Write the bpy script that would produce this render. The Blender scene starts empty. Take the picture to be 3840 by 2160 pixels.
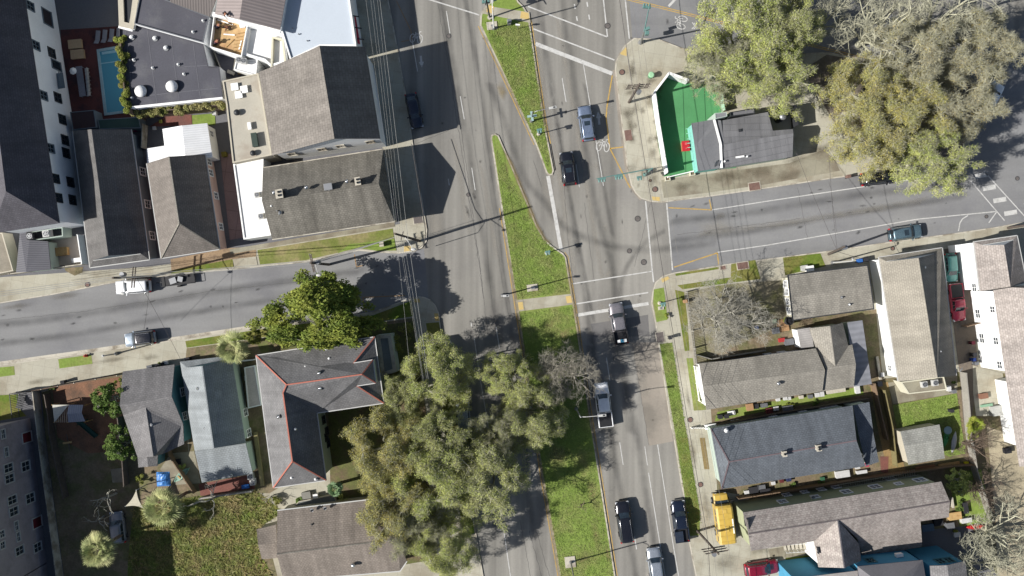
import bpy, math, random
import numpy as np
C = bpy.context.scene.collection
H = 120.0; S = 27.0
def P(px, py, z=0.0):
    k = 1 - z / H
    return ((px - 1920) / S * k, (1080 - py) / S * k, z)
def lin(c):
    c = c / 255.0
    return c / 12.92 if c <= 0.04045 else ((c + 0.055) / 1.055) ** 2.4
def A(r, g, b, k=1.6):
    return tuple(min(0.85, lin(v) / k) for v in (r, g, b))

# ---------------------------------------------------------------- materials
_M = {}
def nodes(name):
    m = bpy.data.materials.new(name); m.use_nodes = True
    nt = m.node_tree; b = nt.nodes['Principled BSDF']
    return m, nt, b
def noise(nt, vec, scale, detail=3, rough=0.55):
    n = nt.nodes.new('ShaderNodeTexNoise'); n.inputs['Scale'].default_value = scale
    n.inputs['Detail'].default_value = detail; n.inputs['Roughness'].default_value = rough
    if vec is not None: nt.links.new(vec, n.inputs['Vector'])
    return n.outputs['Fac']
def maprange(nt, v, a, b, c, d):
    n = nt.nodes.new('ShaderNodeMapRange')
    for i, x in zip(('From Min', 'From Max', 'To Min', 'To Max'), (a, b, c, d)): n.inputs[i].default_value = x
    nt.links.new(v, n.inputs['Value']); return n.outputs['Result']
def mix(nt, f, a, b, mode='MIX'):
    n = nt.nodes.new('ShaderNodeMix'); n.data_type = 'RGBA'; n.blend_type = mode
    for s, v in ((n.inputs[0], f), (n.inputs[6], a), (n.inputs[7], b)):
        if isinstance(v, (int, float)): s.default_value = v
        elif isinstance(v, tuple): s.default_value = (*v[:3], 1)
        else: nt.links.new(v, s)
    return n.outputs[2]
def mul(nt, a, b):
    n = nt.nodes.new('ShaderNodeMath'); n.operation = 'MULTIPLY'
    for s, v in ((n.inputs[0], a), (n.inputs[1], b)):
        if isinstance(v, (int, float)): s.default_value = v
        else: nt.links.new(v, s)
    return n.outputs[0]
def scalecol(nt, col, fac):
    n = nt.nodes.new('ShaderNodeVectorMath'); n.operation = 'SCALE'
    if isinstance(col, tuple): n.inputs[0].default_value = col[:3]
    else: nt.links.new(col, n.inputs[0])
    nt.links.new(fac, n.inputs['Scale']); return n.outputs[0]
def mapping(nt, vec, rot=0, scale=(1, 1, 1)):
    n = nt.nodes.new('ShaderNodeMapping'); n.inputs['Rotation'].default_value = (0, 0, rot)
    n.inputs['Scale'].default_value = scale; nt.links.new(vec, n.inputs['Vector']); return n.outputs['Vector']
def bump(nt, b, h, strength=0.3, dist=0.03):
    n = nt.nodes.new('ShaderNodeBump'); n.inputs['Strength'].default_value = strength
    n.inputs['Distance'].default_value = dist; nt.links.new(h, n.inputs['Height']); nt.links.new(n.outputs[0], b.inputs['Normal'])
def M(name, col, rough=0.85, v=0.15, vs=0.35, f=0.12, fs=5.0, metal=0.0, bp=0.0, col2=None, c2s=0.25, c2t=0.55, coat=0.0, spec=0.3,
      streak=None, joints=None):
    """weathered plain surface: large blotches, fine grain, a second colour in patches, streaks along a direction, joints of slabs"""
    if name in _M: return _M[name]
    m, nt, b = nodes(name)
    geo = nt.nodes.new('ShaderNodeNewGeometry').outputs['Position'] if streak or joints else None
    tc = geo or nt.nodes.new('ShaderNodeTexCoord').outputs['Object']
    c = col
    if col2: c = mix(nt, maprange(nt, noise(nt, tc, c2s, 5, 0.65), c2t - 0.08, c2t + 0.08, 0, 1), col, col2)
    k = mul(nt, maprange(nt, noise(nt, tc, vs, 4), 0.25, 0.75, 1 - v, 1 + v), maprange(nt, noise(nt, tc, fs, 3), 0.25, 0.75, 1 - f, 1 + f))
    if streak:
        ang, across, along, amt = streak
        s = noise(nt, mapping(nt, tc, ang, (across, along, 1)), 1.0, 3, 0.5)
        k = mul(nt, k, maprange(nt, s, 0.33, 0.67, 1 - amt, 1 + amt))
    if joints:
        ang, w, amt = joints
        br = nt.nodes.new('ShaderNodeTexBrick'); nt.links.new(mapping(nt, tc, ang), br.inputs['Vector'])
        br.offset = 0; br.inputs['Scale'].default_value = 1; br.inputs['Brick Width'].default_value = w; br.inputs['Row Height'].default_value = w
        br.inputs['Mortar Size'].default_value = 0.03; br.inputs['Mortar Smooth'].default_value = 0.3; br.inputs['Bias'].default_value = 0
        br.inputs['Color1'].default_value = (1, 1, 1, 1); br.inputs['Color2'].default_value = (0.93, 0.92, 0.9, 1); br.inputs['Mortar'].default_value = (amt, amt, amt, 1)
        c = mix(nt, 1.0, c, br.outputs['Color'], 'MULTIPLY')
    nt.links.new(scalecol(nt, c, k), b.inputs['Base Color'])
    b.inputs['Roughness'].default_value = rough; b.inputs['Metallic'].default_value = metal
    b.inputs['Specular IOR Level'].default_value = spec; b.inputs['Coat Weight'].default_value = coat
    if bp: bump(nt, b, noise(nt, tc, fs * 1.5, 4), bp, 0.04)
    _M[name] = m; return m
def shingle(name, col, col2=None, row=0.28, w=0.42, streak=0.16, contrast=0.10, patch=0.12):
    if name in _M: return _M[name]
    m, nt, b = nodes(name)
    uv = nt.nodes.new('ShaderNodeTexCoord').outputs['UV']
    br = nt.nodes.new('ShaderNodeTexBrick'); nt.links.new(uv, br.inputs['Vector']); br.inputs['Scale'].default_value = 1
    br.inputs['Brick Width'].default_value = w; br.inputs['Row Height'].default_value = row; br.inputs['Mortar Size'].default_value = 0.03
    br.inputs['Mortar Smooth'].default_value = 0.4
    a = contrast
    br.inputs['Color1'].default_value = (1 + a, 1 + a, 1 + a, 1); br.inputs['Color2'].default_value = (1 - a, 1 - a, 1 - a, 1); br.inputs['Mortar'].default_value = (0.72, 0.72, 0.72, 1)
    c = mix(nt, maprange(nt, noise(nt, uv, 2.2, 3), 0.38, 0.62, 0, 1), col, col2) if col2 else col
    c = mix(nt, 1.0, c, br.outputs['Color'], 'MULTIPLY')
    k = mul(nt, maprange(nt, noise(nt, uv, 0.3, 4), 0.3, 0.7, 1 - patch, 1 + patch), maprange(nt, noise(nt, mapping(nt, uv, 0, (1.1, 0.09, 1)), 1.0, 4, 0.6), 0.3, 0.7, 1 - streak, 1 + streak))
    k = mul(nt, k, maprange(nt, noise(nt, uv, 9, 2), 0.3, 0.7, 0.9, 1.1))
    nt.links.new(scalecol(nt, c, k), b.inputs['Base Color'])
    b.inputs['Roughness'].default_value = 0.92; b.inputs['Specular IOR Level'].default_value = 0.2
    sep = nt.nodes.new('ShaderNodeSeparateXYZ'); nt.links.new(uv, sep.inputs[0])
    fr = nt.nodes.new('ShaderNodeMath'); fr.operation = 'PINGPONG'; nt.links.new(sep.outputs[1], fr.inputs[0]); fr.inputs[1].default_value = row
    bump(nt, b, br.outputs['Fac'], 0.5, -0.03)
    _M[name] = m; return m
def corrugated(name, col, step=0.3, rough=0.5, metal=0.0, dirt=0.1):
    if name in _M: return _M[name]
    m, nt, b = nodes(name)
    uv = nt.nodes.new('ShaderNodeTexCoord').outputs['UV']
    wv = nt.nodes.new('ShaderNodeTexWave'); wv.bands_direction = 'X'; nt.links.new(uv, wv.inputs['Vector']); wv.inputs['Scale'].default_value = 0.314 / step
    k = mul(nt, maprange(nt, wv.outputs['Fac'], 0, 1, 0.86, 1.04), maprange(nt, noise(nt, uv, 0.5, 5), 0.3, 0.7, 1 - dirt, 1 + dirt * 0.5))
    nt.links.new(scalecol(nt, col, k), b.inputs['Base Color']); b.inputs['Roughness'].default_value = rough; b.inputs['Metallic'].default_value = metal
    bump(nt, b, wv.outputs['Fac'], 0.6, 0.04)
    _M[name] = m; return m
def leafmat(name, col, col2, rough=0.65, trans=0.25, var=0.35):
    if name in _M: return _M[name]
    m, nt, b = nodes(name)
    rnd = nt.nodes.new('ShaderNodeNewGeometry').outputs['Random Per Island']
    tc = nt.nodes.new('ShaderNodeTexCoord').outputs['Object']
    c = mix(nt, maprange(nt, noise(nt, tc, 0.45, 4), 0.38, 0.62, 0, 1), col, col2)
    c = scalecol(nt, c, mul(nt, maprange(nt, rnd, 0, 1, 1 - var, 1 + var), maprange(nt, noise(nt, tc, 1.4, 3), 0.3, 0.7, 0.78, 1.22)))
    nt.links.new(c, b.inputs['Base Color']); b.inputs['Roughness'].default_value = rough; b.inputs['Specular IOR Level'].default_value = 0.25
    tr = nt.nodes.new('ShaderNodeBsdfTranslucent'); nt.links.new(c, tr.inputs['Color'])
    mx = nt.nodes.new('ShaderNodeMixShader'); mx.inputs[0].default_value = trans
    nt.links.new(b.outputs[0], mx.inputs[1]); nt.links.new(tr.outputs[0], mx.inputs[2]); nt.links.new(mx.outputs[0], nt.nodes['Material Output'].inputs['Surface'])
    _M[name] = m; return m
def glass(name='window glass', col=(0.02, 0.03, 0.04), rough=0.08):
    if name in _M: return _M[name]
    m, nt, b = nodes(name); tc = nt.nodes.new('ShaderNodeTexCoord').outputs['Object']
    nt.links.new(scalecol(nt, col, maprange(nt, noise(nt, tc, 2.0, 2), 0.3, 0.7, 0.6, 1.4)), b.inputs['Base Color'])
    b.inputs['Roughness'].default_value = rough; b.inputs['Specular IOR Level'].default_value = 0.8
    _M[name] = m; return m
def paint(name, col, metal=0.35, rough=0.3):
    if name in _M: return _M[name]
    m, nt, b = nodes(name); tc = nt.nodes.new('ShaderNodeTexCoord').outputs['Object']
    nt.links.new(scalecol(nt, col, maprange(nt, noise(nt, tc, 1.6, 4), 0.3, 0.7, 0.9, 1.08)), b.inputs['Base Color'])
    nt.links.new(maprange(nt, noise(nt, tc, 6, 4), 0.3, 0.7, rough * 0.8, rough * 1.3), b.inputs['Roughness'])
    b.inputs['Metallic'].default_value = metal; b.inputs['Coat Weight'].default_value = 0.6; b.inputs['Coat Roughness'].default_value = 0.08
    _M[name] = m; return m

# ---------------------------------------------------------------- mesh builder
class MB:
    def __init__(s): s.v = []; s.f = []
    def quad(s, *pts):
        n = len(s.v); s.v += [tuple(p) for p in pts]; s.f.append(tuple(range(n, n + len(pts)))); return s
    def box(s, x, y, z, sx, sy, sz, r=0.0, tilt=0.0):
        """centre x,y, bottom z"""
        n = len(s.v); c, q = math.cos(r), math.sin(r); ct, st = math.cos(tilt), math.sin(tilt)
        for dz in (0, sz):
            for dx, dy in ((-sx / 2, -sy / 2), (sx / 2, -sy / 2), (sx / 2, sy / 2), (-sx / 2, sy / 2)):
                ax = dx * ct + dz * st; az = -dx * st + dz * ct
                s.v.append((x + ax * c - dy * q, y + ax * q + dy * c, z + az))
        s.f += [(n, n + 3, n + 2, n + 1), (n + 4, n + 5, n + 6, n + 7)] + [(n + i, n + (i + 1) % 4, n + 4 + (i + 1) % 4, n + 4 + i) for i in range(4)]
        return s
    def beam(s, a, b, w, h=None):
        """rectangular bar between two points"""
        h = h or w
        a = np.array(a, float); b = np.array(b, float); d = b - a; L = np.linalg.norm(d)
        if L < 1e-6: return s
        d /= L; up = np.array((0, 0, 1.0)) if abs(d[2]) < 0.95 else np.array((1.0, 0, 0))
        u = np.cross(d, up); u /= np.linalg.norm(u); w2 = np.cross(u, d)
        n = len(s.v)
        for p in (a, b):
            for i, j in ((-1, -1), (1, -1), (1, 1), (-1, 1)): s.v.append(tuple(p + u * i * w / 2 + w2 * j * h / 2))
        s.f += [(n, n + 3, n + 2, n + 1), (n + 4, n + 5, n + 6, n + 7)] + [(n + i, n + (i + 1) % 4, n + 4 + (i + 1) % 4, n + 4 + i) for i in range(4)]
        return s
    def tube(s, a, b, r0, r1=None, k=8):
        r1 = r0 if r1 is None else r1
        a = np.array(a, float); b = np.array(b, float); d = b - a; L = np.linalg.norm(d)
        if L < 1e-6: return s
        d /= L; up = np.array((0, 0, 1.0)) if abs(d[2]) < 0.9 else np.array((1.0, 0, 0))
        u = np.cross(d, up); u /= np.linalg.norm(u); w = np.cross(d, u); n = len(s.v)
        for p, r in ((a, r0), (b, r1)):
            for i in range(k):
                t = 2 * math.pi * i / k; s.v.append(tuple(p + (u * math.cos(t) + w * math.sin(t)) * r))
        s.f += [(n + i, n + (i + 1) % k, n + k + (i + 1) % k, n + k + i) for i in range(k)]
        s.f += [tuple(range(n + k - 1, n - 1, -1)), tuple(range(n + k, n + 2 * k))]
        return s
    def path(s, pts, r, k=6):
        for a, b in zip(pts, pts[1:]): s.tube(a, b, r, r, k)
        return s
    def cyl(s, x, y, z, r, h, k=14, r2=None): return s.tube((x, y, z), (x, y, z + h), r, r if r2 is None else r2, k)
    def ring(s, x, y, z, r0, r1, h, k=18):
        n = len(s.v)
        for i in range(k):
            t = 2 * math.pi * i / k; c, q = math.cos(t), math.sin(t)
            s.v += [(x + c * r0, y + q * r0, z), (x + c * r1, y + q * r1, z), (x + c * r1, y + q * r1, z + h), (x + c * r0, y + q * r0, z + h)]
        for i in range(k):
            a = n + 4 * i; b = n + 4 * ((i + 1) % k)
            s.f += [(a + j, b + j, b + (j + 1) % 4, a + (j + 1) % 4) for j in range(4)]
        return s
    def ball(s, x, y, z, rx, ry=None, rz=None, k=12, m=8, lo=-1.0):
        ry = ry or rx; rz = rz or rx; n = len(s.v); a0 = math.asin(max(-1, lo))
        for j in range(m + 1):
            a = a0 + (math.pi / 2 - a0) * j / m
            for i in range(k):
                t = 2 * math.pi * i / k; s.v.append((x + rx * math.cos(a) * math.cos(t), y + ry * math.cos(a) * math.sin(t), z + rz * math.sin(a)))
        for j in range(m):
            for i in range(k): s.f.append((n + j * k + i, n + j * k + (i + 1) % k, n + (j + 1) * k + (i + 1) % k, n + (j + 1) * k + i))
        s.f.append(tuple(range(n + k - 1, n - 1, -1))); return s
    def prism(s, pts, z0, z1):
        pts = [(p[0], p[1]) for p in pts]
        if area(pts) < 0: pts = pts[::-1]
        n = len(s.v); k = len(pts)
        s.v += [(x, y, z0) for x, y in pts] + [(x, y, z1) for x, y in pts]
        s.f += [tuple(range(n + k - 1, n - 1, -1)), tuple(range(n + k, n + 2 * k))] + [(n + i, n + (i + 1) % k, n + k + (i + 1) % k, n + k + i) for i in range(k)]
        return s
    def loft(s, rings, cap=True):
        n = len(s.v); k = len(rings[0])
        for r in rings: s.v += [tuple(p) for p in r]
        for j in range(len(rings) - 1):
            for i in range(k): s.f.append((n + j * k + i, n + j * k + (i + 1) % k, n + (j + 1) * k + (i + 1) % k, n + (j + 1) * k + i))
        if cap: s.f += [tuple(range(n + k - 1, n - 1, -1)), tuple(range(n + (len(rings) - 1) * k, n + len(rings) * k))]
        return s
    def ribbon(s, pts, w, z):
        """flat strip of width w (metres) along world points"""
        for a, b in zip(pts, pts[1:]):
            dx, dy = b[0] - a[0], b[1] - a[1]; L = math.hypot(dx, dy) or 1; nx, ny = -dy / L * w / 2, dx / L * w / 2
            s.quad((a[0] - nx, a[1] - ny, z), (b[0] - nx, b[1] - ny, z), (b[0] + nx, b[1] + ny, z), (a[0] + nx, a[1] + ny, z))
        return s
def area(p): return sum(p[i][0] * p[(i + 1) % len(p)][1] - p[(i + 1) % len(p)][0] * p[i][1] for i in range(len(p))) / 2
ORI = {}
def obj(mb, name, m, parent=None, world=False, smooth=False, uv=False, bevel=0.0, loc=None):
    v = mb.v
    if world and parent is not None:
        o0 = ORI[parent.name]; v = [(x - o0[0], y - o0[1], z - o0[2]) for x, y, z in v]
    me = bpy.data.meshes.new(name); me.from_pydata(v, [], mb.f); me.validate()
    me.materials.append(m)
    if uv:
        lay = me.uv_layers.new(name='UVMap'); Z = np.array((0, 0, 1.0))
        for p in me.polygons:
            n = np.array(p.normal); u = np.cross(Z, n); L = np.linalg.norm(u); u = u / L if L > 0.05 else np.array((1.0, 0.16, 0)) / 1.0127
            w = np.cross(n, u)
            for li in p.loop_indices:
                q = np.array(mb.v[me.loops[li].vertex_index] if len(mb.v) == len(me.vertices) else me.vertices[me.loops[li].vertex_index].co)
                lay.data[li].uv = (float(q @ u), float(q @ w))
    if smooth: me.shade_smooth()
    o = bpy.data.objects.new(name, me); C.objects.link(o)
    if parent is not None:
        o.parent = parent; ORI[o.name] = ORI.get(parent.name, (0, 0, 0))
    else: ORI[o.name] = (0, 0, 0)
    if loc: o.location = loc
    if bevel:
        b = o.modifiers.new('bevel', 'BEVEL'); b.width = bevel; b.segments = 2; b.limit_method = 'ANGLE'
    return o
def T(name, label, cat, loc, rz=0.0, group=None):
    o = bpy.data.objects.new(name, None); C.objects.link(o); o.location = loc; o.rotation_euler = (0, 0, rz); o.empty_display_size = 0.2
    o['label'] = label; o['category'] = cat
    if group: o['group'] = group
    ORI[o.name] = tuple(loc); return o
def tag(o, label, cat, group=None, kind=None):
    if label: o['label'] = label
    if cat: o['category'] = cat
    if group: o['group'] = group
    if kind: o['kind'] = kind
    return o
def copy_tree(o, parent=None, loc=None, rz=None, label=None, scale=None):
    c = o.copy(); C.objects.link(c); c.parent = parent
    if loc is not None: c.location = loc
    if rz is not None: c.rotation_euler = (0, 0, rz)
    if scale is not None: c.scale = (scale,) * 3
    if label: c['label'] = label
    for ch in [x for x in bpy.data.objects if x.parent == o]: copy_tree(ch, c)
    return c
def inset(pts, d):
    """move a closed polygon inwards by d metres"""
    p = [(q[0], q[1]) for q in pts]; n = len(p); s = 1 if area(p) > 0 else -1; out = []
    for i in range(n):
        a, b, c = p[i - 1], p[i], p[(i + 1) % n]
        e1 = (b[0] - a[0], b[1] - a[1]); e2 = (c[0] - b[0], c[1] - b[1])
        l1 = math.hypot(*e1) or 1e-6; l2 = math.hypot(*e2) or 1e-6
        n1 = (-e1[1] / l1 * s, e1[0] / l1 * s); n2 = (-e2[1] / l2 * s, e2[0] / l2 * s)
        k = 1 + n1[0] * n2[0] + n1[1] * n2[1]
        if k < 0.3: k = 0.3
        out.append((b[0] + (n1[0] + n2[0]) / k * d, b[1] + (n1[1] + n2[1]) / k * d))
    return out

# ---------------------------------------------------------------- common materials
m_asph = M('avenue asphalt', A(156, 153, 145), v=0.08, vs=0.12, f=0.06, fs=4, streak=(0.16, 0.55, 0.012, 0.26), col2=A(140, 137, 131), c2s=0.06, c2t=0.56, bp=0.1)
m_asph_w = M('side street asphalt', A(152, 152, 151), v=0.10, vs=0.1, f=0.06, fs=4, streak=(-0.14, 0.02, 0.35, 0.10), col2=A(138, 138, 140), c2s=0.07, c2t=0.55, bp=0.1)
m_asph_dk = M('lot asphalt', A(120, 120, 124), v=0.12, vs=0.2, f=0.1, bp=0.1)
m_lane = M('concrete lane', A(172, 163, 150), v=0.10, vs=0.25, f=0.06, streak=(0.16, 0.5, 0.05, 0.08), col2=A(150, 143, 132), c2s=0.2)
m_conc = M('sidewalk concrete', A(200, 196, 178), v=0.10, vs=0.22, f=0.06, col2=A(176, 168, 148), c2s=0.16, c2t=0.56, joints=(0.155, 1.6, 0.8))
m_conc_d = M('stained concrete', A(172, 167, 147), v=0.14, vs=0.3, f=0.07, col2=A(147, 138, 120), c2s=0.25, c2t=0.5, joints=(0.155, 3.0, 0.82))
m_kerb = M('kerb concrete', A(216, 209, 192), v=0.12, f=0.08, col2=A(160, 150, 133), c2s=0.5)
m_grass = M('lawn grass', A(140, 162, 80), rough=0.95, v=0.12, vs=0.3, f=0.2, fs=3.5, bp=0.25, col2=A(148, 152, 92), c2s=0.22, c2t=0.55, spec=0.1)
m_grass_dry = M('dry verge grass', A(138, 136, 76), rough=0.95, v=0.18, vs=0.4, f=0.2, fs=4, bp=0.5, col2=A(112, 132, 56), c2s=0.3, c2t=0.52, spec=0.1)
m_grass_lot = M('vacant lot weeds', A(136, 136, 80), rough=0.95, v=0.22, vs=0.5, f=0.24, fs=3, bp=0.3, col2=A(114, 132, 58), c2s=0.25, c2t=0.52, spec=0.1)
m_soil = M('yard soil', A(140, 124, 100), v=0.22, vs=0.5, f=0.2, fs=4, bp=0.5, col2=A(118, 116, 78), c2s=0.35, c2t=0.52)
m_mulch = M('playground mulch', A(144, 106, 82), v=0.2, vs=0.8, f=0.25, fs=6, bp=0.6, col2=A(118, 92, 74), c2s=0.5)
m_brick = M('red brick paving', A(142, 92, 82), v=0.18, vs=0.6, f=0.22, fs=6, col2=A(120, 84, 76), c2s=0.6)
m_white = M('white paint', (0.75, 0.75, 0.73), rough=0.6, v=0.06, f=0.05)
m_mark = M('road marking white', A(222, 221, 216), rough=0.7, v=0.12, vs=1.2, f=0.15, fs=8, col2=A(188, 186, 180), c2s=1.6, c2t=0.6)
m_marky = M('road marking yellow', A(214, 176, 92), rough=0.7, v=0.12, vs=1.0, f=0.15, fs=8, col2=A(184, 158, 110), c2s=1.2, c2t=0.55)
m_tact = M('tactile yellow', A(224, 196, 128), v=0.08, f=0.06)
m_steel = M('galvanised steel', A(178, 180, 182), rough=0.45, metal=0.6, v=0.08, f=0.05)
m_wood_p = M('weathered pole wood', A(110, 100, 92), v=0.2, f=0.2)
m_dark = M('dark metal', (0.03, 0.032, 0.035), rough=0.5, v=0.1, f=0.1)
m_blk = M('black plastic', (0.02, 0.02, 0.022), rough=0.5, v=0.1, f=0.1)
m_green_s = M('signal green enamel', A(112, 152, 146), rough=0.5, v=0.1, f=0.08)
m_rust = M('rusty iron', A(134, 106, 96), v=0.15, vs=1.0, f=0.15)
m_gut = M('white gutter metal', A(214, 214, 210), rough=0.5, v=0.05, f=0.04)
m_flat_w = M('white roof coating', (0.7, 0.7, 0.69), v=0.05, vs=0.4, f=0.04)
m_lumber = M('fresh lumber', A(214, 178, 122), v=0.15, vs=1.2, f=0.12, col2=A(190, 146, 96), c2s=1.0)
m_tyre = M('tyre rubber', (0.015, 0.015, 0.016), rough=0.8, v=0.1, f=0.1)
m_chrome = M('bright metal', (0.6, 0.61, 0.62), rough=0.25, metal=1.0, v=0.03, f=0.03)
m_red = M('red lens', (0.35, 0.01, 0.015), rough=0.25, v=0.05, f=0.05)
m_lens = M('clear lens', (0.6, 0.62, 0.64), rough=0.15, v=0.05, f=0.05, metal=0.3)
m_glass = glass()

def soft(name, col, alpha=0.4, ns=0.6, radial=False):
    """thin stain with feathered edges: fades out across its UV"""
    if name in _M: return _M[name]
    m, nt, b = nodes(name); tcn = nt.nodes.new('ShaderNodeTexCoord'); uv = tcn.outputs['UV']; geo = nt.nodes.new('ShaderNodeNewGeometry').outputs['Position']
    b.inputs['Base Color'].default_value = (*col, 1); b.inputs['Roughness'].default_value = .9; b.inputs['Specular IOR Level'].default_value = .15
    sep = nt.nodes.new('ShaderNodeSeparateXYZ'); nt.links.new(uv, sep.inputs[0])
    f = maprange(nt, sep.outputs[0], 0, 1, 0, 1); n = nt.nodes.new('ShaderNodeMapRange'); n.interpolation_type = 'SMOOTHSTEP'; nt.links.new(f, n.inputs['Value']); n.inputs['From Min'].default_value = 0; n.inputs['From Max'].default_value = 1
    f = mul(nt, mul(nt, n.outputs['Result'], alpha), maprange(nt, noise(nt, geo, ns, 4, .65), .3, .7, .25, 1.0))
    tr = nt.nodes.new('ShaderNodeBsdfTransparent'); mx = nt.nodes.new('ShaderNodeMixShader'); nt.links.new(f, mx.inputs[0]); nt.links.new(tr.outputs[0], mx.inputs[1]); nt.links.new(b.outputs[0], mx.inputs[2])
    nt.links.new(mx.outputs[0], nt.nodes['Material Output'].inputs['Surface']); _M[name] = m; return m
class Soft:
    """feathered strips and blobs: uv.x is 1 in the middle and 0 at the rim"""
    def __init__(s): s.v = []; s.f = []; s.u = []
    def strip(s, pts, w, z):
        W = [P(x, y, z) for x, y in pts]; n = len(W); b = len(s.v)
        for i, p in enumerate(W):
            a, c = W[max(0, i - 1)], W[min(n - 1, i + 1)]; dx, dy = c[0] - a[0], c[1] - a[1]; l = math.hypot(dx, dy) or 1; e = 0 if i in (0, n - 1) else 1
            for k in (-1, 0, 1): s.v.append((p[0] - dy / l * w / 2 * k, p[1] + dx / l * w / 2 * k, z)); s.u.append((0 if k else e, 0))
        for i in range(n - 1):
            for k in (0, 1): q = b + i * 3 + k; s.f.append((q, q + 3, q + 4, q + 1))
        return s
    def blob(s, px, py, rx, ry, z, rot=0.0, seed=0):
        x, y, _ = P(px, py, z); b = len(s.v); k = 16; r = random.Random(seed); s.v.append((x, y, z)); s.u.append((1, 0)); c, q = math.cos(rot), math.sin(rot)
        for i in range(k): t = 2 * math.pi * i / k; g = r.uniform(.8, 1.15); a_, b_ = rx * g * math.cos(t), ry * g * math.sin(t); s.v.append((x + a_ * c - b_ * q, y + a_ * q + b_ * c, z)); s.u.append((0, 0))
        for i in range(k): s.f.append((b, b + 1 + i, b + 1 + (i + 1) % k))
        return s
    def build(s, name, m, parent=None):
        me = bpy.data.meshes.new(name); me.from_pydata(s.v, [], s.f); me.materials.append(m); l = me.uv_layers.new(name='UVMap')
        for i, lp in enumerate(me.loops): l.data[i].uv = s.u[lp.vertex_index]
        o = bpy.data.objects.new(name, me); C.objects.link(o); o.parent = parent; o['kind'] = 'structure' if parent is None else 'stuff'
        if parent is not None: del o['kind']
        return o
# ---------------------------------------------------------------- buildings
class House:
    pass
def roofmesh(W, faces, th=0.14):
    mb = MB(); n = len(W)
    mb.v = [tuple(w) for w in W] + [(w[0], w[1], w[2] - th) for w in W]
    cnt = {}
    for f in faces:
        f = list(f)
        if area([(W[i][0], W[i][1]) for i in f]) < 0: f = f[::-1]
        mb.f.append(tuple(f)); mb.f.append(tuple(i + n for i in f[::-1]))
        for a, b in zip(f, f[1:] + f[:1]): cnt[(a, b)] = 1
    for (a, b) in list(cnt):
        if (b, a) not in cnt: mb.f.append((a, a + n, b + n, b))
    return mb, [(a, b) for (a, b) in cnt if (b, a) not in cnt]
def house(name, label, V, faces, loop, wall, roof, over=0.35, gut=None, ridges=None, ridgemat=None, cat='house', z0=0.13, group=None):
    h = House(); W = [P(*v) for v in V]; h.W = W
    cx = sum(W[i][0] for i in loop) / len(loop); cy = sum(W[i][1] for i in loop) / len(loop)
    h.o = T(name, label, cat, (cx, cy, z0), 0, group)
    mb, edges = roofmesh(W, faces); h.roof = obj(mb, 'roof', roof, h.o, True, uv=True)
    pts = inset([W[i] for i in loop], over); h.walls = []
    tops = [W[i][2] - 0.16 + (0.1 if W[i][2] < min(W[j][2] for j in loop) + 0.8 else -0.05) for i in loop]
    mb = MB(); n = len(loop)
    for i in range(n):
        j = (i + 1) % n
        mb.quad((*pts[i], z0), (*pts[j], z0), (*pts[j], tops[j]), (*pts[i], tops[i]))
        h.walls.append((pts[i], pts[j], z0, max(tops[i], tops[j])))
    h.wall = obj(mb, 'wall', wall, h.o, True)
    if gut:
        g = MB(); lo = min(W[i][2] for i in loop) + 1.0
        for a, b in edges:
            if W[a][2] < lo and W[b][2] < lo:
                g.beam((W[a][0], W[a][1], W[a][2] - 0.04), (W[b][0], W[b][1], W[b][2] - 0.04), 0.14, 0.14)
        if g.v: obj(g, 'gutter', gut, h.o, True)
    if ridges:
        r = MB()
        for a, b in ridges: r.beam((W[a][0], W[a][1], W[a][2] + 0.02), (W[b][0], W[b][1], W[b][2] + 0.02), 0.16, 0.07)
        obj(r, 'ridge_cap', ridgemat or roof, h.roof, True, uv=True)
    return h
def flat(name, label, poly, z, wall, roof, par=0.35, pw=0.28, parmat=None, cat='building', z0=0.13, group=None, rough=0):
    """flat roof behind a parapet"""
    h = House(); W = [P(x, y, z) for x, y in poly]; h.W = W
    cx = sum(p[0] for p in W) / len(W); cy = sum(p[1] for p in W) / len(W)
    h.o = T(name, label, cat, (cx, cy, z0), 0, group)
    out = [(p[0], p[1]) for p in W]; inn = inset(out, pw); n = len(out); h.walls = []
    mb = MB(); pb = MB()
    for i in range(n):
        j = (i + 1) % n
        mb.quad((*out[i], z0), (*out[j], z0), (*out[j], z - 0.1), (*out[i], z - 0.1)); h.walls.append((out[i], out[j], z0, z))
        pb.quad((*out[i], z), (*out[j], z), (*inn[j], z), (*inn[i], z)); pb.quad((*inn[i], z), (*inn[j], z), (*inn[j], z - par), (*inn[i], z - par))
        pb.quad((*out[i], z - 0.1), (*out[j], z - 0.1), (*out[j], z), (*out[i], z))
    obj(mb, 'wall', wall, h.o, True); obj(pb, 'parapet', parmat or wall, h.o, True)
    rb = MB(); rb.prism(inset(out, pw * 0.5), z - par - 0.12, z - par + 0.002); h.roof = obj(rb, 'roof', roof, h.o, True, uv=True)
    return h
CAM = (0.0, 0.0, H)
def hit(h, px, py):
    """where the sight line through a photo pixel meets one of the house's walls"""
    dx, dy = (px - 1920) / S, (1080 - py) / S; best = None
    for a, b, z0, z1 in h.walls:
        ex, ey = b[0] - a[0], b[1] - a[1]; den = dx * ey - dy * ex
        if abs(den) < 1e-9: continue
        s = (a[0] * ey - a[1] * ex) / den; u = ((s * dx - a[0]) * ex + (s * dy - a[1]) * ey) / (ex * ex + ey * ey); z = H * (1 - s)
        if -0.02 < u < 1.02 and z0 - 0.8 < z < z1 + 0.8 and s > 0 and (best is None or s < best[0]): best = (s, u, z, a, b)
    return best
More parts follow.
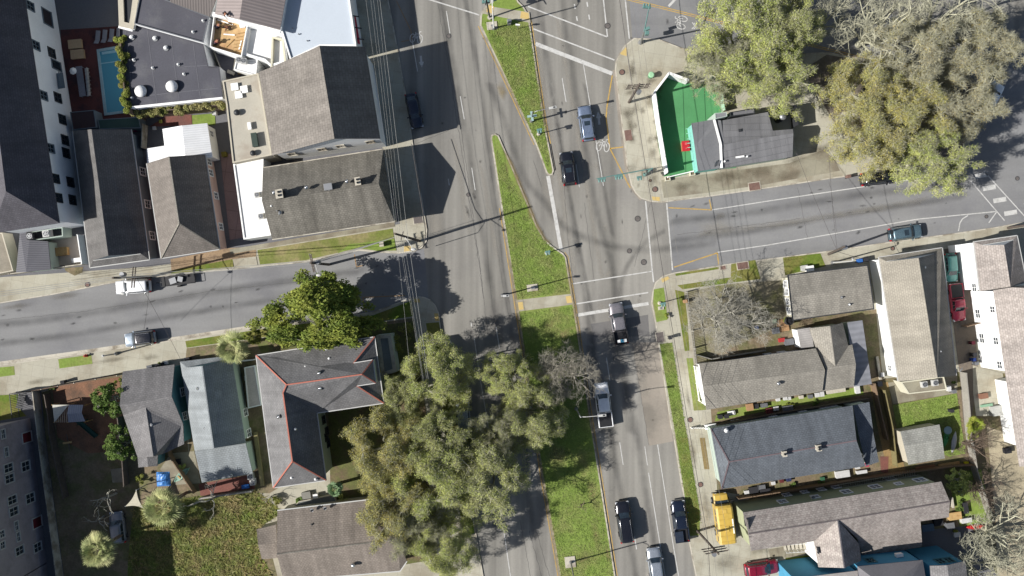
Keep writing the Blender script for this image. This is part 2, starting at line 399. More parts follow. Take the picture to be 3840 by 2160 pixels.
def window(h, px, py, w=0.9, ht=1.4, mat=None, name='window', gl=None, bars=True, slat=False):
    r = hit(h, px, py)
    if r is None: print('NO WALL', h.o.name, px, py); return
    s, u, z, a, b = r; L = math.hypot(b[0] - a[0], b[1] - a[1]); tx, ty = (b[0] - a[0]) / L, (b[1] - a[1]) / L
    cx, cy = a[0] + tx * L * u, a[1] + ty * L * u; nx, ny = ty, -tx
    if nx * -cx + ny * -cy < 0: nx, ny = -nx, -ny
    z = max(z, ht / 2 + 0.3)
    def q(mb, t0, t1, z0, z1, d0, d1):
        p = [(cx + tx * t + nx * d, cy + ty * t + ny * d, zz) for zz in (z0, z1) for t, d in ((t0, d0), (t1, d0), (t1, d1), (t0, d1))]
        n = len(mb.v); mb.v += p; mb.f += [(n, n + 3, n + 2, n + 1), (n + 4, n + 5, n + 6, n + 7)] + [(n + i, n + (i + 1) % 4, n + 4 + (i + 1) % 4, n + 4 + i) for i in range(4)]
    fr = MB(); e = 0.13
    q(fr, -w / 2 - e, w / 2 + e, z + ht / 2, z + ht / 2 + e, 0.0, 0.1); q(fr, -w / 2 - e, w / 2 + e, z - ht / 2 - e, z - ht / 2, 0.0, 0.16)
    q(fr, -w / 2 - e, -w / 2, z - ht / 2, z + ht / 2, 0.0, 0.1); q(fr, w / 2, w / 2 + e, z - ht / 2, z + ht / 2, 0.0, 0.1)
    if bars: q(fr, -0.03, 0.03, z - ht / 2, z + ht / 2, 0.03, 0.07); q(fr, -w / 2, w / 2, z - 0.03, z + 0.03, 0.03, 0.07)
    o = obj(fr, name, mat or m_white, h.o, True)
    g = MB(); q(g, -w / 2, w / 2, z - ht / 2, z + ht / 2, 0.0, 0.03); obj(g, 'pane', gl or m_glass, o, True)
    return o
# ---------------------------------------------------------------- roof furniture and small things
def pipe_vent(px, py, z, label, h=0.5, r=0.09, m=None):
    x, y, z = P(px, py, z); t = T('roof_vent', label, 'vent', (x, y, z - 0.12))
    obj(MB().cyl(0, 0, 0, r, h, 10), 'pipe', m or m_white, t); obj(MB().ring(0, 0, 0.02, r, r * 2.4, 0.06, 12), 'flashing', m_steel, t); obj(MB().cyl(0, 0, h, r * 1.5, 0.08, 10, r * 0.6), 'cap', m or m_white, t); return t
def turbine(px, py, z, label, r=0.28, m=None):
    x, y, z = P(px, py, z); t = T('turbine_vent', label, 'vent', (x, y, z - 0.15)); m = m or m_chrome
    obj(MB().cyl(0, 0, 0, r * 0.75, 0.3, 14), 'base', m_steel, t); obj(MB().ball(0, 0, 0.42, r, r, r * 0.8, 16, 6), 'head', m, t, smooth=True)
    mb = MB()
    for i in range(12):
        a = i * math.pi / 6; mb.beam((r * math.cos(a), r * math.sin(a), 0.28), (r * 0.4 * math.cos(a), r * 0.4 * math.sin(a), 0.66), 0.03, 0.06)
    obj(mb, 'vane', m_steel, t); return t
def chimney(px, py, z, label, w=0.7, d=0.9, h=1.3, m=None, rz=0.15, pots=2):
    x, y, z = P(px, py, z); t = T('chimney', label, 'chimney', (x, y, z - 0.5), rz); m = m or M('chimney brick', A(130, 105, 92), v=0.2, f=0.2)
    obj(MB().box(0, 0, 0, w, d, h + 0.5), 'stack', m, t); obj(MB().box(0, 0, h + 0.5, w + 0.16, d + 0.16, 0.12), 'cap', m_kerb, t)
    for i in range(pots): obj(MB().ring(0, (i - (pots - 1) / 2) * d * 0.45, h + 0.62, 0.09, 0.15, 0.22, 10), 'flue', m_dark, t)
    return t
def dish(px, py, z, label, r=0.4, az=2.6, m=None):
    x, y, z = P(px, py, z); t = T('satellite_dish', label, 'satellite dish', (x, y, z), az); m = m or m_gut
    mb = MB(); k = 16; R0 = []
    for j in range(5):
        rr = r * (1 - j / 5.0) + 0.001; R0.append([(0.1 - 0.25 * (rr / r) ** 2 * -0.6 + rr * math.cos(2 * math.pi * i / k) * 0.5, rr * math.sin(2 * math.pi * i / k), 0.65 + rr * math.cos(2 * math.pi * i / k) * 0.85) for i in range(k)])
    mb.loft(R0, False); mb.f.append(tuple(len(mb.v) - k + i for i in range(k))); obj(mb, 'reflector', m, t, smooth=True)
    obj(MB().tube((0, 0, 0), (0.08, 0, 0.6), 0.03), 'mast', m_steel, t); obj(MB().tube((0.1, 0, 0.3), (0.75, 0, 0.75), 0.02).box(0.75, 0, 0.7, 0.12, 0.1, 0.14), 'feed_arm', m_steel, t); return t
def ac_unit(px, py, z, label, s=0.85, h=0.8, rz=0.15, m=None, group=None):
    x, y, z = P(px, py, z); t = T('air_conditioner', label, 'air conditioner', (x, y, z), rz, group)
    obj(MB().box(0, 0, 0.05, s, s, h), 'cabinet', m or m_gut, t, bevel=0.03); obj(MB().ring(0, 0, h + 0.05, s * 0.33, s * 0.41, 0.05, 20), 'fan_ring', m_steel, t)
    obj(MB().cyl(0, 0, h + 0.04, s * 0.33, 0.02, 18), 'fan_well', m_dark, t); f = MB()
    for i in range(5):
        a = i * 1.2566; f.beam((0, 0, h + 0.08), (s * 0.3 * math.cos(a), s * 0.3 * math.sin(a), h + 0.08), s * 0.14, 0.02)
    f.cyl(0, 0, h + 0.06, s * 0.08, 0.05, 8); obj(f, 'fan', m_steel, t); return t
def bin_(px, py, label, m, rz=0.1, z=0.14, group=None, lid=None, w=0.6, name='wheeled_bin'):
    x, y, _ = P(px, py, 0.8); t = T(name, label, 'bin', (x, y, z), rz, group)
    R = [[(-w * .38, -w * .38, .08), (w * .42, -w * .38, .08), (w * .42, w * .38, .08), (-w * .38, w * .38, .08)], [(-w * .5, -w * .48, 1.0), (w * .6, -w * .48, 1.0), (w * .6, w * .48, 1.0), (-w * .5, w * .48, 1.0)]]
    obj(MB().loft(R), 'body', m, t, bevel=0.03); obj(MB().box(0.03, 0, 1.005, w * 1.15, w * 1.05, 0.06).box(-w * .55, 0, 1.0, .06, w * .7, .05), 'lid', lid or m, t, bevel=0.02)
    for s in (-1, 1): obj(MB().tube((w * -.34, s * w * .36, .12), (w * -.34, s * w * .46, .12), .12, .12, 12), 'wheel', m_tyre, t)
    return t
def barrel(px, py, label, m, z=0.14, r=0.3, h=0.9, top=None):
    x, y, _ = P(px, py, h); t = T('barrel', label, 'barrel', (x, y, z)); obj(MB().ring(0, 0, 0, r * .9, r, h, 18), 'drum', m, t); obj(MB().cyl(0, 0, h * .8, r * .9, .02, 16), 'inside', top or m_blk, t)
    obj(MB().ring(0, 0, h, r * .92, r * 1.06, .04, 18), 'rim', m, t); return t
def crate(px, py, label, m, sx, sy, sz, rz=0.15, z=0.14, name='storage_box', cat='box', lid=None, group=None):
    x, y, _ = P(px, py, z + sz); t = T(name, label, cat, (x, y, z), rz, group); obj(MB().box(0, 0, 0, sx, sy, sz), 'body', m, t, bevel=0.02)
    l = MB().box(0, 0, sz + 0.002, sx + .06, sy + .06, .06).box(0, sy / 2 + .02, sz * .4, sx * .25, .04, .08).box(0, -sy / 2 - .02, sz * .4, sx * .25, .04, .08)
    obj(l, 'lid', lid or m, t, bevel=0.01); return t
def chair(px, py, label, m, rz=0.0, z=0.14, group=None, s=1.0):
    x, y, _ = P(px, py, z + .5); t = T('patio_chair', label, 'chair', (x, y, z), rz, group)
    obj(MB().box(0, 0, .42 * s, .5 * s, .5 * s, .05), 'seat', m, t, bevel=0.01); b = MB()
    for i in range(4): b.box(-.24 * s, (-.18 + i * .12) * s, .47 * s, .03, .07, .45 * s)
    b.box(-.24 * s, 0, .9 * s, .04, .5 * s, .06); obj(b, 'backrest', m, t)
    for a in (-1, 1):
        for c in (-1, 1): obj(MB().tube((.22 * a * s, .22 * c * s, 0), (.22 * a * s, .22 * c * s, .42 * s), .02, .02, 6), 'leg', m, t)
    return t
def table(px, py, label, m, sx, sy, rz=0.0, z=0.14, h=.72):
    x, y, _ = P(px, py, z + h); t = T('patio_table', label, 'table', (x, y, z), rz); tb = MB(); n = max(2, int(sy / .16))
    for i in range(n): tb.box(0, (i + .5) * sy / n - sy / 2, h, sx, sy / n - .015, .04)
    obj(tb, 'tabletop', m, t)
    for a in (-1, 1):
        for c in (-1, 1): obj(MB().box((sx / 2 - .1) * a, (sy / 2 - .1) * c, 0, .07, .07, h), 'leg', m, t)
    return t
def lounger(px, py, label, m, rz=0.0, z=0.14, group=None):
    x, y, _ = P(px, py, z + .4); t = T('sun_lounger', label, 'sun lounger', (x, y, z), rz, group)
    obj(MB().box(.3, 0, .32, 1.3, .62, .08), 'seat', m, t, bevel=.02); obj(MB().beam((-.35, 0, .36), (-.95, 0, .75), .62, .07), 'backrest', m, t)
    for a in (-.8, .8):
        for c in (-.25, .25): obj(MB().box(a, c, 0, .05, .05, .33), 'leg', m_dark, t)
    return t
def fence(pts, h, label, m, name='fence', step=2.4, z=0.13, board=0.06, mpost=None, gaps=False, cat='fence', group=None):
    W = [P(x, y, 0) for x, y in pts]; c = W[len(W) // 2]; t = T(name, label, cat, (c[0], c[1], z), 0, group); pn = MB()
    for a, b in zip(W, W[1:]):
        L = math.hypot(b[0] - a[0], b[1] - a[1]); n = max(1, round(L / step))
        if gaps:
            k = max(2, int(L / .22))
            for i in range(k):
                u = (i + .5) / k; pn.box(a[0] + (b[0] - a[0]) * u, a[1] + (b[1] - a[1]) * u, z + .08, .05, .05, h - .1)
            for zz in (.25, h - .12): pn.beam((a[0], a[1], z + zz), (b[0], b[1], z + zz), .05, .07)
        else: pn.beam((a[0], a[1], z + h / 2 + .03), (b[0], b[1], z + h / 2 + .03), board, h - .04); pn.beam((a[0], a[1], z + h), (b[0], b[1], z + h), board + .07, .05)
        for i in range(n + 1):
            u = i / n
            if i or a is W[0]: obj(MB().box(a[0] + (b[0] - a[0]) * u, a[1] + (b[1] - a[1]) * u, z, .12, .12, h + .1, math.atan2(b[1] - a[1], b[0] - a[0])), 'post', mpost or m, t, True)
    obj(pn, 'panel', m, t, True); return t
def slab(name, pts, z, m, kind='structure', label=None, z0=None):
    W = [P(x, y, z)[:2] for x, y in pts]; mb = MB()
    if z0 is None:
        if area(W) < 0: W = W[::-1]
        mb.quad(*[(x, y, z) for x, y in W])
    else: mb.prism(W, z0, z)
    o = obj(mb, name, m)
    if kind: o['kind'] = kind
    if label: o['label'] = label
    return o

# ---------------------------------------------------------------- vehicles (local +x is the front)
KIND = {
 # L, W, H, hood z, belt z, cabin base x0..x1, roof x0..x1, wheel x
 'suv': (4.8, 1.95, 1.75, 1.08, 1.12, -2.25, 1.15, -2.0, .35, 1.45),
 'big_suv': (5.5, 2.05, 1.92, 1.2, 1.25, -2.6, 1.35, -2.4, .55, 1.65),
 'sedan': (4.7, 1.82, 1.45, .92, .95, -1.95, 1.15, -1.05, .3, 1.4),
 'hatch': (4.0, 1.72, 1.48, .92, .98, -1.85, 1.1, -1.5, .3, 1.25),
 'pickup': (5.8, 2.03, 1.9, 1.18, 1.2, -.95, 1.5, -.75, .75, 1.8),
 'pickup_s': (5.2, 1.85, 1.6, 1.02, 1.05, -.55, 1.25, -.35, .5, 1.55),
}
def vehicle(name, cat, px, py, ang, kind, pm, label, bed=None, sunroof=None, rails=False, ribs=False, bar=False, roofm=None, zc=0.9, L=None):
    l, w, h, hz, bz, cx0, cx1, rx0, rx1, wx = KIND[kind]
    if L: k = L / l; l *= k; cx0 *= k; cx1 *= k; rx0 *= k; rx1 *= k; wx *= k
    x, y, _ = P(px, py, zc); t = T(name, label, cat, (x, y, 0.012), math.radians(ang)); hw = w / 2
    truck = kind.startswith('pickup'); st = []
    xs = [-l / 2, -l / 2 + .06, -l / 2 + .25, -l / 2 + .6, cx0, 0, cx1, (cx1 + l / 2) * .5 + .2, l / 2 - .45, l / 2 - .18, l / 2 - .04, l / 2]
    if truck: xs[4] = cx0 - .06
    for i, xx in enumerate(sorted(set(xs))):
        t_ = abs(xx) / (l / 2); f = (1 - .34 * t_ ** 12) * (1 - .05 * t_ ** 3)
        top = bz if xx < cx1 - .1 else bz - (bz - hz * .93) * ((xx - cx1) / (l / 2 - cx1)) ** 1.5
        if truck and xx < cx0: top = .78
        if xx > l / 2 - .1 or xx < -l / 2 + .03: top -= .22
        zb = .26 + (.12 if t_ > .97 else 0); ww = hw * f
        st.append([(xx, -ww * .93, zb), (xx, -ww, zb + .22), (xx, -ww * .985, top - .16), (xx, -ww * .88, top - .02), (xx, -ww * .45, top + .03), (xx, 0, top + .04), (xx, ww * .45, top + .03), (xx, ww * .88, top - .02), (xx, ww * .985, top - .16), (xx, ww, zb + .22), (xx, ww * .93, zb)])
    obj(MB().loft(st), 'body', pm, t, smooth=True)
    # cabin
    b0, b1 = hw * .9, hw * .70; n = 6; zr = h - .02
    def rect(x0, x1, q, z, r=.22):
        return [(x0, -q * .8, z), (x0 + r * .25, -q, z), (x1 - r * .25, -q, z), (x1, -q * .8, z), (x1 + .05, 0, z), (x1, q * .8, z), (x1 - r * .25, q, z), (x0 + r * .25, q, z), (x0, q * .8, z), (x0 - .03, 0, z)]
    R = [rect(cx0, cx1, b0, bz - .05), rect(cx0 + (rx0 - cx0) * .8, cx1 + (rx1 - cx1) * .85, b1 + .05, zr - .09), rect(rx0, rx1, b1, zr - .02), rect(rx0 + .15, rx1 - .15, b1 - .15, zr + .02)]
    obj(MB().loft(R), 'cabin', roofm or pm, t, smooth=True)
    # glazing, slightly proud of the cabin shell
    def lerp(a, b, u): return tuple(a[i] + (b[i] - a[i]) * u for i in range(3))
    def pane(pts, nm, off):
        mb = MB(); mb.quad(*[tuple(p[i] + off[i] for i in range(3)) for p in pts]); obj(mb, nm, m_glass, t)
    z0, z1 = bz + .03, zr - .1; e = .03
    xf = lambda z: cx1 + (rx1 - cx1) * .85 * (z - bz + .05) / (zr - .09 - bz + .05); xb = lambda z: cx0 + (rx0 - cx0) * .8 * (z - bz + .05) / (zr - .04 - bz)
    q = lambda z: b0 + (b1 + .05 - b0) * (z - bz + .05) / (zr - .04 - bz)
    mb = MB()
    for s in (-1, 1): mb.quad((xf(z0) + e, s * q(z0) * .78, z0), (xf(z0) + .05 + e, 0, z0), (xf(z1) + .05 + e, 0, z1), (xf(z1) + e, s * q(z1) * .78, z1))
    obj(mb, 'windshield', m_glass, t)
    mb = MB()
    for s in (-1, 1): mb.quad((xb(z0) - e, s * q(z0) * .74, z0 + .04), (xb(z0) - .03 - e, 0, z0 + .04), (xb(z1) - .03 - e, 0, z1), (xb(z1) - e, s * q(z1) * .74, z1))
    obj(mb, 'rear_window', m_glass, t)
    for s in (-1, 1):
        a, b = xb(z0) + .25, xf(z0) - .25; c, d = xb(z1) + .22, xf(z1) - .1; m = (a + b) / 2; mb = MB()
        for u0, u1, v0, v1 in ((a, m - .04, c, m - .04), (m + .04, b, m + .04, d)): mb.quad((u0, s * (q(z0) + e), z0), (u1, s * (q(z0) + e), z0), (v1, s * (q(z1) + e), z1), (v0, s * (q(z1) + e), z1))
        obj(mb, 'side_window', m_glass, t)
        obj(MB().box(cx1 - .35, s * (hw + .1), bz - .08, .16, .24, .16), 'mirror', pm, t, bevel=.04)
        obj(MB().box(l / 2 - .2, s * hw * .74, hz - .38, .3, .34, .17), 'headlight', m_lens, t, bevel=.04)
        obj(MB().box(-l / 2 + .12, s * hw * .82, bz - .42 if not truck else .78, .2, .2, .34 if not truck else .3), 'taillight', m_red, t, bevel=.03)
        for xx in (-wx, wx):
            wh = obj(MB().tube((xx, s * (hw - .22), .34), (xx, s * (hw + .015), .34), .345, .345, 18), 'wheel', m_tyre, t)
            obj(MB().tube((xx, s * (hw - .1), .34), (xx, s * (hw + .03), .34), .2, .19, 12), 'rim', m_chrome, wh)
    for xx in (l / 2 - .03, -l / 2 + .03): obj(MB().box(xx, 0, .38, .1, w * .81, .2), 'bumper', m_blk if not truck else m_chrome, t, bevel=.04)
    obj(MB().box(l / 2 - .02, 0, hz - .4, .06, w * .45, .18), 'grille', m_blk, t, bevel=.02)
   
    if sunroof: obj(MB().box((rx0 + rx1) / 2 + (rx1 - rx0) * sunroof, 0, zr + .022, .62, b1 * 1.15, .025), 'sunroof', m_glass, t, bevel=.02)
    if rails:
        for s in (-1, 1): obj(MB().tube((rx0 + .15, s * (b1 - .04), zr + .06), (rx1 - .1, s * (b1 - .04), zr + .06), .025, .025, 6), 'roof_rail', m_chrome, t)
    if ribs:
        mb = MB()
        for i in range(6): mb.box((rx0 + rx1) / 2 - .25, (i - 2.5) * b1 * .27, zr + .018, (rx1 - rx0) * .62, .05, .022)
        obj(mb, 'roof_rib', pm, t)
    if truck:
        bx0, bx1 = -l / 2 + .02, cx0 - .08; bl = bx1 - bx0; cx = (bx0 + bx1) / 2
        sd = MB()
        for s in (-1, 1): sd.box(cx, s * (hw * .92), .55, bl, .13, bz - .53)
        sd.box(bx0 + .05, 0, .5, .09, w * .9, bz - .5).box(bx1, 0, .6, .06, w * .9, bz - .6); obj(sd, 'cargo_bed', pm if bed != 'open_black' else m_blk, t, bevel=.03)
        if bed in ('cover', 'cover_half'):
            obj(MB().box(cx, 0, bz - .03, bl - .16, w * .84, .05), 'bed_cover', m_blk, t, bevel=.02)
        else: obj(MB().box(cx, 0, .81, bl - .16, w * .8, .02), 'bed_liner', m_blk, t)
        if bed == 'ribbed':
            mb = MB()
            for i in range(11): mb.box(cx - .1, -hw * .1 + i * .095, bz - .1, bl * .8, .05, .07)
            obj(mb, 'bed_load', m_chrome, t)
    if bar:
        obj(MB().box((rx0 + rx1) / 2 + .2, 0, zr + .05, .1, b1 * 2, .05).box((rx0 + rx1) / 2 - .7, 0, zr + .05, .1, b1 * 2, .05), 'roof_rack', m_dark, t)
    return t

# ---------------------------------------------------------------- plants
def npmesh(name, V, F, m):
    me = bpy.data.meshes.new(name); k = F.shape[1]
    me.vertices.add(len(V)); me.vertices.foreach_set('co', V.astype(np.float32).ravel())
    me.loops.add(F.size); me.loops.foreach_set('vertex_index', F.astype(np.int32).ravel())
    me.polygons.add(len(F)); me.polygons.foreach_set('loop_start', np.arange(0, F.size, k, dtype=np.int32)); me.polygons.foreach_set('loop_total', np.full(len(F), k, dtype=np.int32))
    me.update(calc_edges=True); me.materials.append(m); return me
def part(name, me, parent):
    o = bpy.data.objects.new(name, me); C.objects.link(o); o.parent = parent; return o
def tubes(segs, k=4):
    """segs: rows of p0(3) p1(3) r0 r1"""
    s = np.array(segs, float); a, b, r0, r1 = s[:, :3], s[:, 3:6], s[:, 6], s[:, 7]
    d = b - a; L = np.linalg.norm(d, axis=1, keepdims=True); d = d / np.maximum(L, 1e-6)
    up = np.where(np.abs(d[:, 2:3]) < .9, np.array([[0, 0, 1.0]]), np.array([[1.0, 0, 0]])); u = np.cross(d, up); u /= np.maximum(np.linalg.norm(u, axis=1, keepdims=True), 1e-6); w = np.cross(d, u)
    V = np.zeros((len(s), 2 * k, 3))
    for i in range(k):
        t = 2 * math.pi * i / k; o = u * math.cos(t) + w * math.sin(t)
        V[:, i] = a + o * r0[:, None]; V[:, k + i] = b + o * r1[:, None]
    F = np.array([[i, (i + 1) % k, k + (i + 1) % k, k + i] for i in range(k)])
    FF = (np.arange(len(s))[:, None, None] * 2 * k + F[None]).reshape(-1, 4)
    return V.reshape(-1, 3), FF
def leaves(rng, centres, n, spread, size, asp=0.5, flat=0.5, zsq=0.7):
    c = np.repeat(np.array(centres), n, axis=0); N = len(c)
    off = rng.normal(size=(N, 3)); off /= np.linalg.norm(off, axis=1, keepdims=True); off *= (rng.random((N, 1)) ** .45) * spread; off[:, 2] *= zsq
    p = c + off; nrm = rng.normal(size=(N, 3)); nrm[:, 2] = np.abs(nrm[:, 2]) + flat * 1.5; nrm += off * .6 / spread; nrm /= np.linalg.norm(nrm, axis=1, keepdims=True)
    r = rng.normal(size=(N, 3)) + off / spread * 1.2; u = r - (r * nrm).sum(1, keepdims=True) * nrm; u /= np.maximum(np.linalg.norm(u, axis=1, keepdims=True), 1e-6); w = np.cross(nrm, u)
    s = size * (0.6 + .8 * rng.random((N, 1))); u = u * s * .5; w = w * s * .5 * asp
    V = np.stack([p - u, p - w * 1.0, p + u, p + w * 1.0], 1).reshape(-1, 3); F = np.arange(N * 4).reshape(-1, 4)
    return V, F
def skeleton(rng, Ht, R, trunk, nmain, kids, depth, wig=0.25, up=0.08, r0=0.28, el=(15, 55), taper=0.62, rmin=0.012):
    segs = [[], []]; tips = []; mids = []
    def grow(p, d, L, r, lev):
        n = 4 if lev < 2 else 3; pts = [p]; rr = r
        for i in range(n):
            d = d + rng.normal(size=3) * wig + np.array((0, 0, up)); d /= np.linalg.norm(d); q = p + d * L / n
            if q[2] > Ht: q[2] = Ht - rng.random() * .3
            r2 = max(rmin, rr * (taper ** (1 / n) if lev else .85)); segs[1].append((*p, *q, rr, r2)); p = q; rr = r2; pts.append(q)
            if lev < depth and (i > 0 or lev > 0):
                kk = kids[lev]; c = int(kk / n) + (1 if rng.random() < (kk / n) % 1 else 0)
                for _ in range(c):
                    a = rng.normal(size=3); a -= a @ d * d; a /= np.linalg.norm(a); th = math.radians(rng.uniform(30, 65)); dd = d * math.cos(th) + a * math.sin(th)
                    if dd[2] < -.15: dd[2] *= .3
                    dd /= np.linalg.norm(dd); grow(p, dd, L * rng.uniform(.5, .75) * (1 - .25 * i / n), rr * .68, lev + 1)
        if lev >= depth - 1: tips.append(p)
        if lev == depth: mids.append(pts[len(pts) // 2])
    base = np.zeros(3); top = np.array((rng.normal() * .15, rng.normal() * .15, trunk)); segs[0].append((*base, *(top * .5), r0 * 1.25, r0)); segs[0].append((*(top * .5), *top, r0, r0 * .85))
    for i in range(nmain):
        az = 2 * math.pi * (i + rng.uniform(-.3, .3)) / nmain; e = math.radians(rng.uniform(*el)); d = np.array((math.cos(az) * math.cos(e), math.sin(az) * math.cos(e), math.sin(e)))
        grow(top - np.array((0, 0, rng.random() * .5)), d, R * rng.uniform(.75, 1.0) / max(.6, math.cos(e)) * .78, r0 * .6, 0)
    return segs, np.array(tips), np.array(mids)
bark_pale = M('pale lichen bark', A(206, 204, 178), v=0.2, vs=1.5, f=0.2, fs=8)
bark_grey = M('grey bark', A(194, 190, 176), v=0.2, vs=1.5, f=0.2, fs=8)
bark_twig = M('grey brown twigs', A(186, 180, 164), v=0.2, vs=1.5, f=0.2, fs=8)
bark_brown = M('brown bark', A(128, 112, 98), v=0.2, vs=1.5, f=0.2, fs=8)
PROTO = {}
def gapnoise(p, s):
    q = p * s; return np.sin(q[:, 0] + 1.7 * np.sin(q[:, 1] * .8)) + np.sin(q[:, 1] * 1.1 + 1.3 * np.sin(q[:, 2])) + np.sin(q[:, 2] * 1.3 + 1.9 * np.sin(q[:, 0] * .7))
def make_tree(key, seed, Ht, R, trunk, nmain, kids, depth, leaf=None, nleaf=0, spread=.9, size=.26, bark=None, twigs=0, tw_r=.018, asp=.45, fill=0, fillR=1.0, gap=-.6, **kw):
    rng = np.random.default_rng(seed); segs, tips, mids = skeleton(rng, Ht, R, trunk, nmain, kids, depth, **kw); bark = bark or bark_pale; D = {}
    V, F = tubes(segs[0], 10); D['trunk'] = npmesh('trunk', V, F, bark)
    sg = list(segs[1])
    cen = np.concatenate([tips, mids]) if len(mids) else tips
    if fill:
        Rm = np.percentile(np.hypot(cen[:, 0], cen[:, 1]), 92) * fillR; n = fill * 3; az = rng.random(n) * 6.283; lob = 1 + .1 * np.sin(3 * az + seed) + .08 * np.sin(5 * az + 2 * seed) + .05 * np.sin(9 * az + seed * 3)
        rr = np.sqrt(rng.random(n)) * Rm * lob; q = np.clip(rr / (Rm * lob), 0, 1); dome = Ht * (.42 + .5 * np.sqrt(np.maximum(0, 1 - q ** 2.4))); zz = dome - np.abs(rng.normal(size=n)) * Ht * .07; gn = gapnoise(np.stack([rr * np.cos(az), rr * np.sin(az), zz * .6], 1), .95); zz += np.clip(gn, -2, 2) * Ht * .07
        p = np.stack([rr * np.cos(az), rr * np.sin(az), zz], 1); p = p[(gn + .55 * gapnoise(p, 2.1)) > gap][:fill]; nb = np.array([s_[3:6] for s_ in segs[1]]); add = []
        for c in p:
            dd = ((nb - c) ** 2).sum(1) + np.maximum(0, nb[:, 2] - c[2]) * 3; j = int(dd.argmin()); m_ = (nb[j] + c) / 2 + rng.normal(size=3) * .12; add += [(*nb[j], *m_, .035, .026), (*m_, *c, .026, .014)]
        sg += add; cen = np.concatenate([cen, p])
    if twigs:
        c = np.repeat(cen, twigs, axis=0); d = rng.normal(size=c.shape); d[:, 2] = np.abs(d[:, 2]) * .8; d /= np.linalg.norm(d, axis=1, keepdims=True); L = spread * rng.uniform(.6, 1.3, (len(c), 1)); e = c + d * L
        sg += [(*a, *b, tw_r, tw_r * .6) for a, b in zip(c, e)]
    V, F = tubes(sg, 4); D['limb'] = npmesh('limb', V, F, bark)
    if leaf:
        V, F = leaves(rng, cen, nleaf, spread, size, asp); D['crown'] = npmesh('crown', V, F, leaf)
    D['info'] = (len(cen), len(sg)); PROTO[key] = D; return D
def tree(key, name, label, px, py, rpx, ht=None, rot=0.0, leafm=None, bark=None, group=None, zc=.72, cat='tree', base=None, sy=1.0):
    """place a prototype so that its crown centre falls on a point and its crown has the given radius"""
    D = PROTO[key]; Ht, R = D['size']; ht = ht or Ht; x, y, _ = P(px, py, ht * zc)
    if base: x, y, _ = P(*base, 0)
    t = T(name, label, cat, (x, y, .1), rot, group); s = rpx / S * (1 - ht * zc / H) / R; t.scale = (s, s * sy, ht / Ht)
    for k in ('trunk', 'limb', 'crown'):
        if k in D:
            o = part(k, D[k], t)
            ov = leafm if k == 'crown' else bark
            if ov: o.material_slots[0].link = 'OBJECT'; o.material_slots[0].material = ov
    return t
def bush(name, label, px, py, r, h, leaf, n=900, size=.16, z=.13, cat='shrub', seed=1, sy=None, rot=0, group=None):
    rng = np.random.default_rng(seed); x, y, _ = P(px, py, h * .6); t = T(name, label, cat, (x, y, z), rot, group)
    k = max(4, int(r * 9)); cs = np.stack([rng.normal(size=k) * r * .42, rng.normal(size=k) * (sy or r) * .42, h * (.35 + .45 * rng.random(k))], 1)
    V, F = leaves(rng, cs, n // k, min(r, h) * .42, size, .5); part('crown', npmesh('crown', V, F, leaf), t)
    sg = [(0, 0, 0, *c, .03, .012) for c in cs]; V, F = tubes(sg, 4); part('stem', npmesh('stem', V, F, bark_brown), t); return t
def palm(name, label, px, py, rpx, ht, leaf, seed=1, n=34, base=None):
    rng = np.random.default_rng(seed); x, y, _ = P(px, py, ht); R = rpx / S * (1 - ht / H)
    t = T(name, label, 'palm', (x, y, .1)); mb = MB(); z = 0
    while z < ht - .3: mb.tube((0, 0, z), (0, 0, z + .35), .24, .2, 10); z += .33
    obj(mb, 'trunk', bark_brown, t); V = []; F = []
    for i in range(n):
        az = rng.random() * 6.283; e = math.radians(rng.uniform(-25, 70)); Lp = R * rng.uniform(.35, .55); d = np.array((math.cos(az) * math.cos(e), math.sin(az) * math.cos(e), math.sin(e)))
        p0 = np.array((0, 0, ht - .2)); p1 = p0 + d * Lp; side = np.array((-math.sin(az), math.cos(az), 0)); b = len(V)
        V += [p0 - side * .02, p0 + side * .02, p1 + side * .02, p1 - side * .02]; F.append((b, b + 1, b + 2, b + 3))
        for j in range(13):
            th = math.radians((j - 6) * 13); dd = d * math.cos(th) + side * math.sin(th); Ll = R * .52 * (1 - .25 * abs(j - 6) / 6) * rng.uniform(.85, 1.1); nn = np.cross(dd, side * math.cos(th) - d * math.sin(th)); sw = (side * math.cos(th) - d * math.sin(th)) * .06
            m = p1 + dd * Ll * .6; e2 = p1 + dd * Ll + np.array((0, 0, -.22 * Ll)); b = len(V); V += [p1, m - sw, e2, m + sw]; F.append((b, b + 1, b + 2, b + 3))
    part('crown', npmesh('crown', np.array(V), np.array(F), leaf), t); return t

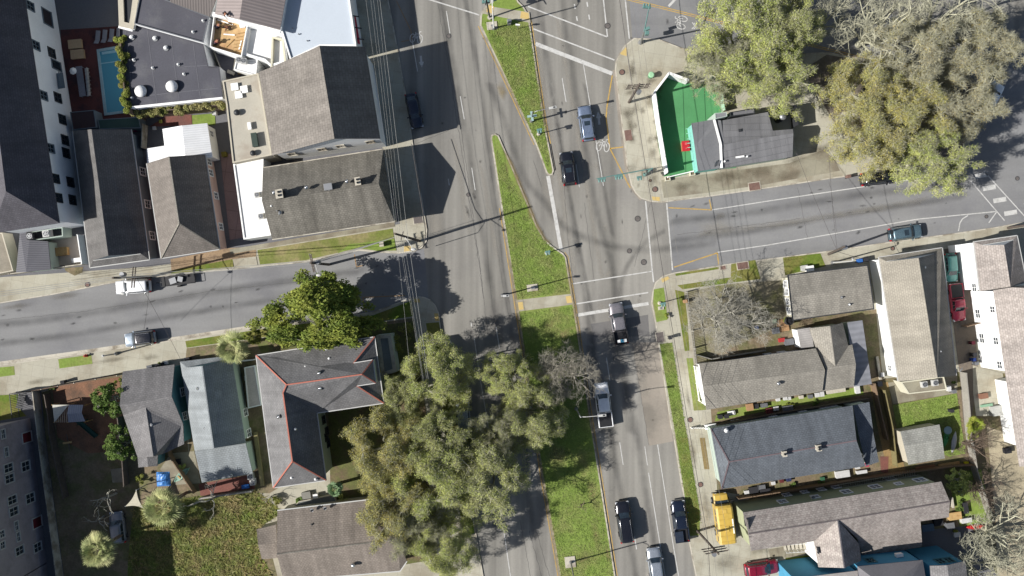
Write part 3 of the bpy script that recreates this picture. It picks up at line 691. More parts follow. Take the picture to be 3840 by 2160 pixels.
# ---------------------------------------------------------------- people
def skinmesh(name, pts, edges, rad, m, parent, root=0, sub=1):
    me = bpy.data.meshes.new(name); me.from_pydata(pts, edges, []); me.materials.append(m)
    o = bpy.data.objects.new(name, me); C.objects.link(o); o.parent = parent
    sk = o.modifiers.new('skin', 'SKIN'); sk.use_smooth_shade = True; lay = me.skin_vertices[0].data
    for i, r in enumerate(rad): lay[i].radius = (r, r)
    lay[root].use_root = True; s = o.modifiers.new('sub', 'SUBSURF'); s.levels = s.render_levels = sub; return o
def person(px, py, z, rz, pose, label, shirt, trousers, hat, skin):
    x, y, _ = P(px, py, z + .5); t = T('person', label, 'person', (x, y, z), rz)
    if pose == 'kneel': J = dict(pel=(-.3, .4), che=(.12, .66), nek=(.26, .76), hed=(.4, .84), hip=(.13, -.28, .38), kne=(.15, .05, .1), ank=(.15, -.42, .1), toe=(.15, -.5, .04), sho=(.2, .17, .66), elb=(.27, .36, .4), wri=(.22, .5, .12))
    else: J = dict(pel=(-.15, .92), che=(.2, 1.2), nek=(.36, 1.28), hed=(.5, 1.32), hip=(.12, -.13, .88), kne=(.14, .08, .5), ank=(.15, 0.0, .1), toe=(.15, .14, .05), sho=(.2, .24, 1.18), elb=(.27, .36, .92), wri=(.2, .5, .72))
    c = lambda k: (J[k][0], 0, J[k][1]); s_ = lambda k, s: (J[k][1], s * J[k][0], J[k][2])
    pts = [c('pel'), c('che'), c('nek'), c('hed')]; ed = [(0, 1), (1, 2), (2, 3)]; rad = [.15, .16, .06, .105]
    for s in (-1, 1):
        b = len(pts); pts += [s_(k, s) for k in ('hip', 'kne', 'ank', 'toe')]; rad += [.1, .075, .05, .045]; ed += [(0, b), (b, b + 1), (b + 1, b + 2), (b + 2, b + 3)]
        b = len(pts); pts += [s_(k, s) for k in ('sho', 'elb', 'wri')]; rad += [.065, .048, .032]; ed += [(1, b), (b, b + 1), (b + 1, b + 2)]
        w = np.array(s_('wri', s)); palm_ = w + np.array((.06, 0, -.03)); pts.append(tuple(palm_)); rad.append(.034); ed.append((b + 2, b + 3)); pb = b + 3
        for f, (dy, L) in enumerate(((-.03, .075), (-.01, .085), (.01, .08), (.03, .065))):
            a = len(pts); pts += [tuple(palm_ + np.array((.04, dy, -.005))), tuple(palm_ + np.array((.04 + L * .7, dy * 1.2, -.03)))]; rad += [.009, .008]; ed += [(pb, a), (a, a + 1)]
        a = len(pts); pts += [tuple(palm_ + np.array((.0, -s * .04, -.01))), tuple(palm_ + np.array((.035, -s * .06, -.03)))]; rad += [.011, .009]; ed += [(pb, a), (a, a + 1)]
    bo = skinmesh('body', pts, ed, rad, skin, t)
    pts = [c('pel'), c('che')]; ed = [(0, 1)]; rad = [.165, .185]
    for s in (-1, 1): b = len(pts); pts += [s_('sho', s), s_('elb', s)]; rad += [.085, .066]; ed += [(1, b), (b, b + 1)]
    skinmesh('shirt', pts, ed, rad, shirt, t)
    pts = [c('pel')]; ed = []; rad = [.17]
    for s in (-1, 1): b = len(pts); pts += [s_('hip', s), s_('kne', s), s_('ank', s)]; rad += [.12, .095, .07]; ed += [(0, b), (b, b + 1), (b + 1, b + 2)]
    skinmesh('trousers', pts, ed, rad, trousers, t)
    for s in (-1, 1): a = s_('ank', s); b = s_('toe', s); obj(MB().beam(a, (b[0] + .06, b[1], b[2] + .02), .1, .09), 'shoe', m_blk, t, bevel=.02)
    hx = J['hed']; obj(MB().ball(hx[0], 0, hx[1] + .03, .125, .12, .11, 14, 6, 0.0).box(hx[0] + .14, 0, hx[1] + .02, .1, .17, .02), 'cap', hat, t, smooth=True)
    f = MB()
    for s in (-1, 1): f.ball(hx[0] + .1, s * .035, hx[1] + .005, .012, k=6, m=4)
    obj(f, 'eyes', m_blk, t); obj(MB().ball(hx[0] + .12, 0, hx[1] - .02, .015, .012, .02, 6, 4), 'nose', skin, t)
    return t
# ================================================================ scene: ground, roads, blocks
def box_poly(x0, y0, x1, y1): return [(x0, y0), (x1, y0), (x1, y1), (x0, y1)]
slab('ground', box_poly(-9000, -9000, 13000, 11000), -0.06, m_grass_dry)
road = slab('road', box_poly(-1400, -1400, 5200, 3600), 0.0, m_asph)
# side streets as their own resurfaced sheets
slab('side_street_west', [(-1400, 1330), (0, 1110), (440, 1040), (960, 985), (1345, 925), (1590, 935), (1610, 1150), (1400, 1200), (960, 1240), (0, 1385), (-1400, 1600)], 0.004, m_asph_w)
slab('side_street_east', [(2500, 700), (2700, 690), (2900, 650), (3600, 560), (3740, 300), (3900, 0), (4000, -400), (5200, -400), (5200, 700), (3900, 900), (2740, 1010), (2520, 1040)], 0.004, m_asph_w)
slab('diagonal_street', [(2390, -200), (2360, 0), (2372, 150), (2560, 200), (3000, 310), (3740, 480), (3900, 200), (3300, 40), (2700, -200)], 0.0045, m_asph_w)
slab('concrete_lane', [(2371, 1284), (2474, 1284), (2524, 1655), (2434, 1672)], 0.004, m_lane)
slab('gutter_west_street', [(-200, 1385), (0, 1356), (373, 1304), (693, 1258), (980, 1214), (980, 1228), (693, 1274), (373, 1322), (0, 1376), (-200, 1405)], 0.008, m_kerb)
slab('gutter_avenue_east', [(2296, 262), (2309, 262), (2334, 480), (2345, 560), (2358, 640), (2374, 700), (2410, 745), (2400, 752), (2366, 712), (2346, 650), (2322, 480)], 0.008, m_lane)
slab('street_patch', [(2215, 1215), (2430, 1180), (2436, 1262), (2225, 1262)], 0.0045, M('patched asphalt', A(128, 126, 124), v=.08, f=.08))

BLK = {
 'northwest': [(-1400, -1400), (1430, -1400), (1457, 0), (1493, 186), (1526, 373), (1549, 540), (1592, 800), (1602, 860), (1600, 905), (1582, 930), (1555, 943), (1494, 951), (1420, 947), (1345, 940), (1310, 947), (1150, 983), (960, 1003), (607, 1037), (430, 1060), (200, 1105), (0, 1138), (-1400, 1360)],
 'southwest': [(-1400, 1570), (0, 1367), (373, 1315), (693, 1268), (960, 1225), (1318, 1181), (1400, 1168), (1540, 1117), (1565, 1110), (1590, 1113), (1614, 1123), (1632, 1142), (1646, 1172), (1660, 1281), (1791, 2030), (1813, 2160), (1900, 2700), (1950, 3500), (-1400, 3500)],
 'northeast': [(2378, 142), (2341, 171), (2322, 201), (2309, 231), (2306, 262), (2315, 328), (2333, 480), (2341, 540), (2352, 633), (2367, 695), (2383, 724), (2404, 745), (2442, 757), (2479, 760), (2665, 737), (2880, 706), (3141, 667), (3588, 612), (3610, 590), (3630, 545), (3690, 430), (3715, 330), (3600, 290), (3320, 235), (3100, 195), (2900, 205), (2700, 200), (2553, 178), (2470, 146)],
 'southeast': [(2442, 1136), (2447, 1095), (2458, 1058), (2486, 1034), (2527, 1022), (2740, 988), (2880, 970), (3104, 941), (3327, 908), (3588, 873), (3737, 851), (3860, 828), (5200, 640), (5200, 3500), (2800, 3500), (2700, 2700), (2609, 2160), (2583, 2030), (2576, 1918), (2553, 1806), (2522, 1620), (2516, 1602), (2468, 1285), (2457, 1210)],
}
for k, p in BLK.items():
    slab('pavement_' + k, p, 0.13, m_conc, z0=-0.05)
    W = [P(x, y, 0.13)[:2] for x, y in p]; I = inset(W, 0.16); mb = MB(); n = len(W)
    for i in range(n):
        if max(abs(W[i][0]), abs(W[(i + 1) % n][0])) < 95 or True:
            j = (i + 1) % n; mb.quad((*W[i], .134), (*W[j], .134), (*I[j], .134), (*I[i], .134))
    o = obj(mb, 'kerb_' + k, m_kerb); o['kind'] = 'structure'
# medians
MEDS = [[(1840, 522), (1842, 506), (1856, 500), (1870, 508), (1920, 622), (1983, 771), (2013, 845), (2043, 898), (2070, 922), (2112, 950), (2123, 965), (2132, 1020), (2144, 1091), (2168, 1244), (2214, 1561), (2267, 1896), (2308, 2160), (2380, 2700), (2180, 2700), (2099, 2160), (2032, 1777), (1963, 1311), (1920, 1036), (1880, 780)],
        [(1802, 60), (1808, 40), (1821, 24), (1847, 0), (1862, -30), (1880, -200), (1925, -200), (1930, -20), (1945, 6), (1962, 22), (1976, 45), (1987, 86), (2043, 466), (2058, 540), (2077, 640), (2072, 656), (2058, 658), (2048, 648), (2009, 540), (1920, 350), (1800, 95)]]
mw = MB()
for p in MEDS:
    slab('median', p, 0.13, m_kerb, z0=-0.05)
    I = inset([P(x, y, .134)[:2] for x, y in p], 0.2); mb = MB()
    if area(I) < 0: I = I[::-1]
    mb.quad(*[(x, y, .136) for x, y in I]); o = obj(mb, 'median_grass', m_grass); o['kind'] = 'structure'
slab('path_median', [(1939, 1125), (2140, 1102), (2147, 1142), (1945, 1168)], .14, m_conc)
slab('path_median_north', [(1824, 22), (1985, 46), (1990, 86), (1806, 50)], .14, m_conc)
# tactile pads
mb = MB()
for q in ([(1942, 1134), (1960, 1132), (1964, 1160), (1946, 1163)], [(2121, 1111), (2141, 1109), (2146, 1135), (2126, 1137)], [(1828, 18), (1853, 24), (1848, 52), (1824, 44)], [(1955, 42), (1982, 48), (1986, 74), (1950, 68)],
          [(2325, 200), (2349, 175), (2350, 210), (2330, 205)], [(2444, 737), (2474, 739), (2474, 754), (2448, 751)], [(2479, 1046), (2505, 1036), (2512, 1045), (2484, 1060)], [(1515, 922), (1540, 922), (1540, 940), (1515, 944)],
          [(1552, 1120), (1573, 1120), (1576, 1134), (1554, 1134)], [(1628, 1175), (1643, 1175), (1648, 1203), (1632, 1203)]):
    mb.quad(*[P(x, y, .146) for x, y in q[::-1]])
o = obj(mb, 'pavement_tactile_pads', m_tact); o['kind'] = 'structure'

# ---- ground covers on the blocks (each sheet 4 mm above the one below)
Z1, Z2, Z3 = .138, .142, .146
_ct = {}
def cov(name, pts, m, z=Z1):
    t = 0 if z < .140 else 1 if z < .144 else 2; _ct[t] = _ct.get(t, -1) + 1
    return slab(name, pts, (.138, .160, .184)[t] + .0008 * _ct[t], m)
# northwest
cov('yard_ground_northwest', [(-600, 0), (200, -300), (1050, -300), (1320, 0), (1400, 520), (1440, 560), (1500, 840), (960, 925), (860, 960), (560, 1000), (0, 1040), (-600, 1100)], m_asph_dk)
cov('patio_brick', [(225, 85), (460, 85), (500, 440), (470, 520), (260, 520), (240, 300)], M('dark brick patio', A(104, 62, 60), v=.2, f=.2, fs=6, col2=A(70, 50, 56), c2s=.4), Z2)
cov('lot_northwest', [(150, -200), (440, -200), (446, 98), (226, 112)], m_asph_dk, Z2)
cov('mulch_bed', [(639, 972), (860, 930), (960, 925), (960, 962), (872, 974), (643, 1016)], M('pine straw bed', A(170, 146, 116), v=.2, f=.2, col2=A(150, 128, 104), c2s=.6), Z2)
cov('grass_verge_northwest_a', [(643, 1014), (872, 972), (876, 1002), (640, 1028)], m_grass_dry, Z3)
cov('grass_verge_northwest_b', [(965, 938), (1472, 857), (1487, 940), (1420, 940), (1345, 932), (1300, 940), (1145, 976), (975, 992)], M('worn verge', A(160, 150, 104), v=.15, vs=.4, f=.2, fs=4, bp=.4, col2=A(128, 138, 66), c2s=.18, c2t=.5), Z2)
cov('grass_verge_northwest_c', [(1265, 950), (1310, 916), (1478, 895), (1486, 938), (1420, 942), (1350, 930), (1300, 938)], m_grass, Z3)
cov('driveway_northwest', [(872, 972), (960, 962), (966, 994), (880, 1004)], m_conc, Z3 + .004)
cov('soil_pit', [(242, 1005), (312, 1000), (308, 1022), (280, 1034), (246, 1016)], m_soil, Z2)
cov('concrete_ledge', [(860, 935), (1480, 833), (1480, 850), (865, 952)], m_conc_d, Z3)
cov('alley_pavers', [(826, 580), (870, 575), (915, 890), (862, 900)], M('pinkish alley concrete', A(168, 142, 138), v=.15, f=.1, joints=(.14, 2.6, .5)), Z3)
cov('artificial_lawn', [(720, 432), (806, 425), (808, 470), (722, 470)], m_grass, Z3)
cov('brick_yard', [(632, 430), (718, 430), (720, 470), (560, 475)], m_brick, Z3)
cov('white_courtyard', [(182, 890), (316, 884), (332, 990), (186, 998)], M('pale patio concrete', A(222, 210, 196), v=.08, f=.05), Z3)
# southwest
cov('playground_soil', [(-600, 1600), (120, 1480), (460, 1395), (700, 1620), (720, 1840), (960, 1845), (1100, 2400), (-600, 2600)], m_soil)
cov('alley_asphalt', [(60, 1468), (155, 1462), (168, 1620), (240, 2160), (300, 2600), (-200, 2600), (-100, 1700)], m_asph_dk, Z2)
cov('mulch_playground', [(196, 1448), (447, 1413), (462, 1560), (462, 1690), (330, 1700), (215, 1640)], m_mulch, Z2)
cov('grass_lot', [(500, 1900), (735, 1862), (960, 1838), (1060, 1920), (962, 1985), (990, 2100), (1040, 2200), (1100, 2600), (470, 2600), (480, 2100)], m_grass_lot, Z2)
cov('grass_side_yard', [(-600, 1520), (67, 1478), (70, 1530), (100, 1560), (-600, 1680)], m_grass_dry, Z2)
cov('grass_pit_a', [(-200, 1395), (53, 1373), (56, 1406), (-200, 1440)], m_grass, Z1)
cov('grass_pit_b', [(218, 1347), (342, 1330), (347, 1364), (223, 1382)], m_grass, Z1)
cov('grass_verge_southwest', [(695, 1279), (960, 1237), (1318, 1192), (1400, 1182), (1544, 1127), (1550, 1186), (1320, 1222), (960, 1268), (700, 1304)], m_grass_dry, Z1)
cov('soil_front_yard', [(700, 1306), (960, 1272), (1550, 1192), (1560, 1240), (1480, 1560), (1010, 1850), (720, 1840), (690, 1400)], m_soil, Z2)
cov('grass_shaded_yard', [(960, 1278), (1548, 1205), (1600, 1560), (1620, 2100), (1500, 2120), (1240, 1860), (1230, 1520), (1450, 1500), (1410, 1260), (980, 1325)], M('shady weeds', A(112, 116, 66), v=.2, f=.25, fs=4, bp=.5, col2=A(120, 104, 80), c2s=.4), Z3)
cov('grass_corner_southwest', [(1597, 1212), (1646, 1208), (1658, 1281), (1700, 1500), (1780, 2000), (1740, 2010), (1650, 1500)], m_grass_dry, Z1)
cov('brick_back_yard', [(745, 1815), (950, 1778), (956, 1836), (752, 1860)], m_brick, Z3)
cov('concrete_back_yard', [(640, 1700), (728, 1692), (752, 1812), (660, 1818), (600, 1760)], m_conc_d, Z3)
cov('concrete_square', [(415, 1760), (478, 1752), (486, 1808), (422, 1810)], m_conc_d, Z3)
# northeast
cov('corner_concrete_northeast', [(2480, 675), (2960, 612), (3090, 560), (3130, 600), (3150, 640), (2880, 690), (2660, 722), (2490, 742)], m_conc_d, Z1)
cov('turf_patio', [(2496, 290), (2568, 312), (2691, 318), (2706, 421), (2760, 440), (2760, 630), (2614, 642), (2516, 668), (2490, 664), (2468, 540), (2442, 362)], M('green artificial turf', A(98, 164, 110), rough=.9, v=.08, vs=.5, f=.06, spec=.1), Z2)
cov('park_soil', [(3010, 262), (3100, 205), (3320, 243), (3600, 298), (3700, 340), (3620, 530), (3590, 585), (3480, 598), (3250, 560), (3140, 480)], M('leaf litter', A(136, 126, 116), v=.2, f=.18, fs=4, col2=A(120, 112, 96), c2s=.4), Z1)
cov('concrete_pad_northeast', [(3135, 455), (3160, 418), (3215, 425), (3215, 452), (3150, 468)], m_conc, Z2)
# southeast
cov('grass_verge_southeast_a', [(2452, 1085), (2490, 1078), (2503, 1199), (2462, 1208), (2449, 1136)], m_grass, Z1)
cov('grass_verge_southeast_b', [(2474, 1290), (2520, 1285), (2563, 1560), (2580, 1650), (2624, 1918), (2624, 2006), (2588, 2010), (2560, 1806), (2531, 1620)], m_grass, Z1)
cov('grass_strip_dry', [(2538, 1640), (2578, 1640), (2621, 1918), (2623, 2004), (2590, 2008), (2566, 1806)], m_grass_dry, Z2)
cov('grass_strip_inner_a', [(2531, 1087), (2566, 1095), (2578, 1196), (2585, 1315), (2568, 1317), (2550, 1199)], m_grass_dry, Z1)
cov('grass_strip_inner_b', [(2574, 1343), (2598, 1343), (2621, 1512), (2645, 1516), (2647, 1537), (2602, 1540)], m_grass, Z1)
cov('grass_front_bed', [(2606, 1370), (2624, 1370), (2640, 1510), (2622, 1512)], m_grass, Z1)
cov('yard_under_bare_tree', [(2567, 1095), (2690, 1072), (2780, 1060), (2955, 1050), (2975, 1205), (2880, 1310), (2615, 1370)], M('bare yard', A(150, 142, 118), v=.15, vs=.6, f=.2, fs=4, col2=A(128, 128, 84), c2s=.3), Z1)
cov('grass_by_path', [(2532, 1026), (2700, 1000), (2702, 1008), (2534, 1035)], m_grass_dry, Z1)
cov('grass_corner_lot', [(2742, 990), (2832, 975), (2852, 1046), (2700, 1066), (2560, 1085), (2540, 1070), (2740, 1040)], m_grass_dry, Z1)
cov('grass_front_lawn', [(2936, 966), (3076, 950), (3096, 998), (2944, 1032)], m_grass_dry, Z1)
cov('soil_block_southeast', [(2650, 1345), (2980, 1200), (3285, 1160), (3310, 1420), (3600, 1395), (3720, 1400), (4200, 1400), (4200, 2800), (3080, 2800), (3070, 2130), (2800, 1860), (2690, 1840)], m_soil, Z1)
cov('driveway_between_houses', [(3540, 935), (3640, 912), (3668, 1400), (3640, 1600), (3615, 1620), (3598, 1400)], M('oily driveway', A(136, 124, 110), v=.18, vs=.5, f=.1, col2=A(112, 104, 96), c2s=.5), Z2)
cov('patio_pale', [(3648, 1370), (3760, 1400), (3790, 1560), (3660, 1560), (3650, 1480)], m_conc, Z3)
cov('grass_narrow_yard', [(2880, 1508), (3230, 1450), (3240, 1480), (2880, 1540), (2750, 1565), (2680, 1580), (2690, 1545)], m_grass, Z2)
cov('strip_weedy', [(3262, 1440), (3330, 1432), (3352, 1560), (3395, 1770), (3330, 1775), (3290, 1600)], M('warm brown weeds', A(168, 140, 96), v=.2, f=.2, fs=4, col2=A(146, 136, 84), c2s=.3), Z2)
cov('brick_strip', [(3300, 1712), (3332, 1712), (3330, 1776), (3304, 1770)], m_brick, Z3)
cov('grass_back_yard', [(3348, 1520), (3588, 1475), (3605, 1600), (3622, 1700), (3560, 1712), (3368, 1640)], m_grass, Z3)
cov('patio_concrete_back', [(3330, 1435), (3590, 1400), (3590, 1474), (3350, 1515)], m_conc_d, Z2)
cov('grass_garden_southeast', [(3580, 1770), (3680, 1760), (3720, 1960), (3600, 1975), (3570, 1860)], m_grass, Z2)
cov('grass_side_strip', [(2946, 2092), (3058, 2078), (3064, 2106), (2950, 2122)], m_grass_dry, Z2)
cov('concrete_front_south', [(2880, 2060), (3060, 2030), (3066, 2076), (2890, 2096)], m_conc_d, Z1)
cov('gravel_lane', [(3700, 1600), (3830, 1640), (3900, 1900), (3900, 2300), (3740, 2200), (3735, 1960)], M('pale gravel lane', A(192, 180, 152), v=.15, vs=.6, f=.15, fs=6), Z2)
cov('soil_strip_sidewalk', [(2624, 1642), (2643, 1642), (2660, 1760), (2641, 1760)], M('brown strip', A(150, 130, 88), v=.2, f=.2), Z1)
cov('dark_drive_southeast', [(3450, 1990), (3640, 1970), (3740, 2160), (3760, 2500), (3600, 2500), (3470, 2100)], m_asph_dk, Z2)

# ---- painted markings (children of the road)
mw, my, ms = MB(), MB(), MB()
def L(mb, pts, w, z=.012): mb.ribbon([P(x, y, z) for x, y in pts], w / S, z)
for pts, w in [([(1590, -8), (1797, 56)], 5), ([(1674, 41), (1687, 125)], 3.2), ([(1726, 361), (1741, 447)], 3.2), ([(1769, 629), (1782, 713)], 3.2), ([(1681, 670), (1685, 695)], 4), ([(1767, 1210), (1768, 1224)], 4), ([(1860, 1225), (1873, 1307)], 3.2),
    ([(1545, 147), (1566, 268)], 3), ([(1677, 1259), (1743, 1371), (1759, 1471)], 3), ([(1778, 1266), (1799, 1412), (1840, 1650)], 3.2), ([(1886, 1967), (1914, 2160), (1990, 2640)], 3.2), ([(1980, 24), (2276, 138)], 5), ([(2255, -60), (2263, 0), (2278, 138)], 5), ([(2338, -60), (2345, 0), (2360, 145)], 5), ([(2000, 108), (2304, 225)], 5), ([(2008, 164), (2296, 276)], 15),
    ([(2154, 15), (2157, 33)], 5), ([(2162, 61), (2165, 79)], 5), ([(2201, 7), (2204, 25)], 5), ([(2208, 55), (2211, 73)], 5), ([(2188, 242), (2237, 540), (2263, 697)], 3), ([(2108, 293), (2123, 382)], 3.2), ([(2160, 616), (2173, 702)], 3.2),
    ([(2507, 24), (2535, -6), (2560, -40)], 9), ([(2055, 660), (2104, 935)], 14), ([(2421, 754), (2446, 1015), (2451, 1058)], 5), ([(2500, 762), (2522, 1013)], 5), ([(2116, 1069), (2446, 1017)], 4), ([(2151, 1141), (2431, 1097)], 4.5), ([(2158, 1183), (2432, 1138)], 12),
    ([(2669, 787), (2880, 754), (3387, 678), (3560, 652)], 3.5), ([(2691, 946), (2880, 919), (3440, 822), (3737, 793)], 3.5), ([(3640, 678), (3767, 827)], 4), ([(3689, 641), (3860, 830)], 4), ([(3737, 795), (3708, 836)], 4), ([(3630, 808), (3610, 820), (3600, 835), (3594, 866)], 4),
    ([(2274, 1341), (2287, 1427)], 3), ([(2324, 1659), (2337, 1743)], 3), ([(2418, 1674), (2428, 1745)], 3), ([(2432, 1773), (2475, 2041), (2494, 2160), (2560, 2600)], 3.2), ([(2466, 1667), (2526, 2052), (2545, 2160), (2610, 2600)], 3.2), ([(2380, 2011), (2387, 2060)], 3.2)]: L(mw, pts, w)
for cx, cy in ((3680, 658), (3710, 704), (3749, 750), (3790, 798)): L(mw, [(cx - 24, cy + 4), (cx + 24, cy - 4)], 17)
def bike(mb, px, py, rot, s=1.0, z=.0125):
    """bicycle lane symbol: two wheels and a frame"""
    x, y, _ = P(px, py, z); c, q = math.cos(rot), math.sin(rot); g = lambda a, b: (x + (a * c - b * q) * s, y + (a * q + b * c) * s)
    for wx in (-.55, .55):
        pts = [g(wx + .36 * math.cos(t), -.35 + .62 * math.sin(t)) for t in [i * math.pi / 8 for i in range(17)]]; mb.ribbon(pts, .12 * s, z)
    for pts in ([(-.55, -.35), (-.15, .35), (.35, .35), (.0, -.35), (-.15, .35)], [(.55, -.35), (.35, .45), (.35, .7), (.6, .75)], [(-.15, .35), (-.2, .6)]): mb.ribbon([g(*p) for p in pts], .12 * s, z)
bike(mw, 2262, 541, math.radians(-8), 1.0); bike(mw, 1562, 136, math.radians(-8), .95); bike(mw, 1772, 1400, math.radians(10), .85); bike(mw, 2548, 82, math.radians(75), 1.0)
def arrow(mb, px, py, rot, s=1.0, z=.0125):
    x, y, _ = P(px, py, z); c, q = math.cos(rot), math.sin(rot); g = lambda a, b: (x + (a * c - b * q) * s, y + (a * q + b * c) * s, z)
    mb.quad(g(-.16, -.9), g(.16, -.9), g(.16, .05), g(-.16, .05)); mb.quad(g(-.38, .05), g(.38, .05), g(0, .95))
arrow(mw, 2245, 443, math.radians(6)); arrow(mw, 1580, 231, math.radians(186), .9)
for d in (0, 7): L(mw, [(2596 + d, 84 + d * .2), (2606 + d, 98 + d * .3), (2594 + d, 109)], 3)
for pts, w in [([(2296, 283), (2276, 400), (2273, 440), (2280, 500), (2287, 557), (2363, 704)], 4.5), ([(2287, 557), (2337, 551)], 4.5), ([(2330, -14), (2382, 0), (2673, 73), (3137, 190), (3500, 280)], 3), ([(2330, -7), (2382, 7), (2673, 80), (3137, 197), (3500, 287)], 3), ([(2507, 779), (2669, 787)], 4), ([(2660, 749), (2668, 787)], 4), ([(2528, 1002), (2691, 948)], 4.5), ([(2690, 948), (2695, 991)], 4.5)]: L(my, pts, w)
for e, o_ in ((MEDS[0][19:], 0), (MEDS[0][9:17], 0), (MEDS[1][13:15] + MEDS[1][11:13][:0], 0), (MEDS[1][10:15], 0), (MEDS[1][18:], 0)):
    W = [P(x, y, .012)[:2] for x, y in e]
    if len(W) > 1:
        for k_ in (-1, 1):
            off = []
            for i, w_ in enumerate(W):
                a = W[max(0, i - 1)]; b = W[min(len(W) - 1, i + 1)]; d = (b[0] - a[0], b[1] - a[1]); l = math.hypot(*d); off.append((w_[0] - d[1] / l * .26 * k_, w_[1] + d[0] / l * .26 * k_))
            my.ribbon(off, .11, .012)
fy = MB()
for pts, w in [([(1487, 4), (1541, 115), (1545, 147)], 3), ([(1504, 157), (1545, 148)], 3), ([(1329, 954), (1336, 1000), (1361, 996)], 4), ([(1366, 1115), (1519, 1108)], 4), ([(1361, 1113), (1367, 1162)], 3.5)]: L(fy, pts, w)
obj(mw, 'marking_white', m_mark, road); obj(my, 'marking_yellow', m_marky, road); obj(fy, 'marking_faded_yellow', M('faded yellow', A(176, 146, 110), v=.15, f=.2), road)
# cracks and tar seams on the carriageways
ck = MB(); rng = random.Random(4)
def crack(pts, w=.035, jit=2.0):
    out = []
    for a, b in zip(pts, pts[1:]):
        n = max(2, int(math.hypot(b[0] - a[0], b[1] - a[1]) / 12))
        for i in range(n): out.append((a[0] + (b[0] - a[0]) * i / n + rng.uniform(-jit, jit), a[1] + (b[1] - a[1]) * i / n + rng.uniform(-jit, jit)))
    out.append(pts[-1]); ck.ribbon([P(x, y, .0105) for x, y in out], w, .0105)
for p in ([(1640, 0), (1690, 300), (1740, 620), (1790, 950), (1830, 1250)], [(1652, 0), (1705, 330), (1760, 700), (1800, 1000), (1815, 1120)], [(2100, 500), (2130, 900), (2150, 1060)], [(2440, 760), (2380, 1000)], [(2700, 860), (2900, 850), (3300, 790)], [(2990, 705), (3010, 800), (3030, 900)], [(3110, 680), (3140, 880)], [(0, 1200), (300, 1170), (800, 1090), (1300, 1040)],
          [(2540, 880), (3000, 820)], [(2370, 1285), (2434, 1670)], [(2450, 1340), (2470, 1400)], [(1700, 480), (1560, 540)], [(1990, 2160), (1950, 1950)], [(2000, 600), (2030, 700)], [(2190, 760), (2230, 1060)], [(2010, 1990), (2060, 2160)], [(1985, 1990), (2030, 2160)], [(2385, 560), (2420, 745)]): crack(p)
obj(ck, 'tar_seam', M('tar', A(96, 94, 92), v=.1, f=.2), road)
# manholes and drain plates
def plate(px, py, r, label, m=m_rust, sq=None, z=.0, rz=0.0):
    x, y, _ = P(px, py, z)
    t = T('manhole_cover' if not sq else 'drain_plate', label, 'manhole cover' if not sq else 'drain plate', (x, y, z), rz)
    if sq: obj(MB().box(0, 0, 0, sq[0], sq[1], .07), 'plate', m, t); obj(MB().box(0, 0, 0, sq[0] + .2, sq[1] + .2, .055), 'rim', m_kerb, t)
    else: hh = .02 if z < .1 else .06; obj(MB().cyl(0, 0, 0, r, hh, 20), 'lid', m, t); obj(MB().ring(0, 0, -.004, r, r + .07, hh + .008, 22), 'rim', m_dark, t)
for i, (px, py, r, l) in enumerate([(2391, 820, .34, 'round iron manhole cover on the avenue just west of the eastern crosswalk'), (2414, 983, .34, 'round iron manhole cover south in the avenue, by the crosswalk line'), (2360, 941, .28, 'small faint manhole cover in the middle of the avenue lane'), (2278, 97, .34, 'manhole cover touching the corner of the white lane lines at the top'),
    (1683, 135, .26, 'manhole cover at the end of a lane dash by the building shadow'), (1756, 730, .22, 'small cover on the western carriageway near the median tip'), (3815, 669, .24, 'small cover on the street east of the zebra crossing'), (3699, 812, .2, 'tiny cover by the kerb beside the zebra crossing')]): plate(px, py, r, l, M('iron cover', A(118, 112, 108), v=.2, f=.2), z=.01)
for px, py, r, l in [(2332, 271, .32, 'brown manhole cover on the corner pavement near the green turf wall'), (2456, 710, .33, 'brown round cover on the pavement at the street corner'), (2438, 677, .14, 'little round cover near the signal mast on the corner pavement'), (2588, 1574, .3, 'oval dark cover in the sidewalk beside the blue roofed house'), (2626, 1817, .3, 'oval cover in the sidewalk north of the yellow bus'), (328, 1067, .28, 'brown manhole cover on the pavement left of the parked white car'), (3347, 932, .22, 'small round cover on the pavement below the teal wagon')]: plate(px, py, r, l, z=.134)
for px, py, s, l in [(2356, 507, (.95, 1.45), 'brown drain plate on the pavement beside the blue SUV lane'), (2829, 699, (1.5, 1.0), 'brown rectangular drain plate at the kerb south of the dark roof'), (2475, 1264, (1.0, 1.35), 'dark grey drain plate at the kerb south of the pickup'), (2785, 996, (1.5, .9), 'brown drain plate at the kerb by the bare tree yard'), (2710, 1004, (.8, .5), 'small brown drain plate near the yellow kerb marking'), (1568, 825, (1.2, .9), 'grey drain plate on the shaded corner pavement')]: plate(px, py, 0, l, m_rust if 'brown' in l else M('grey plate', A(120, 112, 108), v=.1, f=.1), sq=s, z=.134, rz=.15)

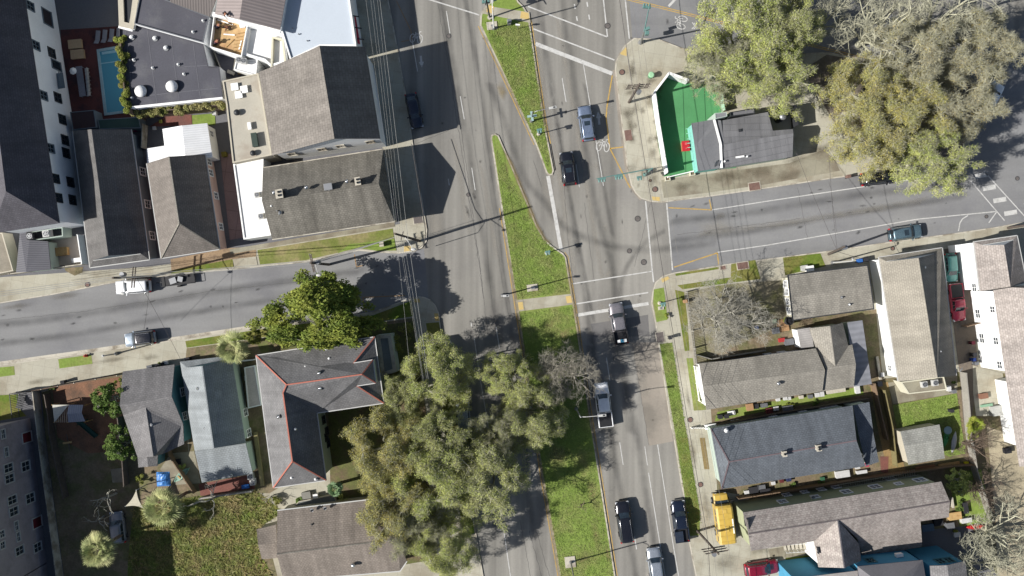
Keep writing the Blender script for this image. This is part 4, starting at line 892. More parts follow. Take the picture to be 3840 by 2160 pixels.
# ---- worn wheel paths, oil, leaks and dirt: feathered stains lying on the surfaces
def curve(pts, n=6):
    out = []
    for i in range(len(pts) - 1):
        p0, p1, p2, p3 = pts[max(0, i - 1)], pts[i], pts[i + 1], pts[min(len(pts) - 1, i + 2)]
        for k in range(n):
            t = k / n; out.append(tuple(.5 * (2 * p1[j] + (p2[j] - p0[j]) * t + (2 * p0[j] - 5 * p1[j] + 4 * p2[j] - p3[j]) * t * t + (3 * p1[j] - p0[j] - 3 * p2[j] + p3[j]) * t ** 3) for j in (0, 1)))
    return out + [pts[-1]]
zt = .009
tr = Soft()
for pts, w in [([(2010, -60), (2040, 150), (2065, 298), (2105, 560), (2143, 800), (2180, 1024), (2212, 1229), (2290, 1640), (2385, 2160), (2420, 2400)], 1.5), ([(2100, -60), (2132, 186), (2185, 500), (2240, 800), (2300, 1024), (2322, 1266), (2390, 1640), (2470, 2160)], 1.6), ([(2060, 300), (2150, 800), (2230, 1229)], .9), ([(2190, 300), (2250, 620), (2300, 900)], 1.0),
    ([(1640, -60), (1700, 250), (1770, 640), (1820, 950), (1880, 1300), (1960, 1700), (2040, 2300)], 1.6), ([(1730, -60), (1790, 250), (1850, 700), (1885, 1000), (1925, 1300), (1990, 1800)], 1.2), ([(1830, 300), (1900, 480), (1968, 670), (2047, 764), (2130, 860), (2307, 925), (2480, 935), (2700, 905)], 1.7), ([(2500, 860), (2400, 930), (2330, 1060), (2340, 1250)], 1.2), ([(2210, 1290), (2225, 1420), (2260, 1640)], 1.8), ([(2310, 1290), (2335, 1420), (2370, 1640)], 2.0)]: tr.strip(curve(pts), w, zt)
for pts, w in [([(2500, 830), (2800, 800), (3200, 735), (3640, 680)], 1.8), ([(2500, 905), (2800, 870), (3200, 800), (3650, 730)], 1.5), ([(-100, 1230), (300, 1180), (800, 1095), (1400, 1010)], 1.8), ([(-100, 1300), (300, 1250), (800, 1160), (1400, 1070)], 1.5)]: tr.strip(curve(pts), w, zt + .0005)
tr.build('wheel_path', soft('dark wheel path', (.05, .05, .052), .34, .25), road)
lt = Soft()
for pts, w in [([(2040, 660), (2075, 800), (2110, 930)], 2.2), ([(1990, 40), (2080, 560), (2160, 1060)], 1.0), ([(2085, 40), (2190, 640), (2260, 1060)], 1.0), ([(1610, 600), (1640, 900)], 3.0), ([(1700, 500), (1760, 900)], 1.2), ([(2600, 880), (3000, 830), (3500, 745)], 1.4), ([(2360, 1200), (2420, 1500)], 2.0), ([(1800, 600), (1870, 1000)], .9)]: lt.strip(curve(pts), w, zt - .001)
rr = random.Random(9)
for i in range(16): lt.blob(rr.uniform(2060, 2440), rr.uniform(250, 1250), rr.uniform(.5, 2.0), rr.uniform(.3, 1.0), zt - .0005, rr.uniform(1.2, 1.8), i)
lt.blob(2690, 855, 3.6, 1.8, zt - .001, 0, 3); lt.blob(2700, 812, 1.0, .6, zt - .001, .3, 5); lt.build('worn_patch', soft('pale worn asphalt', A(190, 184, 172), .5, .4), road)
ol = Soft()
for i in range(46): ol.blob(rr.uniform(1600, 2560), rr.uniform(20, 2140), rr.uniform(.15, .6), rr.uniform(.12, .35), zt + .001, rr.uniform(1.2, 1.8), i + 50)
for i in range(26): ol.blob(rr.uniform(2560, 3600), rr.uniform(700, 880), rr.uniform(.15, .7), rr.uniform(.12, .3), zt + .001, rr.uniform(0, .4), i + 150)
for i in range(24): t_ = rr.random(); ol.blob(t_ * 1500, 1230 - t_ * 190 + rr.uniform(-60, 60), rr.uniform(.15, .7), rr.uniform(.12, .3), zt + .001, rr.uniform(0, .4), i + 250)
for x, y in ((1752, 785), (1778, 735), (1755, 800)): ol.blob(x, y, .3, .9, zt + .001, .3, 4)
ol.build('oil_stain', soft('oil stain', (.035, .034, .034), .6, 1.5), road)
pv = Soft()
for i in range(34): pv.blob(rr.uniform(2345, 2480), rr.uniform(230, 730), rr.uniform(.4, 1.7), rr.uniform(.3, 1.1), .2, rr.uniform(1, 2), i)
for x, y, a_, b_ in [(2740, 660, 3.4, 1.2), (2560, 700, 2, 1), (2850, 640, 3, 1.2), (2980, 600, 2.4, 1), (2360, 450, .9, 2.2), (2350, 420, 1.5, 1.2), (3080, 560, 3, 1), (3150, 560, 1.5, .8), (2950, 660, 3, 1.0), (3400, 590, 3, .6), (2760, 1900, 2, 1.5), (2720, 2110, 3, 2), (2850, 2060, 2.5, 1), (2650, 1900, 1, 3), (2640, 1500, .5, 2), (2600, 1700, .5, 3), (60, 1150, 3, .6), (240, 1110, 3, .6), (420, 1350, 3, .5), (150, 1430, 3, .6), (560, 1340, 2, .6), (300, 1020, 2, .5), (3180, 970, 2, .5), (3420, 930, 2.5, .5), (2580, 1500, .4, 2)]: pv.blob(x, y, a_, b_, .2005, .15, int(x))
pv.build('pavement_stains', soft('grimy stain', A(112, 102, 84), .5, .8))
gd = Soft()
for x, y, a_, b_ in [(1880, 330 + 10, .8, 1.6), (1870, 130, 1.2, .8), (1905, 170, .6, 1.0), (2000, 960, .9, .4), (1985, 800, .5, 1.2), (1900, 640, .3, 1.5), (2240, 2020, .8, 3), (2180, 2100, 2, 1), (2120, 1250, 2.4, 1.2), (2060, 1210, 1, 1), (2280, 2080, .5, 2), (2150, 1420, 1.6, 2), (2100, 1700, 2.4, 1.4), (2220, 1850, 1, 2), (2000, 330, .4, 1.5), (1960, 230, .5, 1.5)]: gd.blob(x, y, a_, b_, .1385, .2, int(x + y))
for e in (MEDS[0][3:9], MEDS[0][10:16], MEDS[0][18:24], MEDS[1][11:14], MEDS[1][18:21]): gd.strip([(1920 + (x - 1920) * 1 , y) for x, y in e], .9, .1382)
for x, y, a_, b_ in [(700, 1960, 2.5, 1.2), (800, 2000, 2, 1), (880, 1900, 2, 1.4), (760, 2100, 3, 1.5), (900, 2080, 2, 1), (640, 2050, 1.5, 2), (840, 1950, 1.4, .8), (930, 2020, 1.6, 1)]: gd.blob(x, y, a_, b_, .2005, .2, int(x))
gd.build('ground_bare_patches', soft('bare dry soil', A(170, 152, 112), .75, .9))
for i, (a_, b_) in enumerate((((2560, 312), (2572, 655)), ((2640, 318), (2655, 640)))): ms.ribbon([P(*a_, .2), P(*b_, .2)], .06, .2)
o = obj(ms, 'pavement_turf_seams', M('turf seam', A(66, 120, 78))); o['kind'] = 'structure'
# ================================================================ buildings
s_dark = shingle('dark slate shingle', A(106, 104, 110)); s_dark2 = shingle('charcoal shingle', A(122, 120, 118))
s_tan = shingle('tan grey shingle', A(166, 161, 150)); s_tan2 = shingle('light tan shingle', A(168, 162, 149), contrast=.06)
s_brown = shingle('brown grey shingle', A(152, 142, 132), streak=.2); s_moss = shingle('stained brown shingle', A(134, 130, 121), streak=.28, patch=.2)
s_blue = shingle('blue grey shingle', A(116, 122, 129)); s_red = shingle('reddish blend shingle', A(186, 178, 171), A(166, 156, 150)); s_grey = shingle('mid grey shingle', A(140, 138, 138))
s_pale = shingle('pale blue grey shingle', A(160, 166, 168), contrast=.06); s_pink = shingle('pinkish blend shingle', A(186, 177, 170), A(172, 163, 156))
s_ch = shingle('cool grey shingle', A(134, 133, 133), patch=.18)
mt_black = M('black membrane roof', A(98, 98, 106), v=.16, vs=.25, f=.1, col2=A(112, 112, 116), c2s=.3, c2t=.58); mt_beige = M('beige roof coating', A(204, 198, 182), v=.1, vs=.3, f=.05, col2=A(184, 174, 158), c2s=.3)
mt_bluew = M('pale blue white roof', A(216, 226, 236), v=.04, vs=.3, f=.03)
w_white = M('white siding', (0.74, 0.75, 0.74), v=.05, f=.04); w_hotel = M('pale blue white stucco', (.84, .85, .85), v=.08, vs=.3, f=.04); w_slate = M('slate blue siding', A(128, 142, 152), v=.06, f=.05)
w_pink = M('pink siding', A(240, 206, 192), v=.06, f=.05); w_teal = M('teal siding', A(92, 146, 154), v=.08, f=.05); w_green = M('sage green siding', A(184, 190, 154), v=.08, vs=.4, f=.05); w_pgreen = M('pale mint siding', A(196, 212, 200), v=.06, f=.05)
w_blue = M('bright blue siding', A(86, 168, 206), v=.07, f=.05); w_cream = M('cream siding', A(232, 228, 204), v=.06, f=.05); w_stucco = M('grey stucco', A(176, 168, 174), v=.12, vs=.4, f=.06, col2=A(158, 150, 156), c2s=.5); w_beige = M('beige siding', A(214, 206, 186), v=.08, f=.05)
m_redcap = M('red ridge tile', A(198, 124, 106), v=.15, f=.12); m_blueg = glass('blue glass', (.03, .06, .09))
corr_w = corrugated('white corrugated metal', (0.72, 0.73, 0.73)); corr_g = corrugated('grey corrugated metal', A(168, 172, 186))
# --- northwest
hotel = house('hotel', 'long white three storey building with a dark hipped roof beside the pool', [(60, -220, 8.8), (223, 836, 8.8), (-30, 876, 8.8), (-190, -180, 8.8), (22, 717, 12.7), (-95, -200, 12.7)],
    [(0, 1, 4, 5), (1, 2, 4), (2, 3, 5, 4)], [0, 1, 2, 3], w_hotel, s_dark, gut=None, cat='building')
for px, py, w in [(112, 22, 1.0), (133, 170, 1.0), (162, 358, 1.0), (158 + 30, 556, 1.0), (207, 670, 1.0), (218, 742, 1.0), (192, 198, 1.1), (215, 366, 1.1), (232, 448, 1.1), (242, 525, 1.1), (246, 574, 1.1), (262, 683, 1.1), (270, 750, 1.1)]:
    window(hotel, px, py, w, 1.5, m_dark if px > 188 else w_slate)
window(hotel, 176, 66, 2.0, 2.2, w_slate, bars=False, gl=M('dark opening', (.03, .025, .03))); window(hotel, 210, 245, 1.1, 2.2, w_slate, bars=False)
bal = MB(); 
for i in range(10): a = P(212 + i * .9, 272 + i * 5.5, 3.6); bal.box(a[0] + .5, a[1], 3.1, .05, .05, 1.0)
a = P(212, 272, 3.6); b = P(221, 326, 3.6); bal.beam((a[0] + .5, a[1], 4.1), (b[0] + .5, b[1], 4.1), .06, .06); bal.box((a[0] + b[0]) / 2 + .1, (a[1] + b[1]) / 2, 3.0, .9, 2.1, .1, .15); obj(bal, 'balcony', w_slate, hotel.o, True)
b2 = house('narrow_house', 'slate blue narrow house with a near black roof between the hotel and the pink house', [(272, 490, 3.8), (343, 485, 7.1), (492, 485, 3.8), (561, 974, 3.8), (337, 1004, 3.8), (350, 976, 4.4), (406, 959, 7.1), (527, 951, 4.4)],
    [(0, 4, 5, 6, 1), (2, 1, 6, 7, 3), (4, 3, 7, 5)], [0, 1, 2, 3, 4], w_slate, s_dark2, gut=m_gut)
tri = MB().quad(b2.W[5], b2.W[7], b2.W[6]); obj(tri, 'gable', w_slate, b2.o, True)
for px, py in [(534, 644), (552, 766), (570, 884)]: window(b2, px, py, .95, 1.5)
b3 = house('pink_house', 'pink sided house with a tan and charcoal hipped roof and white gutters', [(550, 613, 4.2), (633, 587, 7.6), (770, 579, 4.2), (825, 935, 4.2), (604, 969, 4.2), (671, 838, 7.6)],
    [(0, 4, 5, 1), (2, 1, 5, 3), (4, 3, 5)], [0, 1, 2, 3, 4], w_pink, shingle('warm grey shingle', A(140, 133, 126)), gut=m_gut, ridges=[(1, 5), (5, 4), (5, 3)], ridgemat=s_tan)
for px, py in [(809, 734), (827, 850), (783, 607), (789, 648)]: window(b3, px, py, .8, 1.3)
b3b = house('metal_roof_annex', 'white corrugated metal roofed annex behind the pink house', [(609, 484, 3.6), (682, 471, 4.3), (777, 462, 3.6), (797, 590, 3.6), (697, 604, 4.3), (625, 612, 3.6)], [(0, 5, 4, 1), (1, 4, 3, 2)], [0, 1, 2, 3, 4, 5], w_white, corr_w, over=.15, cat='annex')
window(b3b, 792, 502, .7, 1.0)
house('metal_roof_porch', 'low white metal porch roof on the left side of the annex', [(550, 557, 3.0), (618, 546, 3.3), (628, 592, 3.3), (552, 612, 3.0)], [(0, 3, 2, 1)], [0, 1, 2, 3], w_white, corr_w, over=.1, cat='annex')
b4 = flat('flat_roof_building', 'building with a large black flat roof and two white dome skylights', [(445, 100), (499, 90), (762, 163), (781, 248), (822, 250), (836, 368), (488, 405), (470, 380), (446, 150)], 5.0, w_hotel, mt_black, par=.25, pw=.12, parmat=M('dark parapet', A(90, 90, 96), v=.1))
obj(MB().beam(P(488, 404, 5.1), P(835, 368, 5.1), .3, .16), 'coping', m_white, b4.o, True); obj(MB().beam(P(446, 98, 5.2), P(499, 112, 5.2), .5, .2).beam(P(499, 112, 5.2), P(503, 92, 5.2), .4, .2), 'trim', m_white, b4.o, True)
seam = MB()
for a, b in [((470, 110), (500, 390)), ((552, 110), (588, 385)), ((640, 130), (672, 375)), ((724, 160), (752, 370)), ((490, 365), (820, 330)), ((690, 250), (780, 245))]: seam.beam(P(*a, 4.76), P(*b, 4.76), .08, .02)
obj(seam, 'roof_seam', M('seam tar', A(120, 120, 126), v=.1), b4.o, True)
b4n = flat('upper_flat_roof', 'raised black flat roof section at the top, above the dome roof', [(503, 88), (528, -40), (640, 5), (784, 62), (762, 160)], 5.9, w_hotel, mt_black, par=.2, pw=.12, parmat=M('grey parapet', A(120, 124, 130), v=.1))
for px, py, r, l in [(524, 340, .8, 'white dome skylight nearest the ivy on the black roof'), (641, 322, .8, 'white dome skylight in the middle of the black roof')]:
    x, y, z = P(px, py, 5.4); t = T('dome_skylight', l, 'skylight', (x, y, 4.75), 0, 'dome skylights'); obj(MB().box(0, 0, 0, r * 1.7, r * 1.7, .3), 'curb', m_dark, t); obj(MB().ball(0, 0, .3, r, r, r * .85, 24, 8, 0.0), 'dome', m_white, t, smooth=True)
for i, (px, py, l) in enumerate([(494, 140, 'small round white vent near the corner of the black roof'), (581, 144, 'white square vent left of the middle of the black roof'), (622, 180, 'bent white vent on the black roof'), (502, 225, 'white pipe vent by the ivy'), (573, 255, 'small white pipe near the dome'), (669, 242, 'thin pipe on the black roof'), (690, 278, 'tiny white box vent between dome and parapet'), (495, 367, 'white pipe in the lower left roof corner'), (762, 78, 'white oval vent on the upper flat roof'), (724, 120, 'white square vent on the upper flat roof')]):
    pipe_vent(px, py, 4.9 if i < 8 else 5.8, l, .35, .16 if i in (0, 1, 2) else .1)
tag(b4n.o, None, None)
west_strip = flat('white_ledge_building', 'pale building with a white parapet at the top edge behind the dark roof', [(440, -60), (524, -60), (508, 68), (500, 110), (446, 98)], 5.4, w_cream, m_dark, par=.3, pw=.7, parmat=w_beige)
# ribbed roof pair at the top, above the work deck
top1 = house('ribbed_roof_house', 'house with one light and one dark ribbed slope at the top edge', [(806, 52, 7.4), (835, -110, 7.4), (925, -110, 9.2), (1090, -110, 7.4), (1050, 112, 7.4), (898, 72, 9.2)], [(0, 1, 2, 5), (2, 3, 4, 5)], [0, 5, 4, 3, 2, 1], w_white, corrugated('brown ribbed roof', A(168, 156, 152), .42, .8), over=.15, cat='building')
obj(MB().beam(P(798, 54, 7.2), P(900, 72, 7.2), .55, .3).beam(P(900, 72, 7.2), P(1054, 114, 7.2), .8, .3), 'coping', m_white, top1.o, True)
house('dark_ribbed_roof', 'dark ribbed roof slope at the top edge left of the work deck', [(600, -80, 6.9), (830, -80, 6.9), (806, 10, 6.6), (786, 62, 6.4), (640, 8, 6.6)], [(0, 4, 3, 2, 1)], [0, 1, 2, 3, 4], w_white, corrugated('dark ribbed roof', A(128, 120, 116), .35, .8), over=.2, cat='building')
deckb = flat('work_deck_building', 'building whose open roof shows a fresh plywood work deck', [(801, 58), (930, 86), (906, 212), (786, 176)], 5.6, w_hotel, M('plywood deck', A(224, 188, 136), v=.14, vs=.6, f=.14, fs=3, col2=A(196, 152, 110), c2s=.5, joints=(.2, 1.22, .8)), par=.75, pw=.12, parmat=m_white)
fr = MB(); rng = random.Random(2)
for i in range(7): a = P(905 - i * 3, 120 + i * 13, 5.5); fr.beam((a[0] - .8, a[1] - .1, 5.0), (a[0] + .5, a[1] + .15, 5.0), .05, .12)
obj(fr, 'joist', m_lumber, deckb.o, True)
wb = flat('white_stepped_building', 'white stepped flat roofed building between the work deck and the big roof', [(932, 84), (965, 95), (1065, 118), (1076, 232), (1014, 250), (990, 228), (912, 205)], 5.2, w_white, m_flat_w, par=.5, pw=.3, parmat=m_white)
flat('white_lower_roof', 'small low white flat roof with two fans below the work deck', [(884, 226), (966, 222), (960, 284), (876, 262)], 4.4, w_white, m_flat_w, par=.15, pw=.15, parmat=m_white)
flat('dark_well', 'sunken dark roof well next to the big brown roof', [(1018, 135), (1062, 146), (1074, 244), (1014, 258)], 5.3, w_beige, M('dark tar floor', (.05, .047, .045), v=.2, f=.2), par=2.2, pw=.25, parmat=w_cream)
low = flat('low_dark_roof', 'low dark roof with debris under the work deck', [(798, 186), (884, 214), (876, 262), (965, 286), (960, 292), (850, 300), (822, 248)], 2.6, w_beige, mt_black, par=.1, pw=.12)
ww = flat('white_metal_roof_building', 'shop with a broad pale bluish white roof and a red awning on the avenue', [(1090, -110), (1296, -110), (1336, 172), (1200, 172), (1088, 226), (1053, 112)], 6.2, w_white, mt_bluew, par=.22, pw=.2, parmat=m_white)
aw = MB(); aw.v = [P(1318, 60, 4.8), P(1342, 164, 4.8), P(1351, 166, 4.0), P(1334, 60, 4.0)]; aw.f = [(0, 1, 2, 3)]; aw.f += []
obj(aw, 'awning', M('red awning cloth', A(184, 52, 78), v=.1), ww.o, True)
sw = MB()
for py in (60, 104, 146): a = P(1322 + (py - 60) * .22, py, 5.2); sw.box(a[0] + .4, a[1], 5.0, .9, .12, .2, -.15)
obj(sw, 'bracket', m_dark, ww.o, True)
for px, py in [(1098, 107), (1121, 129), (1153, 154)]: pipe_vent(px, py, 6.0, 'grey pipe stub on the pale roof, %s of three' % {1098: 'upper left', 1121: 'middle', 1153: 'lower right'}[px], .3, .07, m_steel)
big = house('saltbox_building', 'large brown roofed building with a dark ribbed east slope facing the avenue', [(971, 270, 6.6), (1087, 224, 8.6), (1198, 171, 12), (1370, 175, 8.0), (1426, 520, 8.0), (1254, 520, 12), (1021, 583, 6.6)], [(0, 6, 5, 2, 1), (2, 5, 4, 3)], [0, 1, 2, 3, 4, 5, 6], w_white, shingle('big brown roof', A(144, 138, 131), streak=.18, row=.42, w=.6), over=.3, gut=None, cat='building')
for px, py in [(1096, 577), (1207, 559), (1278, 547), (1388, 531)]: window(big, px, py, .9, 1.4, m_kerb)
low7 = house('corner_building', 'corner building with a wide stained brown roof and a row of ridge vents and chimneys', [(986, 629, 4.8), (1437, 559, 4.8), (1480, 831, 4.8), (1021, 898, 4.8), (982, 752, 7.6), (1420, 690, 7.6), (1419, 592, 5.5), (1448, 801, 5.6)], [(0, 1, 6, 5, 4), (3, 4, 5, 7, 2), (1, 2, 7, 5, 6)], [0, 1, 2, 3, 4], w_beige, s_moss, gut=m_kerb, cat='building')
turbine(1029, 723, 7.6, 'round white ridge vent furthest left on the stained brown roof'); turbine(1150, 704, 7.6, 'round white ridge vent right of the dark chimney'); turbine(1302, 681, 7.6, 'round white ridge vent right of the metal box')
chimney(1057, 731, 7.4, 'dark double flue chimney on the stained brown roof', .8, 1.0, 1.3, m_dark); chimney(1346, 683, 7.4, 'brick double flue chimney near the east end of the stained roof', .6, .9, .9)
crate(1230, 700, 'pale metal box unit on the stained brown ridge', m_steel, 1.0, .8, .8, z=7.3, name='rooftop_unit', cat='rooftop unit'); pipe_vent(1020, 773, 6.8, 'white pipe on the stained roof near the white flat roof'); dish(1061, 803, 6.2, 'small dish on the southern slope of the stained roof', .3)
b8 = flat('white_flat_roof', 'bright white flat roofed extension west of the stained brown roof', [(874, 615), (988, 594), (984, 750), (1018, 882), (913, 898)], 3.7, w_white, m_flat_w, par=.15, pw=.2, parmat=m_white)
ac_unit(967, 732, 3.7, 'air conditioner on the white roof edge beside the brown roof', .7, .5); ac_unit(982, 812, 3.7, 'lower air conditioner on the white roof by the brown slope', .75, .5)
b8b = flat('beige_flat_roof', 'beige flat roof with ducts and a round fan, left of the big brown roof', [(833, 303), (969, 274), (1019, 582), (872, 612), (848, 395)], 5.0, w_beige, mt_beige, par=.15, pw=.2, parmat=w_beige)
turbine(890, 423, 5.0, 'large round exhaust fan with a dark top on the beige roof', .42, m_dark); turbine(950, 575, 5.0, 'round black and white fan at the lower end of the beige roof', .38, m_dark)
crate(954, 524, 'dark green duct box on the beige roof', M('duct green', A(70, 84, 76), v=.1), .7, 1.8, .6, z=4.9, name='duct', cat='duct'); crate(935, 472, 'white ducts on the beige roof', m_white, .4, .9, .4, z=4.9, name='duct', cat='duct')
for px, py, l in [(880, 325, 'bright white roof hatch at the top of the beige roof'), (915, 335, 'white square hatch beside the bright hatch'), (895, 355, 'pale blue white panel on the beige roof')]: crate(px, py, l, m_white, .9, .9, .25, z=4.9, name='roof_hatch', cat='hatch')
ac_unit(900, 228, 4.6, 'left fan of the pair on the white roof by the work deck', .75, .6, -.1, group='paired fans'); ac_unit(918, 232, 4.6, 'right fan of the pair on the white roof by the work deck', .75, .6, -.1, group='paired fans')
# annexes below the hotel
flat('ac_platform', 'dark platform with two fans at the foot of the hotel', [(103, 870), (234, 852), (236, 886), (106, 905)], 2.6, w_pgreen, m_dark, par=.3, pw=.12, parmat=w_pgreen)
ac_unit(119, 886, 2.9, 'dark fan unit on the hotel platform', .9, .5, m=m_dark); ac_unit(179, 877, 2.9, 'white fan unit on the hotel platform', .9, .5)
house('ribbed_shed', 'dark ribbed shed roof below the fan platform', [(75, 868, 3.0), (98, 868, 3.0), (110, 900, 3.0), (180, 905, 2.7), (190, 1010, 2.7), (98, 1020, 3.0), (60, 1022, 2.6)], [(0, 6, 5, 1), (1, 5, 4, 3, 2)], [0, 1, 2, 3, 4, 5, 6], w_pgreen, corrugated('shed ribbed roof', A(98, 98, 106), .3, .7), over=.1, cat='shed')
flat('low_left_building', 'low concrete roof at the left edge by the pavement', [(-90, 880), (8, 872), (50, 1016), (-70, 1040)], 2.6, w_beige, M('grimy roof', A(158, 150, 134), v=.25, vs=.5), par=.2, pw=.15)
fence([(60, 1028), (330, 992)], 1.6, 'pale street fence below the white courtyard', m_kerb); fence([(316, 884), (332, 990)], 1.8, 'white fence along the courtyard by the narrow house', m_white)
crate(220, 944, 'stack of tan planks in the white courtyard', m_lumber, 2.3, 1.1, .7, .1, name='lumber_stack', cat='lumber')
table(290, 975, 'white table in the courtyard corner', m_white, 1.6, .6, .12)
# --- southwest
def G(px, py, z):
    k = 1 - z / H; return (1920 + (px - 1920) / k, 1080 + (py - 1080) / k)
c1 = flat('stucco_apartments', 'grey stucco apartment building with white windows and red shutters at the lower left', [G(115, 1567, 11), G(176, 2108, 11), G(-250, 2160, 11), G(-300, 1640, 11)], 11, w_stucco, mt_black, par=.4, pw=.3, parmat=w_stucco)
c1b = flat('stucco_apartments_tower', 'taller southern end of the grey stucco apartments in the bottom left corner', [G(177, 2112, 14), G(215, 2500, 14), (-500, 2700), (-500, 2250)], 14, w_stucco, mt_black, par=.4, pw=.3, parmat=w_stucco)
for px, py, w, h_ in [(10, 1628, 1.1, .7), (22, 1695, 1.1, .6), (95, 1748, 1.2, 1.8), (30, 1755, 1.0, 1.8), (34, 1795, 1.0, 1.8), (112, 1868, 1.2, 1.9), (44, 1875, 1.0, 1.8), (50, 1918, 1.0, 1.8), (60, 1972, 1.1, .6), (67, 2013, 1.1, .6), (140, 2052, 1.1, 1.7), (72, 2065, 1.0, 1.7), (6, 2003, .8, .8), (8, 2045, .8, .8)]:
    window(c1, px, py, w, h_, m_gut)
for px, py in [(84, 2100), (22, 2105), (28, 2150)]: window(c1b, px, py + 22, 1.0, 1.7, m_gut)
for px, py in [(100, 1640), (142, 1957)]: window(c1, px, py, 1.3, 2.1, m_gut, 'shutter', M('dark red shutter', A(120, 36, 44), v=.1, f=.1), bars=False)
fence([(150, 1463), (168, 1620), (183, 1735), (240, 2160), (262, 2320)], 1.8, 'long thin pale fence on the right side of the shaded alley', m_kerb, board=.04)
fence([(190, 1475), (205, 1560), (208, 1620), (261, 1858)], 1.6, 'inner wooden fence between the alley fence and the playground', m_wood_p, board=.04)
fence([(118, 1466), (300, 1432), (458, 1404)], 1.5, 'low dark street fence in front of the playground', M('brown board', A(120, 100, 84), v=.2), board=.05, mpost=m_kerb)
fence([(462, 1560), (478, 1700), (486, 1812)], 1.7, 'fence between the playground and the teal house', m_wood_p)
gt = T('metal_gate', 'black metal gate and stair frame at the head of the shaded alley', 'gate', (*P(95, 1500)[:2], .14)); g = MB()
for a, b in (((68, 1470), (150, 1464)), ((68, 1470), (78, 1560))):
    A0, B0 = P(*a), P(*b); n = 14
    for i in range(n + 1): u = i / n; g.box(A0[0] + (B0[0] - A0[0]) * u, A0[1] + (B0[1] - A0[1]) * u, .14, .05, .05, 2.0)
    g.beam((A0[0], A0[1], 2.1), (B0[0], B0[1], 2.1), .08); g.beam((A0[0], A0[1], .4), (B0[0], B0[1], .4), .08)
obj(g, 'bars', m_dark, gt, True); g = MB()
for i in range(6): a = P(88, 1478 + i * 9); g.box(a[0], a[1], .14 + i * .18, .9, .3, .06)
obj(g, 'step', m_dark, gt, True)
c3 = house('teal_house', 'teal walled house with a grey cross gabled roof beside the playground', [(460, 1393, 3.6), (654, 1367, 3.6), (449, 1520, 6.0), (643, 1486, 6.0), (686, 1590, 3.9), (690, 1665, 3.6), (613, 1702, 3.6), (575, 1712, 5.6), (516, 1715, 3.9), (494, 1632, 3.7), (462, 1556, 4.6), (546, 1527, 5.75)],
    [(0, 1, 3, 2), (2, 3, 4, 11), (2, 11, 10), (10, 11, 7, 8, 9), (11, 4, 5, 6, 7)], [0, 1, 3, 4, 5, 6, 7, 8, 9, 10, 2], w_teal, s_grey, over=.3)
house('small_rear_extension', 'low lean-to roof behind the teal house', [(516, 1712, 3.2), (551, 1709, 3.4), (592, 1705, 3.0), (590, 1748, 2.8), (555, 1750, 3.2), (519, 1753, 3.0)], [(0, 5, 4, 1), (1, 4, 3, 2)], [0, 1, 2, 3, 4, 5], w_teal, s_grey, over=.1, cat='extension')
window(c3, 692, 1560, .9, 1.2); window(c3, 684, 1470, 1.0, 1.3)
turbine(570, 1592, 5.2, 'small white vent on the ribbed wing of the teal house', .2, m_white); pipe_vent(584, 1668, 4.8, 'white pipe low on the teal house wing')
c4 = house('pale_grey_house', 'long pale blue grey roofed house between the teal house and the red ridged roof', [(675, 1356, 3.9), (867, 1333, 3.9), (921, 1660, 3.9), (730, 1691, 3.9), (758, 1372, 6.8), (801, 1681, 6.8), (700, 1378, 4.6), (838, 1354, 4.6)], [(0, 1, 7, 6), (0, 6, 4, 5, 3), (1, 2, 5, 4, 7)], [0, 1, 2, 5, 3], w_pgreen, s_pale, gut=None, ridges=[(4, 5)], ridgemat=s_pale)
obj(MB().quad(c4.W[6], c4.W[7], c4.W[4]), 'gable', w_teal, c4.o, True)
c4b = house('rear_flat_extension', 'plain light grey low roof extending the pale grey house', [(730, 1692, 3.5), (921, 1662, 3.5), (948, 1776, 3.0), (757, 1810, 3.0)], [(0, 3, 2, 1)], [0, 1, 2, 3], w_pgreen, s_pale, over=.2, cat='extension')
window(c4, 922, 1545, .9, 1.4); window(c4, 938, 1620, .9, 1.4)
for px, py, z, l in [(745, 1456, 5.5, 'silver round vent uppermost on the pale grey roof'), (773, 1604, 5.5, 'silver round vent lower on the pale grey roof')]: turbine(px, py, z, l, .24)
pipe_vent(765, 1520, 5.8, 'small dark pipe between the two silver vents', .3, .1, m_steel); turbine(870, 1781, 3.1, 'small white vent with a long shadow on the flat extension', .18, m_white)
c5 = house('red_ridged_house', 'large hipped roof building with red ridge tiles and white gutters', [(960, 1333, 6.6), (1405, 1263, 6.6), (1325, 1362, 8.4), (1398, 1350, 8.4), (1357, 1404, 10.1), (1074, 1443, 10.1), (1409, 1436, 8.4), (1338, 1447, 8.4), (1439, 1512, 6.6), (1189, 1549, 6.6), (1061, 1473, 10.1), (1223, 1801, 6.6), (1025, 1829, 6.6), (1096, 1730, 10.1)],
    [(0, 1, 2, 3, 4, 5), (5, 4, 6, 7, 8, 9, 10), (1, 8, 7, 2), (3, 6, 4), (0, 5, 10, 13, 12), (10, 9, 11, 13), (12, 13, 11)], [0, 1, 8, 9, 11, 12], w_pgreen, s_ch, over=.45, gut=m_gut,
    ridges=[(0, 5), (5, 4), (5, 10), (10, 13), (13, 12), (13, 11), (1, 2), (3, 4), (6, 4), (7, 8)], ridgemat=m_redcap, cat='building')
eb = MB()
for a, b in ((2, 3), (3, 6), (6, 7)): eb.beam((*c5.W[a][:2], c5.W[a][2] - .05), (*c5.W[b][:2], c5.W[b][2] - .05), .16, .16)
obj(eb, 'gable_gutter', m_gut, c5.roof, True)
obj(MB().quad((*c5.W[3][:2], 8.3), (*c5.W[6][:2], 8.3), (*c5.W[6][:2], 6.7), (*c5.W[3][:2], 6.7)), 'gable_wall', w_pgreen, c5.o, True)
for px, py in [(1230, 1612), (1232, 1660), (1212, 1575), (1222, 1640)]: window(c5, px, py, .9, 1.3, m_dark)
